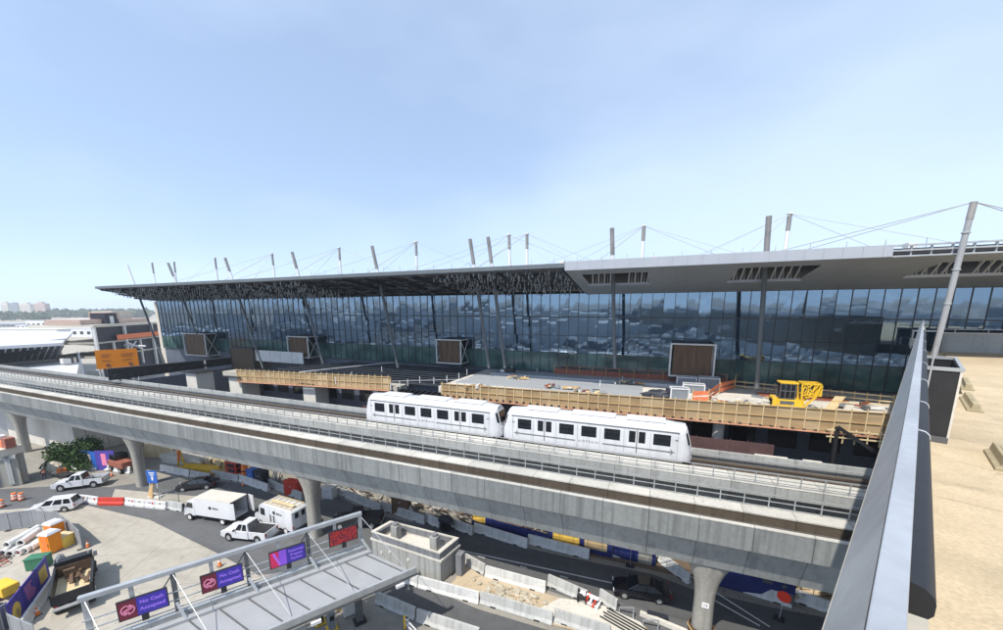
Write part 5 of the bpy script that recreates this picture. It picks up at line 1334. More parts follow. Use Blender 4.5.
# water filled barriers
wb = [((69, 502), (84, 503), 'white_dirty', 'white plastic barrier at the left end of the red and white row'), ((84, 503), (97, 505), 'white', 'second white plastic barrier, left of the red one'), ((97, 505.5), (123, 505.5), 'red', 'long red plastic barrier in the row'),
      ((124, 505.5), (134, 507), 'white', 'white plastic barrier right after the red one'), ((134, 507), (144, 508), 'white_dirty', 'white plastic barrier in front of the pier'), ((144, 508), (154, 509), 'white', 'white plastic barrier below the blue sign'), ((154, 509), (165, 510), 'white_dirty', 'last white plastic barrier before the box truck'),
      ((55, 476), (66, 474), 'orange', 'orange plastic barrier behind the white pickup')]
for a, b, mt, lab in wb:
    p, q = Pz(*a), Pz(*b); d = q - p; L = d.length
    t = thing('water_barrier', (p + q) / 2 + Vector((0, 0.25, 0.012)), lab, 'barrier', math.atan2(d.y, d.x), 'plastic water barriers')
    prof = [(-0.28, 0), (-0.28, 0.3), (-0.14, 0.5), (-0.12, 0.98), (0.12, 0.98), (0.14, 0.5), (0.28, 0.3), (0.28, 0)]
    MB().rings([[(x, y * s_, z) for y, z in prof] for x, s_ in ((-L / 2 + 0.02, .8), (-L / 2 + 0.12, 1), (L / 2 - 0.12, 1), (L / 2 - 0.02, .8))]).build('shell', mt, t, bevel=0.03)
    mb = MB(); n = max(1, int(L / 1.0))
    for i in range(n): mb.box((-L / 2 + L * (i + .5) / n, 0, 0.72), (0.3, 0.27, 0.14))
    mb.build('fork_slot', 'foot' if mt != 'red' else 'crimson', t)
    if mt in ('white', ) and L > 0.8:
        MB().box((L * 0.3, 0, 0.6), (0.22, 0.285, 0.5)).build('red_stripe', 'red', t)

# cones and drums
def cone(px, py, label, h=0.75):
    t = thing('traffic_cone', Pz(px, py, 0.02), label, 'traffic cone', group='orange traffic cones')
    MB().box((0, 0, 0.03), (0.42, 0.42, 0.06)).build('base', 'foot', t)
    MB().tube((0, 0, 0.06), (0, 0, h), 0.17, 0.035, n=14).build('body', 'orange', t, smooth=True)
    MB().tube((0, 0, h * 0.55), (0, 0, h * 0.72), 0.105, 0.08, n=14).build('white_band', 'txt_white', t)
cone(38, 615, 'red orange cone beside the white barrier below the purple banners'); cone(88, 547, 'orange cone at the end of the grey fence'); cone(112, 476, 'orange cone in front of the pale barrier by the red machine'); cone(243, 486, 'orange cone behind the box truck'); cone(220, 566, 'orange cone on the concrete behind the second sign', 0.9)
def drum(px, py, label):
    t = thing('traffic_drum', Pz(px, py, 0.02), label, 'traffic drum', group='orange striped drums')
    MB().tube((0, 0, 0), (0, 0, 0.1), 0.38, 0.38, n=16).build('base', 'rubber', t)
    for i in range(5): MB().tube((0, 0, 0.1 + i * 0.18), (0, 0, 0.28 + i * 0.18), 0.30 - i * 0.012, 0.29 - i * 0.012, n=16).build('band', 'orange' if i % 2 == 0 else 'txt_white', t)
drum(15, 500, 'orange striped drum left of the pair by the white car'); drum(22, 500, 'orange striped drum right of the pair by the white car'); drum(2, 507, 'orange striped drum at the left picture edge'); drum(150, 478, 'orange striped drum under the blue sign')
t = thing('barrel_barricade', Pz(590, 603, 0.02), 'red and white striped barricade next to a black spool at the road edge', 'barricade', R(-12))
for k in range(2):
    for i in range(5): MB().box((-0.9 + i * 0.45, -0.05 - k * 0.5, 0.75), (0.24, 0.05, 1.1)).build('slat', 'red' if i % 2 else 'txt_white', t).rotation_euler = (0, R(18), 0)
mb = MB().box((0, -0.3, 0.3), (2.3, 0.5, 0.08)).box((0, -0.3, 1.2), (2.3, 0.5, 0.08)); mb.build('barricade_rail', 'txt_white', t); t.scale = (0.72, 0.72, 0.75)
t = thing('cable_spool', Pz(582, 601, 0.02), 'small black cable spool left of the striped barricade', 'spool')
MB().tube((-0.3, 0, 0.55), (0.3, 0, 0.55), 0.38, n=16).build('cable_coil', 'rubber', t); mb = MB()
for x in (-0.34, 0.34): mb.tube((x - 0.04, 0, 0.55), (x + 0.04, 0, 0.55), 0.55, n=18)
mb.build('flange', 'black', t)

# ================================================================== signs
t = thing('road_sign', Pz(157, 497, 0.01), 'blue road sign on two white posts in front of the pier', 'sign', R(18))
MB().box((-0.25, 0, 2.9), (1.45, 0.06, 1.75)).build('panel', 'blue_sign', t)
mb = MB()
for z, w_ in ((3.45, 0.8), (3.15, 0.55)): mb.box((-0.2, -0.04, z), (w_, 0.02, 0.13))
mb.slab([(-0.3, -0.03, 2.4), (-0.1, -0.03, 2.4), (-0.1, -0.03, 2.75), (0.02, -0.03, 2.75), (-0.2, -0.03, 2.98), (-0.42, -0.03, 2.75), (-0.3, -0.03, 2.75)], (0, -1, 0), 0.02)
mb.build('sign_marks', 'txt_white', t)
for x in (-0.75, 0.3): MB().bar((x, 0.06, 0), (x - 0.05, 0.06, 3.7), 0.09).build('post', 'white', t)
MB().box((-0.2, 0, 0.1), (1.8, 0.6, 0.2)).build('foot', 'white_dirty', t)
q = Pz(148, 497, 0.01)
t = thing('plywood_wedge', q, 'orange brown plywood sheet leaning on the pier foot by the blue sign', 'plywood')
MB().slab([(0, 0, 0), (1.1, 0, 0), (0.75, 0.5, 2.1), (0.2, 0.5, 2.2)], (0, -1, 0.2), 0.06).build('sheet', 'lumber', t); MB().bar((0.5, 0.1, 0.1), (0.5, 0.6, 1.9), 0.08).build('strut', 'lumber_pale', t)
q = Pz(779, 619, 0.01)
t = thing('paddle_sign', q, 'red octagonal paddle sign on a thin post beside the whitewashed barriers', 'sign', R(-22))
MB().box((0, 0, 0.06), (0.7, 0.7, 0.1)).build('foot', 'rubber', t); MB().bar((0, 0, 0.1), (0.12, 0, 1.9), 0.06).build('post', 'galv', t)
mb = MB(); mb.slab([(0.12 + 0.5 * math.cos(a), -0.04, 2.15 + 0.5 * math.sin(a)) for a in [math.pi * (i + .5) / 4 for i in range(8)]], (0, -1, 0), 0.03); mb.build('panel', 'redbright', t)
MB().box((0.30, 0.03, 2.1), (0.9, 0.03, 0.8)).build('back_board', 'foot', t)
q = Pz(630, 566, 0.01)
t = thing('red_flag_stand', q, 'small red marker on a thin stand at the bend of the pale barriers', 'marker')
MB().bar((0, 0, 0), (0, 0, 1.9), 0.05).build('post', 'galv', t); MB().box((0, -0.03, 2.0), (0.34, 0.05, 0.34)).build('panel', 'redbright', t); MB().box((0, 0, 0.05), (0.8, 0.5, 0.1)).build('foot', 'rubber', t)

# hoardings beyond the road
def hoarding(a, b, h, label, mat='navy', posters=(), z0=0.0, group='blue site hoardings'):
    p, q = Pz(*a), Pz(*b); d = q - p; L = d.length
    t = thing('site_hoarding', (p + q) / 2 + Vector((0, 0, z0)), label, 'hoarding', math.atan2(d.y, d.x), group)
    MB().box((0, 0, h / 2), (L, 0.07, h)).build('panel', mat, t)
    n = int(L / 2.4) + 1
    each('hoarding_post', 'foot', t, [((-L / 2 + L * i / n, 0.07, h / 2), (0.08, 0.08, h)) for i in range(n + 1)])
    for f0, f1, m_ in posters: MB().box((-L / 2 + L * (f0 + f1) / 2, -0.045, h * 0.55), (L * (f1 - f0), 0.02, h * 0.6)).build('poster', m_, t)
    return t
hoarding((472, 524), (494, 532), 2.5, 'navy hoarding with a small yellow poster behind the dark bundled pump', 'navy', ((0.05, 0.62, 'yellow_art'),))
hoarding((494, 532), (548, 547), 1.5, 'low navy hoarding between two yellow posters', 'navy')
hoarding((548, 543), (612, 558), 2.2, 'navy hoarding with two wide ochre posters', 'navy', ((0.08, 0.5, 'yellow_art'), (0.58, 0.92, 'tan')))
hoarding((612, 556), (655, 566), 2.0, 'navy hoarding behind the red marker', 'navy')
h_ = hoarding((716, 585), (793, 606), 2.5, 'long plain navy hoarding right of the stickered pier', 'navy')
MB().box((0.9, -0.05, 1.75), (0.75, 0.02, 0.42)).build('notice', 'foot', h_); MB().tube((2.1, -0.04, 1.6), (2.1, -0.055, 1.6), 0.18, n=12).build('logo', 'foot', h_)
hoarding((82, 468), (98, 470), 3.0, 'blue hoarding with pale marks right of the dark bush', 'blue_sign', ((0.15, 0.35, 'txt_white'), (0.5, 0.7, 'cream')))
hoarding((98, 470), (117, 470), 3.2, 'purple hoarding with brown lower half', 'purple', ((0.3, 0.55, 'pinktext'),))
# tan boards under the viaduct at the left
t = thing('tan_board', Pz(92, 462, 0), 'big tan sheet board hanging below the viaduct behind the dark bush', 'board')
a, b, c_, d = [Py(px, py, 38) for px, py in ((84, 431), (106, 436), (105, 453), (96, 454))]
o_ = t.location.copy(); MB(o_).slab([a, b, c_, d], (0, 1, 0), 0.15).build('sheet', 'tan', t); MB(o_).bar(Vector((a.x, 38.3, a.z)), Vector((a.x + 2, 38.3, 0)), 0.2).bar(Vector((b.x, 38.3, b.z)), Vector((b.x, 38.3, 0)), 0.2).build('post', 'stump', t)
t = thing('tan_board', Pz(118, 462, 0), 'smaller orange and white board right of the tan one', 'board')
a, b, c_, d = [Py(px, py, 38) for px, py in ((112, 437), (123, 440), (121, 450), (111, 450))]
o_ = t.location.copy(); MB(o_).slab([a, b, c_, d], (0, 1, 0), 0.15).build('sheet', 'yellow_art', t); MB(o_).slab([a, b, b.lerp(c_, .4), a.lerp(d, .3)], (0, -1, 0), 0.03).build('top_sheet', 'white', t); MB(o_).bar(Vector((c_.x, 38.3, b.z)), Vector((c_.x, 38.3, 0)), 0.2).build('post', 'stump', t)

# abutment wall at the left edge
x0 = Pz(57, 471); x0.y = 31.2; x0.x = -85.0 + (31.2 - 28.0) * -2.2
t = thing('abutment_wall', (x0.x, x0.y, 0), 'pale concrete abutment wall with a dark roof at the left edge', 'wall')
W_ = 26
MB().box2((-W_, 0.0, 0), (0, 14, 5.4)).build('wall', 'conc_light', t)
MB().box2((-W_, -0.4, 5.4), (0.3, 14.3, 5.8)).build('coping', 'concrete', t); MB().box2((-W_, 0.4, 5.81), (-0.6, 13.6, 6.0)).build('roof', 'roofdark', t)
mb = MB()
for i in range(5): mb.box((0.02, 1.5 + i * 2.8, 2.9), (0.06, 0.12, 4.9))
mb.build('wall_joint', 'concrete', t)
q0, q1 = Pz(-8, 489), Pz(22, 485)
t = thing('recessed_wall', (q0 + q1) / 2, 'grey panelled concrete wall at the left edge below the far left pier', 'wall', head(q0, q1))
L = (q1 - q0).length
MB().box((-2, 0.4, 2.3), (L + 4, 0.5, 4.6)).build('wall', 'pier', t)
mb = MB()
for x in (-L * 0.35, L * 0.2): mb.box((x, 0.1, 2.5), (0.5, 0.3, 4.4))
mb.box((0, 0.1, 4.3), (L, 0.3, 0.5)); mb.build('rib', 'barrier', t)
t = thing('brick_pallet', Pz(4, 446, 5.6), 'orange and white bundles on a cream ledge at the left edge', 'bundles')
for i in range(4): MB().box((-2 + i * 1.3, 0, 0.5 + 0.3 * (i % 2)), (1.1, 1.0, 0.9 + 0.5 * (i % 2))).build('bundle', ('orange', 'white_dirty', 'netting', 'rust')[i], t, bevel=0.06)
MB().box((-.4, 0, -0.5), (5, 2.4, 1.0)).build('ledge', 'cream', t); MB().box((-.4, 0.3, -3.2), (4.6, 1.6, 4.6)).build('plinth', 'pier', t)
rk = thing('rock_pile', Pz(56, 472), 'pale rock pile between the olive bush and the dark bush', 'rocks')
mb = MB(); mb.sphere((0, 0, 0.7), 1.3, 1.3, 0.8, 0.8, 9, 6, 0.12); mb.build('boulder', 'rock', rk); mb = MB(); mb.sphere((1.5, -0.3, 0.3), 0.7, 1.2, 1, 0.7, 8, 5, 0.15); mb.build('boulder', 'rock', rk)
t = thing('parked_machine', Pz(124, 470), 'dark red machine behind the pale barrier at the left', 'machine')
MB().box((0, 0, 1.3), (4.0, 2.0, 1.0)).build('body', 'rust', t, bevel=0.1); MB().box((-0.8, 0, 2.2), (1.6, 1.7, 0.9)).build('cab', 'glass_dark', t, bevel=0.05); wheels(t, (-1.3, 1.3), 1.9, 0.45)
t = thing('wheel_pile', Pz(64, 477), 'black heap of rubber mats by the white pickup', 'mats')
for i in range(3): MB().box((i * 0.5 - 0.4, 0, 0.2 + 0.18 * i), (3.2 - i * 0.6, 1.2, 0.2), 0.1 * i).build('mat', 'rubber', t)

# ================================================================== work strip under the viaduct
rs = random.Random(21)
def stack(px, py, L, n, mat, label, rz=0.2, layers=3, name='lumber_stack', th=0.22):
    t = thing(name, Pz(px, py, 0.01), label, 'stack', rz, 'material stacks under the viaduct')
    for k in range(layers):
        mb = MB()
        for i in range(n): mb.box((rs.uniform(-.3, .3), (i - n / 2) * th * 1.5, th * 0.6 + k * th * 1.15), (L * rs.uniform(.85, 1), th * 1.2, th), rs.uniform(-.03, .03))
        mb.build('layer', mat, t)
    mb = MB()
    for x in (-L * .3, L * .3): mb.box((x, 0, 0.03), (0.15, n * th * 1.5, 0.06))
    mb.build('bearer', 'lumber', t)
stack(166, 455, 7, 5, 'lumber_pale', 'tall stack of pale lumber just right of the second pier', 0.3, 6, th=0.3)
stack(188, 462, 9, 5, 'conc_light', 'stack of grey white planks behind the small black car', 0.1, 4, th=0.3)
stack(205, 470, 8, 4, 'yellow', 'low stack of yellow beams behind the barriers', 0.15, 2, th=0.3)
stack(222, 463, 9, 4, 'lumber_pale', 'criss-crossed pale beams left of the red stillage', -0.35, 4, th=0.3)
stack(196, 452, 8, 4, 'yellow', 'higher yellow timber beams below the viaduct shade', 0.5, 4, th=0.3)
stack(232, 474, 6, 4, 'lumber', 'brown beams next to the red stillage', 0.6, 3)
t = thing('yellow_barrier', Pz(182, 467), 'yellow folding trestle with an orange strut on the lumber', 'trestle')
mb = MB().bar((-1, 0, 0), (0, 0, 3.0), 0.18).bar((1, 0, 0), (0, 0, 3.0), 0.18).bar((-0.7, 0, 1), (0.7, 0, 1), 0.14); mb.build('leg_frame', 'yellow', t); MB().bar((0, -0.3, 1.2), (0.3, -0.3, 3.0), 0.25).build('strut', 'orange', t)
t = thing('red_stillage', Pz(236, 478), 'red steel stillage left of the orange tarp', 'stillage')
mb = MB()
for z in (0.2, 1.0, 1.8, 2.6): mb.box((0, 0, z), (2.3, 1.2, 0.16))
for sx in (-1, 1):
    for sy in (-1, 1): mb.box((sx * 1.05, sy * 0.55, 1.4), (0.14, 0.14, 2.8))
mb.build('frame', 'red', t); MB().box((0, 0, 1.5), (1.8, 0.9, 2.0)).build('load', 'tarp', t)
t = thing('orange_tarp', Pz(246, 480), 'bright orange tarp roll standing upright above the pale barrier', 'tarp')
MB().rings([[(0.45 * s_ * math.cos(a) * (1 + .2 * math.sin(3 * a)), 0.4 * s_ * math.sin(a), z) for a in [2 * math.pi * i / 12 for i in range(12)]] for z, s_ in ((0, 1.1), (0.8, 1.3), (1.8, 1.1), (2.7, 0.7))]).build('roll', 'orange', t, smooth=True)
MB().tube((0, -0.05, 1.5), (0, -0.05, 1.62), 0.55, n=12).build('strap', 'rubber', t)
for i, (px, py, w_, h_, mt, lab) in enumerate(((254, 482, 1.2, 2.0, 'blue_sign', 'small blue tool chest right of the orange tarp'), (263, 485, 1.8, 2.2, 'tarp', 'black tool chest right of the blue one'), (294, 494, 2.2, 1.9, 'red', 'red steel box beside the middle pier'), (330, 497, 1.6, 1.5, 'white', 'white bag just right of the middle pier'), (402, 513, 2.2, 2.4, 'brown_ply', 'brown plywood crate behind the grey barrier'))):
    t = thing('site_box', Pz(px, py), lab, 'site box', rs.uniform(-.2, .2), 'site boxes under the viaduct')
    MB().box((0, 0, h_ / 2), (w_, 1.1, h_)).build('box_body', mt, t, bevel=0.05); MB().box((0, 0, h_ + 0.05), (w_ + 0.1, 1.2, 0.1)).build('lid', mt if mt != 'white' else 'white_dirty', t); MB().box((0, -0.57, h_ * 0.7), (0.25, 0.05, 0.14)).build('latch', 'galv', t)
t = thing('steel_bundle', Pz(276, 487), 'leaning bundle of grey scaffold tubes left of the red box', 'scaffold tubes')
for i in range(9):
    MB().tube((rs.uniform(-1.2, 1.0), rs.uniform(-.4, .4), 0.05), (rs.uniform(-.8, 2.4), rs.uniform(.2, .8), rs.uniform(1.2, 2.8)), 0.06, n=7).build('tube', 'galv' if i % 2 else 'foot', t)
t = thing('leaning_wedge', Pz(399, 514), 'pale triangular plywood wedge standing behind the grey barrier', 'plywood')
MB().slab([(-.3, 0, 0), (0.55, 0, 0), (0.2, 0.3, 2.4)], (0, -1, 0), 0.06).build('sheet', 'lumber', t); MB().slab([(1.0, 0, 0), (2.6, 0.1, 0), (1.4, 0.4, 1.3)], (0, -1, 0), 0.05).build('side_sheet', 'white_dirty', t)
for px0, px1, py0, py1, lab in ((322, 348, 487, 497, 'tangle of pale boards and cables right of the middle pier'), (350, 378, 492, 508, 'tangle of grey cables and white tubes along the long barrier'), (405, 440, 507, 518, 'row of reinforcing bars behind the plywood wedge'), (455, 472, 522, 528, 'small heap of hoses by the first yellow poster'), (505, 545, 533, 545, 'heap of grey pipes in front of the low navy hoarding')):
    a, b = Pz(px0, py0), Pz(px1, py1)
    t = thing('cable_heap', (a + b) / 2, lab, 'debris', head(a, b), 'heaps along the work strip')
    L = (b - a).length
    for k, mt in enumerate(('galv', 'brown_ply', 'conc_light', 'tarp')):
        mb = MB()
        for i in range(8): p = Vector((rs.uniform(-L / 2, L / 2), rs.uniform(0, 2.2), rs.uniform(.1, 1.1))); mb.bar(p, p + Vector((rs.uniform(-1.8, 1.8), rs.uniform(-.4, .6), rs.uniform(-.4, .5))), 0.10 if k else 0.07)
        mb.build('strand', mt, t)
t = thing('pump_unit', Pz(446, 530), 'dark bundled pump on a stand in the gap of the barriers', 'pump')
MB().sphere((0, 0, 1.3), 0.75, 1.3, 0.8, 0.7, jit=0.08).build('hose_bundle', 'tarp', t); MB().box((0, 0, 0.4), (0.9, 0.7, 0.8)).build('stand', 'black', t); MB().tube((0.3, -.3, 1.0), (1.3, -.3, 1.3), 0.1).build('hose', 'foot', t)
t = thing('twig_heap', Pz(812, 604), 'brown heap of twigs and scrap behind the right barrier', 'brush heap')
mb = MB()
for i in range(140):
    p = Vector((rs.uniform(-3, 3), rs.uniform(-.2, 1.6), rs.uniform(.3, 1.5))); mb.bar(p, p + Vector((rs.uniform(-.7, .7), rs.uniform(-.3, .3), rs.uniform(-.2, .5))), 0.045)
tag(mb.build('twigs', 'stump', t), kind='stuff'); MB().box((0, 0.8, 0.3), (6.4, 2.0, 0.6)).build('mound', 'dirt', t)
t = thing('rubble_heap', Pz(508, 594), 'tan rubble and straw heap on the sandy strip between the barriers', 'rubble')
mb = MB()
for i in range(90):
    s_ = rs.uniform(.06, .26); mb.sphere((rs.gauss(0, 1.3), rs.gauss(0, .5), s_ * 0.6), s_, 1.2, 1, .7, 6, 4, 0.2)
tag(mb.build('stones', 'rock', t), kind='stuff'); mb = MB()
for i in range(60): p = Vector((rs.gauss(0, 1.3), rs.gauss(0, .5), .1)); mb.bar(p, p + Vector((rs.uniform(-.4, .4), rs.uniform(-.3, .3), rs.uniform(0, .25))), 0.03)
tag(mb.build('straw', 'lumber', t), kind='stuff')
t = thing('rail_bundle', Pz(625, 625), 'bundle of black steel bars with silver frames at the bottom road edge', 'steel bars', R(-20))
for i in range(5): MB().box((0.2 + 0.2 * (i % 2), -0.6 + i * 0.3, 0.1), (4.2, 0.06, 0.1)).build('bar', 'black', t)
mb = MB()
for x in (0.2, 2.2):
    mb.bar((x, 1.1, 0), (x, 1.1, 1.0), 0.09).bar((x, 1.1, 1.0), (x - 1.1, 0.9, 0.5), 0.09).bar((x - 1.1, .9, 0), (x - 1.1, .9, 0.5), 0.09)
mb.build('stand_frame', 'alu', t)
t = thing('curb_stack', Pz(672, 619), 'white kerb beams lying along the road edge left of the stickered pier', 'kerb beams')
a, b = Pz(640, 615), Pz(700, 640); MB(t.location).bar(a + Vector((0, 0, .2)), b + Vector((0, 0, .2)), 0.3, 0.35).build('beam', 'conc_light', t); MB(t.location).box(a.lerp(b, .3) + Vector((0, .3, .45)), (1.6, .3, .2)).build('timber_block', 'tarp', t)

# concrete vault
Fp = Pz(440, 583); zr = Py(440, 553, Fp.y).z
Lr, Br, Rr_, Fr = Pz(371, 531, zr), Pz(390, 520.5, zr), Pz(459, 537.5, zr), Pz(440, 553, zr)
ctr = (Lr + Br + Rr_ + Fr) / 4
t = thing('concrete_vault', (ctr.x, ctr.y, 0), 'open topped concrete vault with two stubs beside the canopy', 'vault')
oo = t.location.copy(); oo.z = 0
cs = [Lr, Fr, Rr_, Br]
def ins(k): return [ctr + (p - ctr) * k for p in cs]
def wallring(mb, outer, inner, z0, z1):
    n = 4
    for i in range(n):
        j = (i + 1) % n
        vs = [(outer[i].x, outer[i].y), (outer[j].x, outer[j].y), (inner[j].x, inner[j].y), (inner[i].x, inner[i].y)]
        mb.prism(vs, z0, z1)
mb = MB(oo); wallring(mb, ins(1.0), ins(0.86), 0, zr - 0.95); mb.build('wall', 'vault', t)
mb = MB(oo); wallring(mb, ins(1.03), ins(0.86), zr - 0.95, zr - 0.75); mb.build('ledge', 'conc_light', t)
mb = MB(oo); wallring(mb, ins(0.985), ins(0.86), zr - 0.75, zr - 0.12); mb.build('collar', 'brick_grey', t)
mb = MB(oo); wallring(mb, ins(1.0), ins(0.9), zr - 0.12, zr); mb.build('rim', 'conc_light', t)
mb = MB(oo); mb.prism([(p.x, p.y) for p in ins(0.865)], zr - 1.3, zr - 0.95); mb.build('floor', 'conc_light', t)
for px, py in ((396, 533), (435, 544)):
    q = Pz(px, py, zr - 0.4); s_ = MB(oo).box((q.x, q.y, zr - 0.25), (0.75, 0.75, 1.5)).build('stub', 'vault', t, bevel=0.03); MB(oo).tube((q.x, q.y, zr + 0.45), (q.x, q.y, zr + 0.7), 0.3, n=12).build('stub_cap', 'brick_grey', s_)
mb = MB(oo); q = Fr.lerp(Lr, 0.2); mb.box2((Rr_.x + 0.3, Rr_.y - 1.3, 0), (Rr_.x + 0.9, Rr_.y - 0.5, 2.2)); mb.build('conduit_box', 'brick_grey', t)
for f, z in ((0.45, zr - 1.8), (0.72, zr - 1.6), (0.85, zr - 2.0)):
    q = Fr.lerp(Lr, f); n_ = (Fr - Rr_).normalized(); MB(oo).tube((q.x + n_.x * -.05, q.y + n_.y * -.05, z), (q.x + n_.x * .06, q.y + n_.y * .06, z), 0.16, n=12).build('anchor_plate', 'conc_light', t)
# ================================================================== toll canopy with its sign rail
ZC = 6.0
K1 = Pz(410, 570, ZC)                               # right-hand front corner
rz = R(58.5)                                        # canopy axis, pointing to its right end
Wd, SK = 4.55, -0.44                                # depth, skew of the seams
LEN = 17.0
t = thing('toll_canopy', Vector((K1.x, K1.y, 0)), 'grey standing seam canopy over the exit lanes with a truss rail along its back', 'canopy', rz)
def G(x, y, z): return Vector((x + SK * y, y, z))
def para(mb, x0, x1, y0, y1, z0, z1):
    mb.prism([tuple(G(x0, y0, 0))[:2], tuple(G(x1, y0, 0))[:2], tuple(G(x1, y1, 0))[:2], tuple(G(x0, y1, 0))[:2]], z0, z1); return mb
para(MB(), -LEN, -0.05, 0.12, Wd - 0.2, ZC - 0.12, ZC).build('roof_sheet', 'seam', t)
x = -0.45
while x > -LEN: MB().bar(G(x, 0.14, ZC + 0.03), G(x, Wd - 0.25, ZC + 0.03), 0.07, 0.06).build('seam_rib', 'foot', t); x -= 1.55
para(MB(), -LEN, 0.45, -0.10, 0.118, ZC - 0.5, ZC + 0.06).build('front_beam', 'galv', t)
para(MB(), -LEN, 0.5, -0.14, -0.102, ZC - 0.55, ZC - 0.38).build('drip_edge', 'foot', t)
para(MB(), -LEN, 0.0, Wd - 0.198, Wd + 0.15, ZC - 0.5, ZC + 0.35).build('back_beam', 'galv', t)
para(MB(), -LEN, 0.0, Wd - 0.9, Wd - 0.5, ZC + 0.004, ZC + 0.2).build('gutter', 'seam', t)
HR = 3.1
BX = SK * (Wd + 0.1)
MB().bar((-15.4 + BX, Wd + 0.1, ZC + HR), (0.12 + BX, Wd + 0.1, ZC + HR), 0.30, 0.30).build('top_chord', 'alu', t, bevel=0.04)
for i in range(5):
    x = -0.05 - i * 3.78 + BX
    MB().box((x, Wd + 0.1, ZC + HR / 2), (0.24, 0.2, HR - 0.3)).build('truss_post', 'galv' if i in (0, 4) else 'foot', t)
    if i < 4:
        MB().box((x - 1.89, Wd + 0.1, ZC + HR * 0.72), (0.2, 0.18, HR * 0.45)).build('truss_post', 'galv', t)
        MB().bar((x, Wd + 0.1, ZC + HR - 0.2), (x - 0.9, Wd + 0.1, ZC + 1.6), 0.06).build('brace', 'foot', t)
    MB().tube((x + 0.05, Wd - 0.05, ZC + HR - 0.2), G(-0.1 - i * 3.78, 0.3, ZC + 0.1), 0.022, n=8).build('tie_rod', 'alu', t)
    MB().bar(G(x - BX, Wd - 0.85, ZC + 0.1), (x, Wd - 0.05, ZC + 1.0), 0.13).build('knee_brace', 'galv', t)
for z in (0.62, 1.18, 1.74): MB().box((-7.7 + BX, Wd - 0.02, ZC + z), (15.4, 0.055, 0.065)).build('hand_rail', 'galv', t)
for x in (-0.7, -9, -15.5):
    MB().box((x + BX, Wd - 0.25, ZC / 2 - 0.3), (0.5, 0.5, ZC - 0.6)).build('column', 'foot', t); MB().box((x + BX, Wd - 0.25, 0.08), (0.9, 0.9, 0.16)).build('base_plate', 'black', t)
for x in (-0.9, -6.5): MB().box((x, -0.26, ZC - 0.7), (0.6, 0.2, 0.2)).build('lamp_unit', 'white', t)
v = Vector((-math.sin(rz), math.cos(rz), 0))
CAN = t
CM = Matrix.Translation(CAN.location) @ Matrix.Rotation(rz, 4, 'Z')
Minv = CM.inverted()
def sign_board(xz, w_, h_, label):
    s = thing('lane_sign', CM @ Vector((xz[0], Wd - 0.14, xz[1])), label, 'sign', rz, 'lane signs on the canopy rail')
    MB().box((0, 0.03, -h_ / 2 - 0.2), (0.3, 0.22, 0.42)).build('bracket', 'black', s)
    MB().box((0, 0.045, 0), (w_ + 0.1, 0.12, h_ + 0.1)).build('cabinet', 'black', s)
    return s
def px2x(px, py):  # where along the rail a sight line meets it
    o = CM @ Vector((0, Wd - 0.14, 0)); n = v
    r = ray(px, py); k = (o - EYE).dot(n) / r.dot(n); q = Minv @ (EYE + r * k); return q.x, q.z
RX = (R(90), 0, 0)
def no_cash(px, py, label):
    s = sign_board(px2x(px, py), 2.15, 1.16, label)
    MB().box((-0.68, -0.022, 0), (0.78, 0.012, 1.14)).build('left_face', 'led_maroon', s); MB().box((0.395, -0.022, 0), (1.36, 0.012, 1.14)).build('right_face', 'led_purple', s)
    mb = MB()
    for k in range(24):
        a0 = 2 * math.pi * k / 24
        if k % 12 in (5, ): continue
        a1 = 2 * math.pi * (k + 1.05) / 24
        mb.bar((-0.68 + 0.29 * math.cos(a0), -0.036, 0.29 * math.sin(a0)), (-0.68 + 0.29 * math.cos(a1), -0.036, 0.29 * math.sin(a1)), 0.02, 0.07)
    mb.build('ring_emblem', 'pinktext', s)
    mb = MB(); pts = [Vector((-0.68 + 0.22 * math.sin(q * 1.05) , -0.036, 0.21 - 0.42 * (i / 10))) for i, q in enumerate([2 * math.pi * (j / 10) for j in range(11)])]
    for a, b in zip(pts[:-1], pts[1:]): mb.bar(a, b, 0.02, 0.1)
    mb.build('ring_mark', 'pinktext', s)
    text('No Cash', 0.30, 'lettering', 'txt_violet', s, (0.40, -0.034, 0.23), RX, bold=0.01); text('Accepted', 0.30, 'lettering', 'txt_violet', s, (0.40, -0.034, -0.2), RX, bold=0.01)
no_cash(143.5, 604.5, 'violet and maroon sign reading No Cash Accepted, the nearer of two alike, furthest left')
no_cash(222.5, 578.5, 'violet and maroon sign reading No Cash Accepted, next to the purple and red sign')
s = sign_board(px2x(288, 555.5), 2.2, 1.15, 'purple sign with a red and magenta left half on the canopy rail')
MB().box((-0.83, -0.022, 0), (0.52, 0.012, 1.13)).build('left_face', 'crimson', s); MB().box((-0.33, -0.022, 0), (0.47, 0.012, 1.13)).build('middle_face', 'led_violet', s); MB().box((0.50, -0.022, 0), (1.17, 0.012, 1.13)).build('right_face', 'led_purple', s)
MB().slab([(-0.95, -0.03, 0.5), (-0.8, -0.03, 0.5), (-0.45, -0.03, -0.5), (-0.6, -0.03, -0.5)], (0, -1, 0), 0.01).build('swoosh', 'magenta', s)
for tx, z in (('Reserved', 0.30), ('Prepaid', 0.0), ('Parking', -0.30)): text(tx, 0.25, 'lettering', 'txt_violet', s, (0.52, -0.034, z), RX, bold=0.008)
s = sign_board(px2x(343.5, 535.5), 2.0, 1.12, 'red dotted sign at the right end of the canopy rail')
MB().box((0, -0.022, 0), (1.96, 0.012, 1.1)).build('face', 'led_maroon', s)
mb = MB(); rs = random.Random(4)
for i in range(30):
    for j in range(12):
        if rs.random() < 0.42: mb.box((-0.93 + i * 0.064, -0.032, -0.5 + j * 0.09), (0.042, 0.012, 0.06))
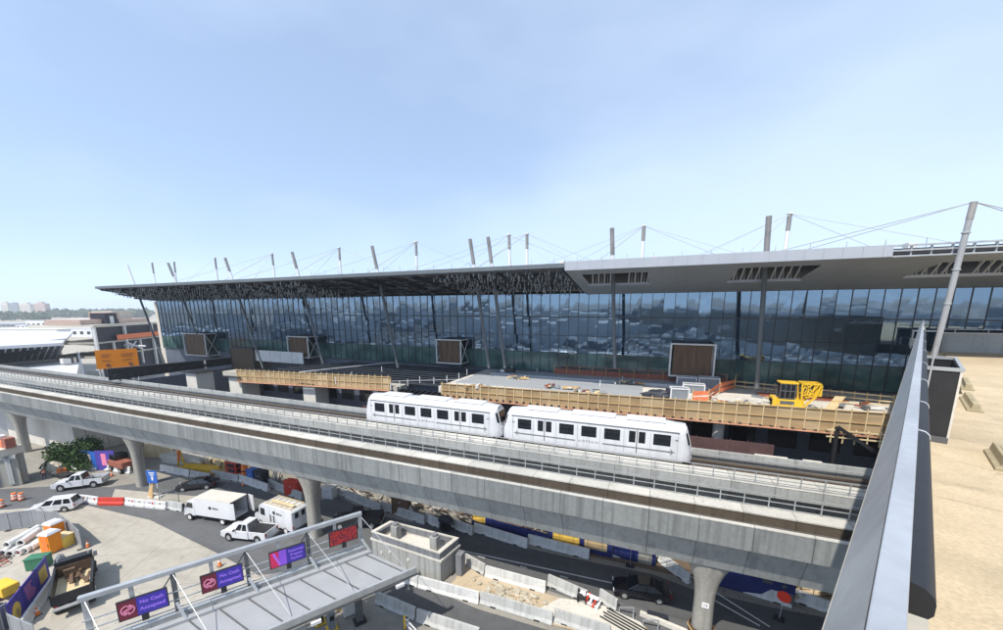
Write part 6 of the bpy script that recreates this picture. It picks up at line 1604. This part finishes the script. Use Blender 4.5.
tag(mb.build('lamp_dots', 'redbright', s), kind='stuff')
# what stands below the canopy
t = thing('electric_cabinet', Pz(349, 613, 0.02), 'white electric cabinet next to the canopy column', 'cabinet', rz)
MB().box((0, 0, 0.85), (0.9, 0.7, 1.6)).build('housing', 'white', t, bevel=0.03); MB().box((0.0, -0.365, 0.9), (0.75, 0.03, 1.3)).build('door', 'white_dirty', t); MB().box((0, 0, 0.03), (1.0, 0.8, 0.06)).build('plinth', 'concrete', t)
t = thing('yellow_bollard', Pz(405, 628), 'yellow bollard with a white rail at the bottom beside the barrier', 'bollard')
MB().tube((0, 0, 0), (0, 0, 1.1), 0.1, n=12).build('post', 'yellow', t); MB().bar((0, 0, 0.95), (3.0, -1.3, 0.95), 0.08).bar((0, 0, 0.5), (3.0, -1.3, 0.5), 0.08).build('rail', 'white', t); MB().box((0.5, -.2, 0.7), (0.06, 0.06, 1.0)).build('rail_post', 'white', t)
t = thing('mound', Pz(345, 604, 0.0), 'tan covered mound glimpsed under the canopy', 'mound')
MB().sphere((0, 0, 0), 0.9, 1.3, 0.9, 0.9, jit=0.05).build('cover', 'tan', t); MB().bar((0, -.8, 0), (0, -.8, 0.9), 0.1).build('stake', 'yellow', t)
for i, (px, py) in enumerate(((320, 622), (332, 628))):
    t = thing('ticket_machine', Pz(px, py), ('dark ticket machine under the canopy edge, left one', 'grey ticket machine under the canopy edge, right one')[i], 'ticket machine', rz)
    MB().box((0, 0, 0.8), (0.5, 0.6, 1.5)).build('housing', 'black' if i == 0 else 'crate', t, bevel=0.03); MB().box((0, -0.32, 1.1), (0.3, 0.03, 0.4)).build('screen', 'glass_dark', t); MB().box((0, 0, 0.03), (0.8, 0.9, 0.06)).build('plinth', 'yellow', t)

# ================================================================== left yard
def fence_panel(a, b, label, h=2.1, z=0.01):
    p, q = Pz(*a), Pz(*b); d = q - p; L = d.length
    t = thing('fence_panel', (p + q) / 2 + Vector((0, 0, z)), label, 'fence', math.atan2(d.y, d.x), 'grey screened fence panels')
    MB().box((0, 0, h / 2 + 0.1), (L - 0.1, 0.03, h - 0.15)).build('screen', 'mesh_grey', t)
    mb = MB()
    for x in (-L / 2 + .04, 0, L / 2 - .04): mb.tube((x, -0.03, 0), (x, -0.03, h + 0.1), 0.04, n=8)
    for zz in (0.12, h): mb.box((0, -0.03, zz), (L, 0.05, 0.05))
    mb.build('frame', 'galv', t)
    mb = MB()
    for x in (-L / 2 + .04, L / 2 - .04): mb.box((x, 0, 0.05), (0.3, 0.8, 0.1))
    mb.build('foot', 'foot', t)
fence_panel((-22, 533), (10, 530), 'grey screened panel at the left edge of the yard'); fence_panel((10, 530), (34, 527), 'grey screened panel left of the white car'); fence_panel((34, 527), (61, 529), 'grey screened panel in front of the white car'); fence_panel((61, 529), (72, 538), 'angled grey screened panel right of the toilets'); fence_panel((72, 538), (83, 549), 'last grey screened panel by the orange cone')
fence_panel((-3, 640), (12, 628), 'grey screened panel at the bottom left corner', 2.3); fence_panel((14, 640), (40, 652), 'grey screened panel leaving the bottom edge', 2.3)
def toilet(px, py, label, rz=0.3):
    t = thing('portable_toilet', Pz(px, py, 0.01), label, 'portable toilet', rz, 'orange portable toilets')
    MB().box((0, 0, 1.05), (1.12, 1.12, 2.0)).build('cabin', 'orange_sign', t, bevel=0.04)
    MB().rings([[(sx * 0.62 * k, sy * 0.62 * k, z) for sx, sy in ((-1, -1), (1, -1), (1, 1), (-1, 1))] for z, k in ((2.05, 1), (2.12, 1), (2.32, 0.75))]).build('roof', 'white', t)
    MB().box((0.05, -0.575, 1.0), (0.72, 0.03, 1.8)).build('door', 'orange', t); MB().box((0, 0, 0.03), (1.2, 1.2, 0.06)).build('skid', 'foot', t)
    MB().box((0.45, -0.6, 1.0), (0.05, 0.04, 0.2)).build('handle', 'black', t)
toilet(53, 551, 'nearer orange portable toilet with a white roof'); toilet(57, 540, 'orange portable toilet standing behind the other', 0.2)
t = thing('wooden_bin', Pz(65, 545, 0.01), 'yellowish plywood bin right of the portable toilets', 'bin', 0.2)
MB().box((0, 0, 0.6), (1.3, 1.0, 1.2)).build('bin_body', 'yellow_art', t); MB().box((0, 0, 1.24), (1.4, 1.1, 0.08)).build('lid', 'lumber_pale', t); MB().tube((0, -0.51, 0.7), (0, -0.53, 0.7), 0.1, n=10).build('port_hole', 'black', t)
t = thing('plywood_lean', Pz(45, 548, 0.01), 'mixed plywood offcuts leaning left of the nearer toilet', 'plywood')
for i in range(4): MB().slab([(-.6 + i * .25, .1 * i, 0), (.3 + i * .25, .1 * i, 0), (.2 + i * .2, .6, 1.3 + .2 * i), (-.5 + i * .2, .6, 1.4)], (0, -1, 0), 0.04).build('offcut', ('lumber', 'rust', 'yellow_art', 'brown_ply')[i], t)
rp_ = random.Random(8)
for i, (px, py, z, L, lab) in enumerate(((2, 553, 0.36, 3.2, 'big white pipe in the lower row at the left edge'), (9, 554, 0.36, 3.0, 'big white pipe in the lower row, second from the left edge'), (17, 553, 0.36, 3.0, 'pipe with a red lined mouth in the lower row'), (24, 551, 0.36, 2.8, 'big white pipe next to the red lined one'), (30, 548, 0.36, 2.6, 'rightmost white pipe of the lower row'), (6, 545, 1.0, 3.4, 'long white pipe lying on top of the row'), (20, 543, 1.0, 2.6, 'short white pipe on top at the right of the row'))):
    p = Pz(px, py, z); ang = 2.2 + rp_.uniform(-.12, .12)
    t = thing('concrete_pipe', p, lab, 'pipe', ang, 'white pipes stacked in the yard')
    r0 = 0.30
    n = 18; ro = [[(x, r0 * k * math.cos(2 * math.pi * j / n), r0 * k * math.sin(2 * math.pi * j / n)) for j in range(n)] for x, k in ((-L, 1), (-0.18, 1), (-0.16, 1.16), (0, 1.16), (0, 0.82), (-L, 0.82))]
    MB().rings([[(-q[0], q[1], q[2]) for q in r] for r in ro], cap=False).build('pipe_wall', 'white_dirty', t, smooth=True)
    MB().tube((0.25, 0, 0), (0.3, 0, 0), r0 * 0.82, n=16).build('mouth_plug', 'red' if 'red lined' in lab and 'mouth' in lab else 'black', t)
t = thing('hose_coil', Pz(4, 560), 'dark tangled hoses in front of the white pipes', 'hoses')
for i in range(4):
    mb = MB(); c = Vector((rp_.uniform(-1, 1.6), rp_.uniform(-.5, .4), 0.12 + 0.08 * i)); r = rp_.uniform(.35, .6); pts = [c + Vector((r * math.cos(a), r * math.sin(a), 0.05 * math.sin(3 * a))) for a in [2 * math.pi * k / 14 for k in range(15)]]
    for a, b in zip(pts[:-1], pts[1:]): mb.tube(a, b, 0.06, n=6)
    mb.build('hose', 'black' if i % 2 else 'rust', t)
t = thing('green_bin', Pz(40, 567), 'small green container behind the purple banners', 'container', 0.7)
MB().box((0, 0, 0.6), (1.5, 1.0, 1.1)).build('bin_body', 'green', t, bevel=0.04); MB().box((0, 0, 1.18), (1.6, 1.1, 0.08)).build('lid', 'green', t)
t = thing('yellow_compressor', Pz(7, 597), 'yellow compressor at the left edge behind the purple banners', 'compressor', 0.1)
MB().box((0, 0, 0.95), (2.0, 1.1, 0.9)).build('housing', 'yellow', t, bevel=0.08); MB().box((0.2, -0.56, 1.0), (0.5, 0.03, 0.3)).build('grille', 'black', t); wheels(t, (-0.1,), 1.1, 0.35, 0.2); MB().bar((1.0, 0, 0.5), (1.9, 0, 0.4), 0.08).build('drawbar', 'black', t)
t = thing('debris_heap', Pz(-2, 622), 'black scrap heap at the bottom left behind the grey screen', 'debris')
for i in range(3): MB().sphere((i * 0.9 - 1, rp_.uniform(-.4, .4), 0.4), 0.7, 1.3, 1, .7, 9, 6, 0.2).build('scrap', ('tarp', 'rubber', 'foot')[i], t)
# purple banners along the white barrier
ba, bb = Pz(21, 630), Pz(58, 577)
dv = (bb - ba); Lb = dv.length; rzb = math.atan2(dv.y, dv.x)
arts = (('yellow_art', 'blob', 'purple banner with a round yellow picture, nearest of the three'), ('pinktext', 'lines', 'purple banner with pink writing in the middle of the three'), ('yellow_art', 'square', 'purple banner with a square yellow picture, furthest of the three'))
for i, (mt, kind_, lab) in enumerate(arts):
    f = (i + 0.5) / 3; p = ba.lerp(bb, f)
    nrm = Vector((dv.y, -dv.x, 0)).normalized()
    t = thing('banner_panel', p - nrm * 0.45, lab, 'banner', rzb, 'purple banner panels')
    Lp_ = Lb / 3 - 0.08; h = 2.3
    MB().box((0, 0, h / 2 + 0.1), (Lp_, 0.05, h)).build('sheet', 'purple', t)
    mb = MB()
    for x in (-Lp_ / 2, Lp_ / 2): mb.box((x, 0.07, h / 2 + 0.1), (0.07, 0.07, h + 0.2))
    mb.build('banner_post', 'foot', t)
    y = -0.032
    if kind_ == 'square': MB().box((0, y, 1.25), (Lp_ * 0.6, 0.012, 1.3)).build('picture', mt, t)
    elif kind_ == 'blob':
        mb = MB(); mb.slab([(-0.1 + 0.65 * math.cos(a), y, 1.1 + 0.75 * math.sin(a)) for a in [2 * math.pi * k / 20 for k in range(20)]], (0, -1, 0), 0.012); mb.build('picture', mt, t)
        MB().tube((0.0, y - 0.012, 1.0), (0.0, y - 0.02, 1.0), 0.25, n=14).build('picture_centre', 'lumber', t)
    else:
        mb = MB()
        for k in range(6):
            n = rp_.randint(4, 6)
            for q in range(n): mb.box((-Lp_ * .33 + q * 0.27 + .04 * k, y, 1.95 - k * 0.24), (0.2, 0.012, 0.13))
        mb.build('printed_lines', mt, t)
    jb = thing('jersey_barrier', p + nrm * 0.1 + Vector((0, 0, 0.012)), ('white barrier under the nearest purple banner', 'white barrier under the middle purple banner', 'white barrier under the furthest purple banner')[i], 'barrier', rzb, JG)
    jersey_mesh(Lb / 3 - 0.02, 0.85).build('barrier_block', 'white_dirty', jb); mb = MB().box((0, 0, 0.05), (0.5, 0.62, 0.1)); mb.build('drain_slot', 'black', jb)
t = thing('grey_tarp', Pz(62, 570), 'crumpled grey tarp between banners and dump truck', 'tarp')
MB().sphere((0, 0, 0.7), 0.8, 0.7, 0.6, 1.2, 10, 7, 0.15).build('heap', 'mesh_grey', t); MB().sphere((0.9, .3, 0.4), 0.6, 1, .8, .8, 9, 6, 0.15).build('sheet', 'white_dirty', t)
# thin mesh fence by the trucks
for a, b, lab in (((160, 503), (180, 506), 'light wire fence panel left of the box truck'), ((236, 507), (251, 512), 'light wire fence panel between box truck and step van')):
    p, q = Pz(*a), Pz(*b); d = q - p; L = d.length
    t = thing('wire_panel', (p + q) / 2, lab, 'fence', math.atan2(d.y, d.x), 'light wire fence panels')
    mb = MB()
    for i in range(int(L / 0.25) + 1): mb.box((-L / 2 + i * 0.25, 0, 1.0), (0.015, 0.015, 1.9))
    for i in range(7): mb.box((0, 0, 0.15 + i * 0.3), (L, 0.015, 0.015))
    mb.build('wire_mesh', 'galv', t); mb = MB()
    for x in (-L / 2, L / 2): mb.tube((x, 0, 0), (x, 0, 2.05), 0.035, n=8)
    mb.build('post', 'foot', t)

# ================================================================== worker
def person(px, py, label, face=0.0):
    t = thing('person', Pz(px, py, 0.01), label, 'person', face)
    V_ = [(0, 0, 0.98), (0, 0, 1.22), (0, 0, 1.43), (0, 0, 1.55), (0.02, 0, 1.68), (0.01, 0, 1.79),
          (0, 0.20, 1.42), (0.05, 0.29, 1.15), (0.22, 0.27, 0.95), (0.30, 0.25, 0.90), (0, -0.20, 1.42), (-0.06, -0.30, 1.16), (0.05, -0.33, 0.90), (0.09, -0.33, 0.82),
          (0, 0.10, 0.92), (0.10, 0.12, 0.50), (0.0, 0.12, 0.09), (0.16, 0.13, 0.05), (0, -0.10, 0.92), (-0.04, -0.12, 0.50), (-0.22, -0.12, 0.09), (-0.07, -0.13, 0.05)]
    Ed = [(0, 1), (1, 2), (2, 3), (3, 4), (4, 5), (2, 6), (6, 7), (7, 8), (8, 9), (2, 10), (10, 11), (11, 12), (12, 13), (0, 14), (14, 15), (15, 16), (16, 17), (0, 18), (18, 19), (19, 20), (20, 21)]
    Rd = [.15, .15, .15, .065, .10, .085, .075, .055, .045, .04, .075, .055, .045, .04, .10, .075, .055, .045, .10, .075, .055, .045]
    me = bpy.data.meshes.new('body'); me.from_pydata(V_, Ed, []); me.materials.append(M['denim'])
    o = bpy.data.objects.new('body', me); COL.objects.link(o); o.parent = t
    m = o.modifiers.new('skin', 'SKIN'); sv = me.skin_vertices[0].data
    for i, r in enumerate(Rd): sv[i].radius = (r, r)
    sv[0].use_root = True
    s = o.modifiers.new('sub', 'SUBSURF'); s.levels = 2; s.render_levels = 2
    mb = MB(); mb.rings([[(0.155 * k * math.cos(a), 0.225 * k * math.sin(a), z) for a in [2 * math.pi * j / 14 for j in range(14)]] for z, k in ((0.95, 1.0), (1.15, 1.0), (1.38, 1.02), (1.5, 0.5))]); mb.build('safety_vest', 'orange', t, smooth=True)
    mb = MB()
    for z in (1.05, 1.25): mb.rings([[(0.162 * math.cos(a), 0.232 * math.sin(a), zz) for a in [2 * math.pi * j / 14 for j in range(14)]] for zz in (z, z + 0.05)])
    mb.build('reflective_band', 'txt_white', t)
    MB().sphere((0.02, 0, 1.70), 0.115, 1, 0.88, 1.12, 14, 10).build('face', 'skin', t, smooth=True)
    h = MB().sphere((0.01, 0, 1.78), 0.135, 1.05, .95, 0.75, 14, 8).build('hard_hat', 'white', t, smooth=True)
    mb = MB()
    for sy in (-1, 1): mb.sphere((0.115, sy * 0.04, 1.71), 0.014, nu=6, nv=4)
    mb.box((0.13, 0, 1.68), (0.03, 0.025, 0.05)); mb.build('face_detail', 'stump', t)
    for sx, sy, z in ((0.31, 0.25, 0.87), (0.09, -0.33, 0.78)):
        mb = MB(); mb.box((sx, sy, z), (0.05, 0.08, 0.09))
        for k in range(4): mb.bar((sx, sy - 0.03 + k * 0.02, z - 0.04), (sx + 0.02, sy - 0.03 + k * 0.02, z - 0.10 - 0.01 * (k in (1, 2))), 0.016)
        mb.bar((sx + 0.02, sy, z), (sx + 0.06, sy + 0.02, z - 0.05), 0.018); mb.build('hand', 'skin', t)
person(45, 479, 'person in an orange safety vest and dark trousers by the abutment wall', R(20))

# ================================================================== elevated bridge the picture is taken from
GA = R(64.76)
ax = Vector((math.cos(GA), math.sin(GA), 0)); lx = Vector((math.sin(GA), -math.cos(GA), 0))
ZB = 20.2
Bt = thing('access_bridge', (0, 0, 0), 'concrete access bridge with a silver capped parapet running from the viewer to the terminal', 'bridge', GA - math.pi / 2)
# local: x = right (lateral), y = along
def far_y(xl): # along distance where the deck meets the boundary wall at world y = 59.4
    return (59.4 + xl * math.cos(GA)) / math.sin(GA)
mb = MB()
hole = (0.75, 2.1, 34.0, 63.6)
def dq(x0, x1, y0, y1a, y1b): mb.prism([(x0, y0), (x1, y0), (x1, y1b), (x0, y1a)], ZB - 1.3, ZB)
dq(hole[1], 45, -12, far_y(hole[1]), far_y(45)); dq(0.25, hole[1], -12, hole[2], hole[2]); dq(0.25, 0.749, hole[2], far_y(0.25), far_y(0.75)); dq(0.75, hole[1], hole[3], far_y(.75), far_y(hole[1]))
mb.build('deck', 'bridge_deck', Bt)
D1 = 66.0
MB().rings([[(-0.09, y, 18.6), (-0.09, y, 23.45), (0.0, y, 23.82), (0.105, y, 23.82), (0.12, y, ZB), (0.12, y, 18.6)] for y in (-12, D1)]).build('parapet_wall', 'concrete', Bt)
# sloping outer cladding
mb = MB()
y = -12.0
MB().rings([[(0.0, y, 23.845), (0.0, y, 23.825), (-0.105, y, 23.46), (-0.135, y, 23.46)] for y in (-12, D1)]).build('outer_cladding', 'galv', Bt)
MB().box2((-0.14, -12, 18.4), (-0.095, D1, 23.45)).build('outer_skirt', 'concrete', Bt)
ys = [-12, 5.6, 9.6, 14, 22, 32, 44, D1]
for a, b in zip(ys[:-1], ys[1:]): MB().box2((0.003, a + 0.006, 23.825), (0.108, b - 0.006, 23.85)).build('cap_rail', 'alu', Bt, bevel=0.008)
MB().box2((0.006, 5.55, 23.822), (0.105, 5.75, 23.846)).build('cap_joint', 'black', Bt)
ps = [2.35, 5.6, 7.4, 9.8, 13, 17, 22, 28, 34]
for i, (a, b) in enumerate(zip(ps[:-1], ps[1:])):
    prof = [(0.112, 23.81), (0.16, 23.80), (0.192, 23.77), (0.2, 23.74), (0.2, 23.69), (0.185, 23.665), (0.124, 23.66)]
    q = MB().rings([[(p[0], y, p[1]) for p in prof] for y in (a + 0.015, b - 0.015)]).build('padding', 'padding', Bt, smooth=True)
    pr = [(p[0] + 0.004 if p[0] > 0.13 else p[0], p[1] + 0.003) for p in prof]
    MB().rings([[(p[0], y, p[1]) for p in pr] for y in (b - 0.03, b - 0.004)]).build('strap', 'white', q)
MB().box2((0.121, -12, ZB), (0.245, D1 - 4, 23.25)).build('inner_ledge', 'concrete', Bt)
# dark open-topped enclosure beside the parapet
br = Pz(947, 443, ZB); lat = br.dot(lx); al = br.dot(ax); W_ = lat - 0.32
t = thing('dark_enclosure', ax * (al + 2.4) + lx * (0.32 + W_ / 2) + Vector((0, 0, ZB)), 'tall dark open-topped steel box standing on the bridge deck against the parapet', 'enclosure', GA - math.pi / 2)
hh = 2.62; dep = 4.8
for sy, nm in ((-1, 'front_panel'), (1, 'rear_panel')): MB().box((0, sy * dep / 2, hh / 2), (W_, 0.06, hh)).build(nm, 'black', t)
for sx in (-1, 1): MB().box((sx * (W_ / 2 - 0.03), 0, hh / 2), (0.06, dep - 0.07, hh)).build('side_panel', 'black', t)
mb = MB()
for sy in (-1, 1): mb.box((0, sy * dep / 2, hh + 0.06), (W_ + 0.12, 0.14, 0.12))
mb.box((W_ / 2, 0, hh + 0.06), (0.1, dep - 0.15, 0.10)); mb.build('rim', 'galv', t)
MB().box((W_ / 2 - 0.01, -dep / 2 - 0.045, hh / 2), (0.06, 0.03, hh)).build('edge_trim', 'conc_light', t)
MB().box((0, -dep / 2 - 0.12, 0.10), (W_, 0.18, 0.2)).build('kick_plate', 'foot', t)
q = ax * (al - 0.7) + lx * 0.42
t = thing('handrail_rod', Vector((q.x, q.y, ZB)), 'thin pale rod standing in front of the dark box', 'rod')
MB().tube((0, 0, 0.9), (0.03, 0.05, 3.5), 0.025, n=8).build('rod', 'alu', t); MB().tube((-.08, 0, 0.9), (.08, 0, 0.9), 0.03, n=8).build('rod_foot', 'alu', t); MB().tube((0.02, 0.03, 0), (0.02, 0.03, 0.9), 0.02, n=8).build('lower_rod', 'foot', t)
# boundary wall at the far side of the deck
x0 = 27.2
t = thing('boundary_wall', (45, 59.6, ZB), 'grey concrete boundary wall across the far end of the pale deck', 'wall')
MB().box((0.8, 0, 1.05), (31.6, 0.4, 2.1)).build('wall', 'vault', t); MB().box((0.8, 0, 2.15), (31.8, 0.55, 0.1)).build('coping', 'conc_light', t); MB().box((0.8, 0.0, 2.55), (31.6, 0.08, 0.06)).build('rail', 'galv', t)
mb = MB()
for i in range(12): mb.box((-14 + i * 2.7, 0, 2.4), (0.06, 0.06, 0.4))
mb.build('rail_post', 'galv', t)
t = thing('deck_guard_rail', Pz(930, 331, 22.4), 'short white rail between the parapet end and the pale mast', 'rail')
MB().bar((-1.6, 0, 0), (1.0, 0, 0), 0.12, 0.18).build('rail', 'white', t); mb = MB().box((-1.5, 0, -1.1), (0.12, 0.12, 2.1)).box((0.9, 0, -1.1), (0.12, 0.12, 2.1)); mb.build('post', 'white_dirty', t)
MB().box((-0.9, 0.5, -1.4), (0.9, 0.6, 0.9)).build('fixing_box', 'white_dirty', t)
# wheel-stop style concrete blocks lying on the deck
def deck_block(a, b, label):
    p, q = Pz(a[0], a[1], ZB), Pz(b[0], b[1], ZB); d = q - p; L = d.length
    t = thing('concrete_kerb', (p + q) / 2, label, 'kerb block', math.atan2(d.y, d.x), 'kerb blocks on the pale deck')
    prof = [(-0.34, 0), (-0.34, 0.1), (-0.2, 0.18), (-0.14, 0.5), (0.14, 0.5), (0.2, 0.18), (0.34, 0.1), (0.34, 0)]
    MB().rings([[(x, p_[0], p_[1]) for p_ in prof] for x in (-L / 2, L / 2)]).build('block', 'kerb_tan', t, bevel=0.03); t.scale = (0.9, 0.8, 0.75)
    MB().box((0, 0, 0.51), (L * 0.5, 0.05, 0.03)).build('lifting_bar', 'kerb_tan', t)
deck_block((976, 413), (966, 398), 'kerb block in the middle of the row right of the dark box'); deck_block((968, 391), (964, 382), 'furthest kerb block, peeping out behind the dark box'); deck_block((1010, 474), (995, 452), 'nearest kerb block at the right picture edge')

# ================================================================== air
hz = MB().box2((-6100, -3100, -1.2), (6100, 6100, 95.0)); hm = bpy.data.materials.new('thin haze'); hm.use_nodes = True
ht = hm.node_tree; ht.nodes.remove(ht.nodes['Principled BSDF'])
pv = ht.nodes.new('ShaderNodeVolumePrincipled'); pv.inputs['Color'].default_value = (0.86, 0.92, 1.0, 1); pv.inputs['Density'].default_value = 0.0002; pv.inputs['Anisotropy'].default_value = 0.3
ht.links.new(pv.outputs[0], ht.nodes['Material Output'].inputs['Volume'])
tag(hz.build('haze', hm), 'thin pale haze lying over the airport', 'haze', kind='stuff')
S.cycles.volume_bounces = 1
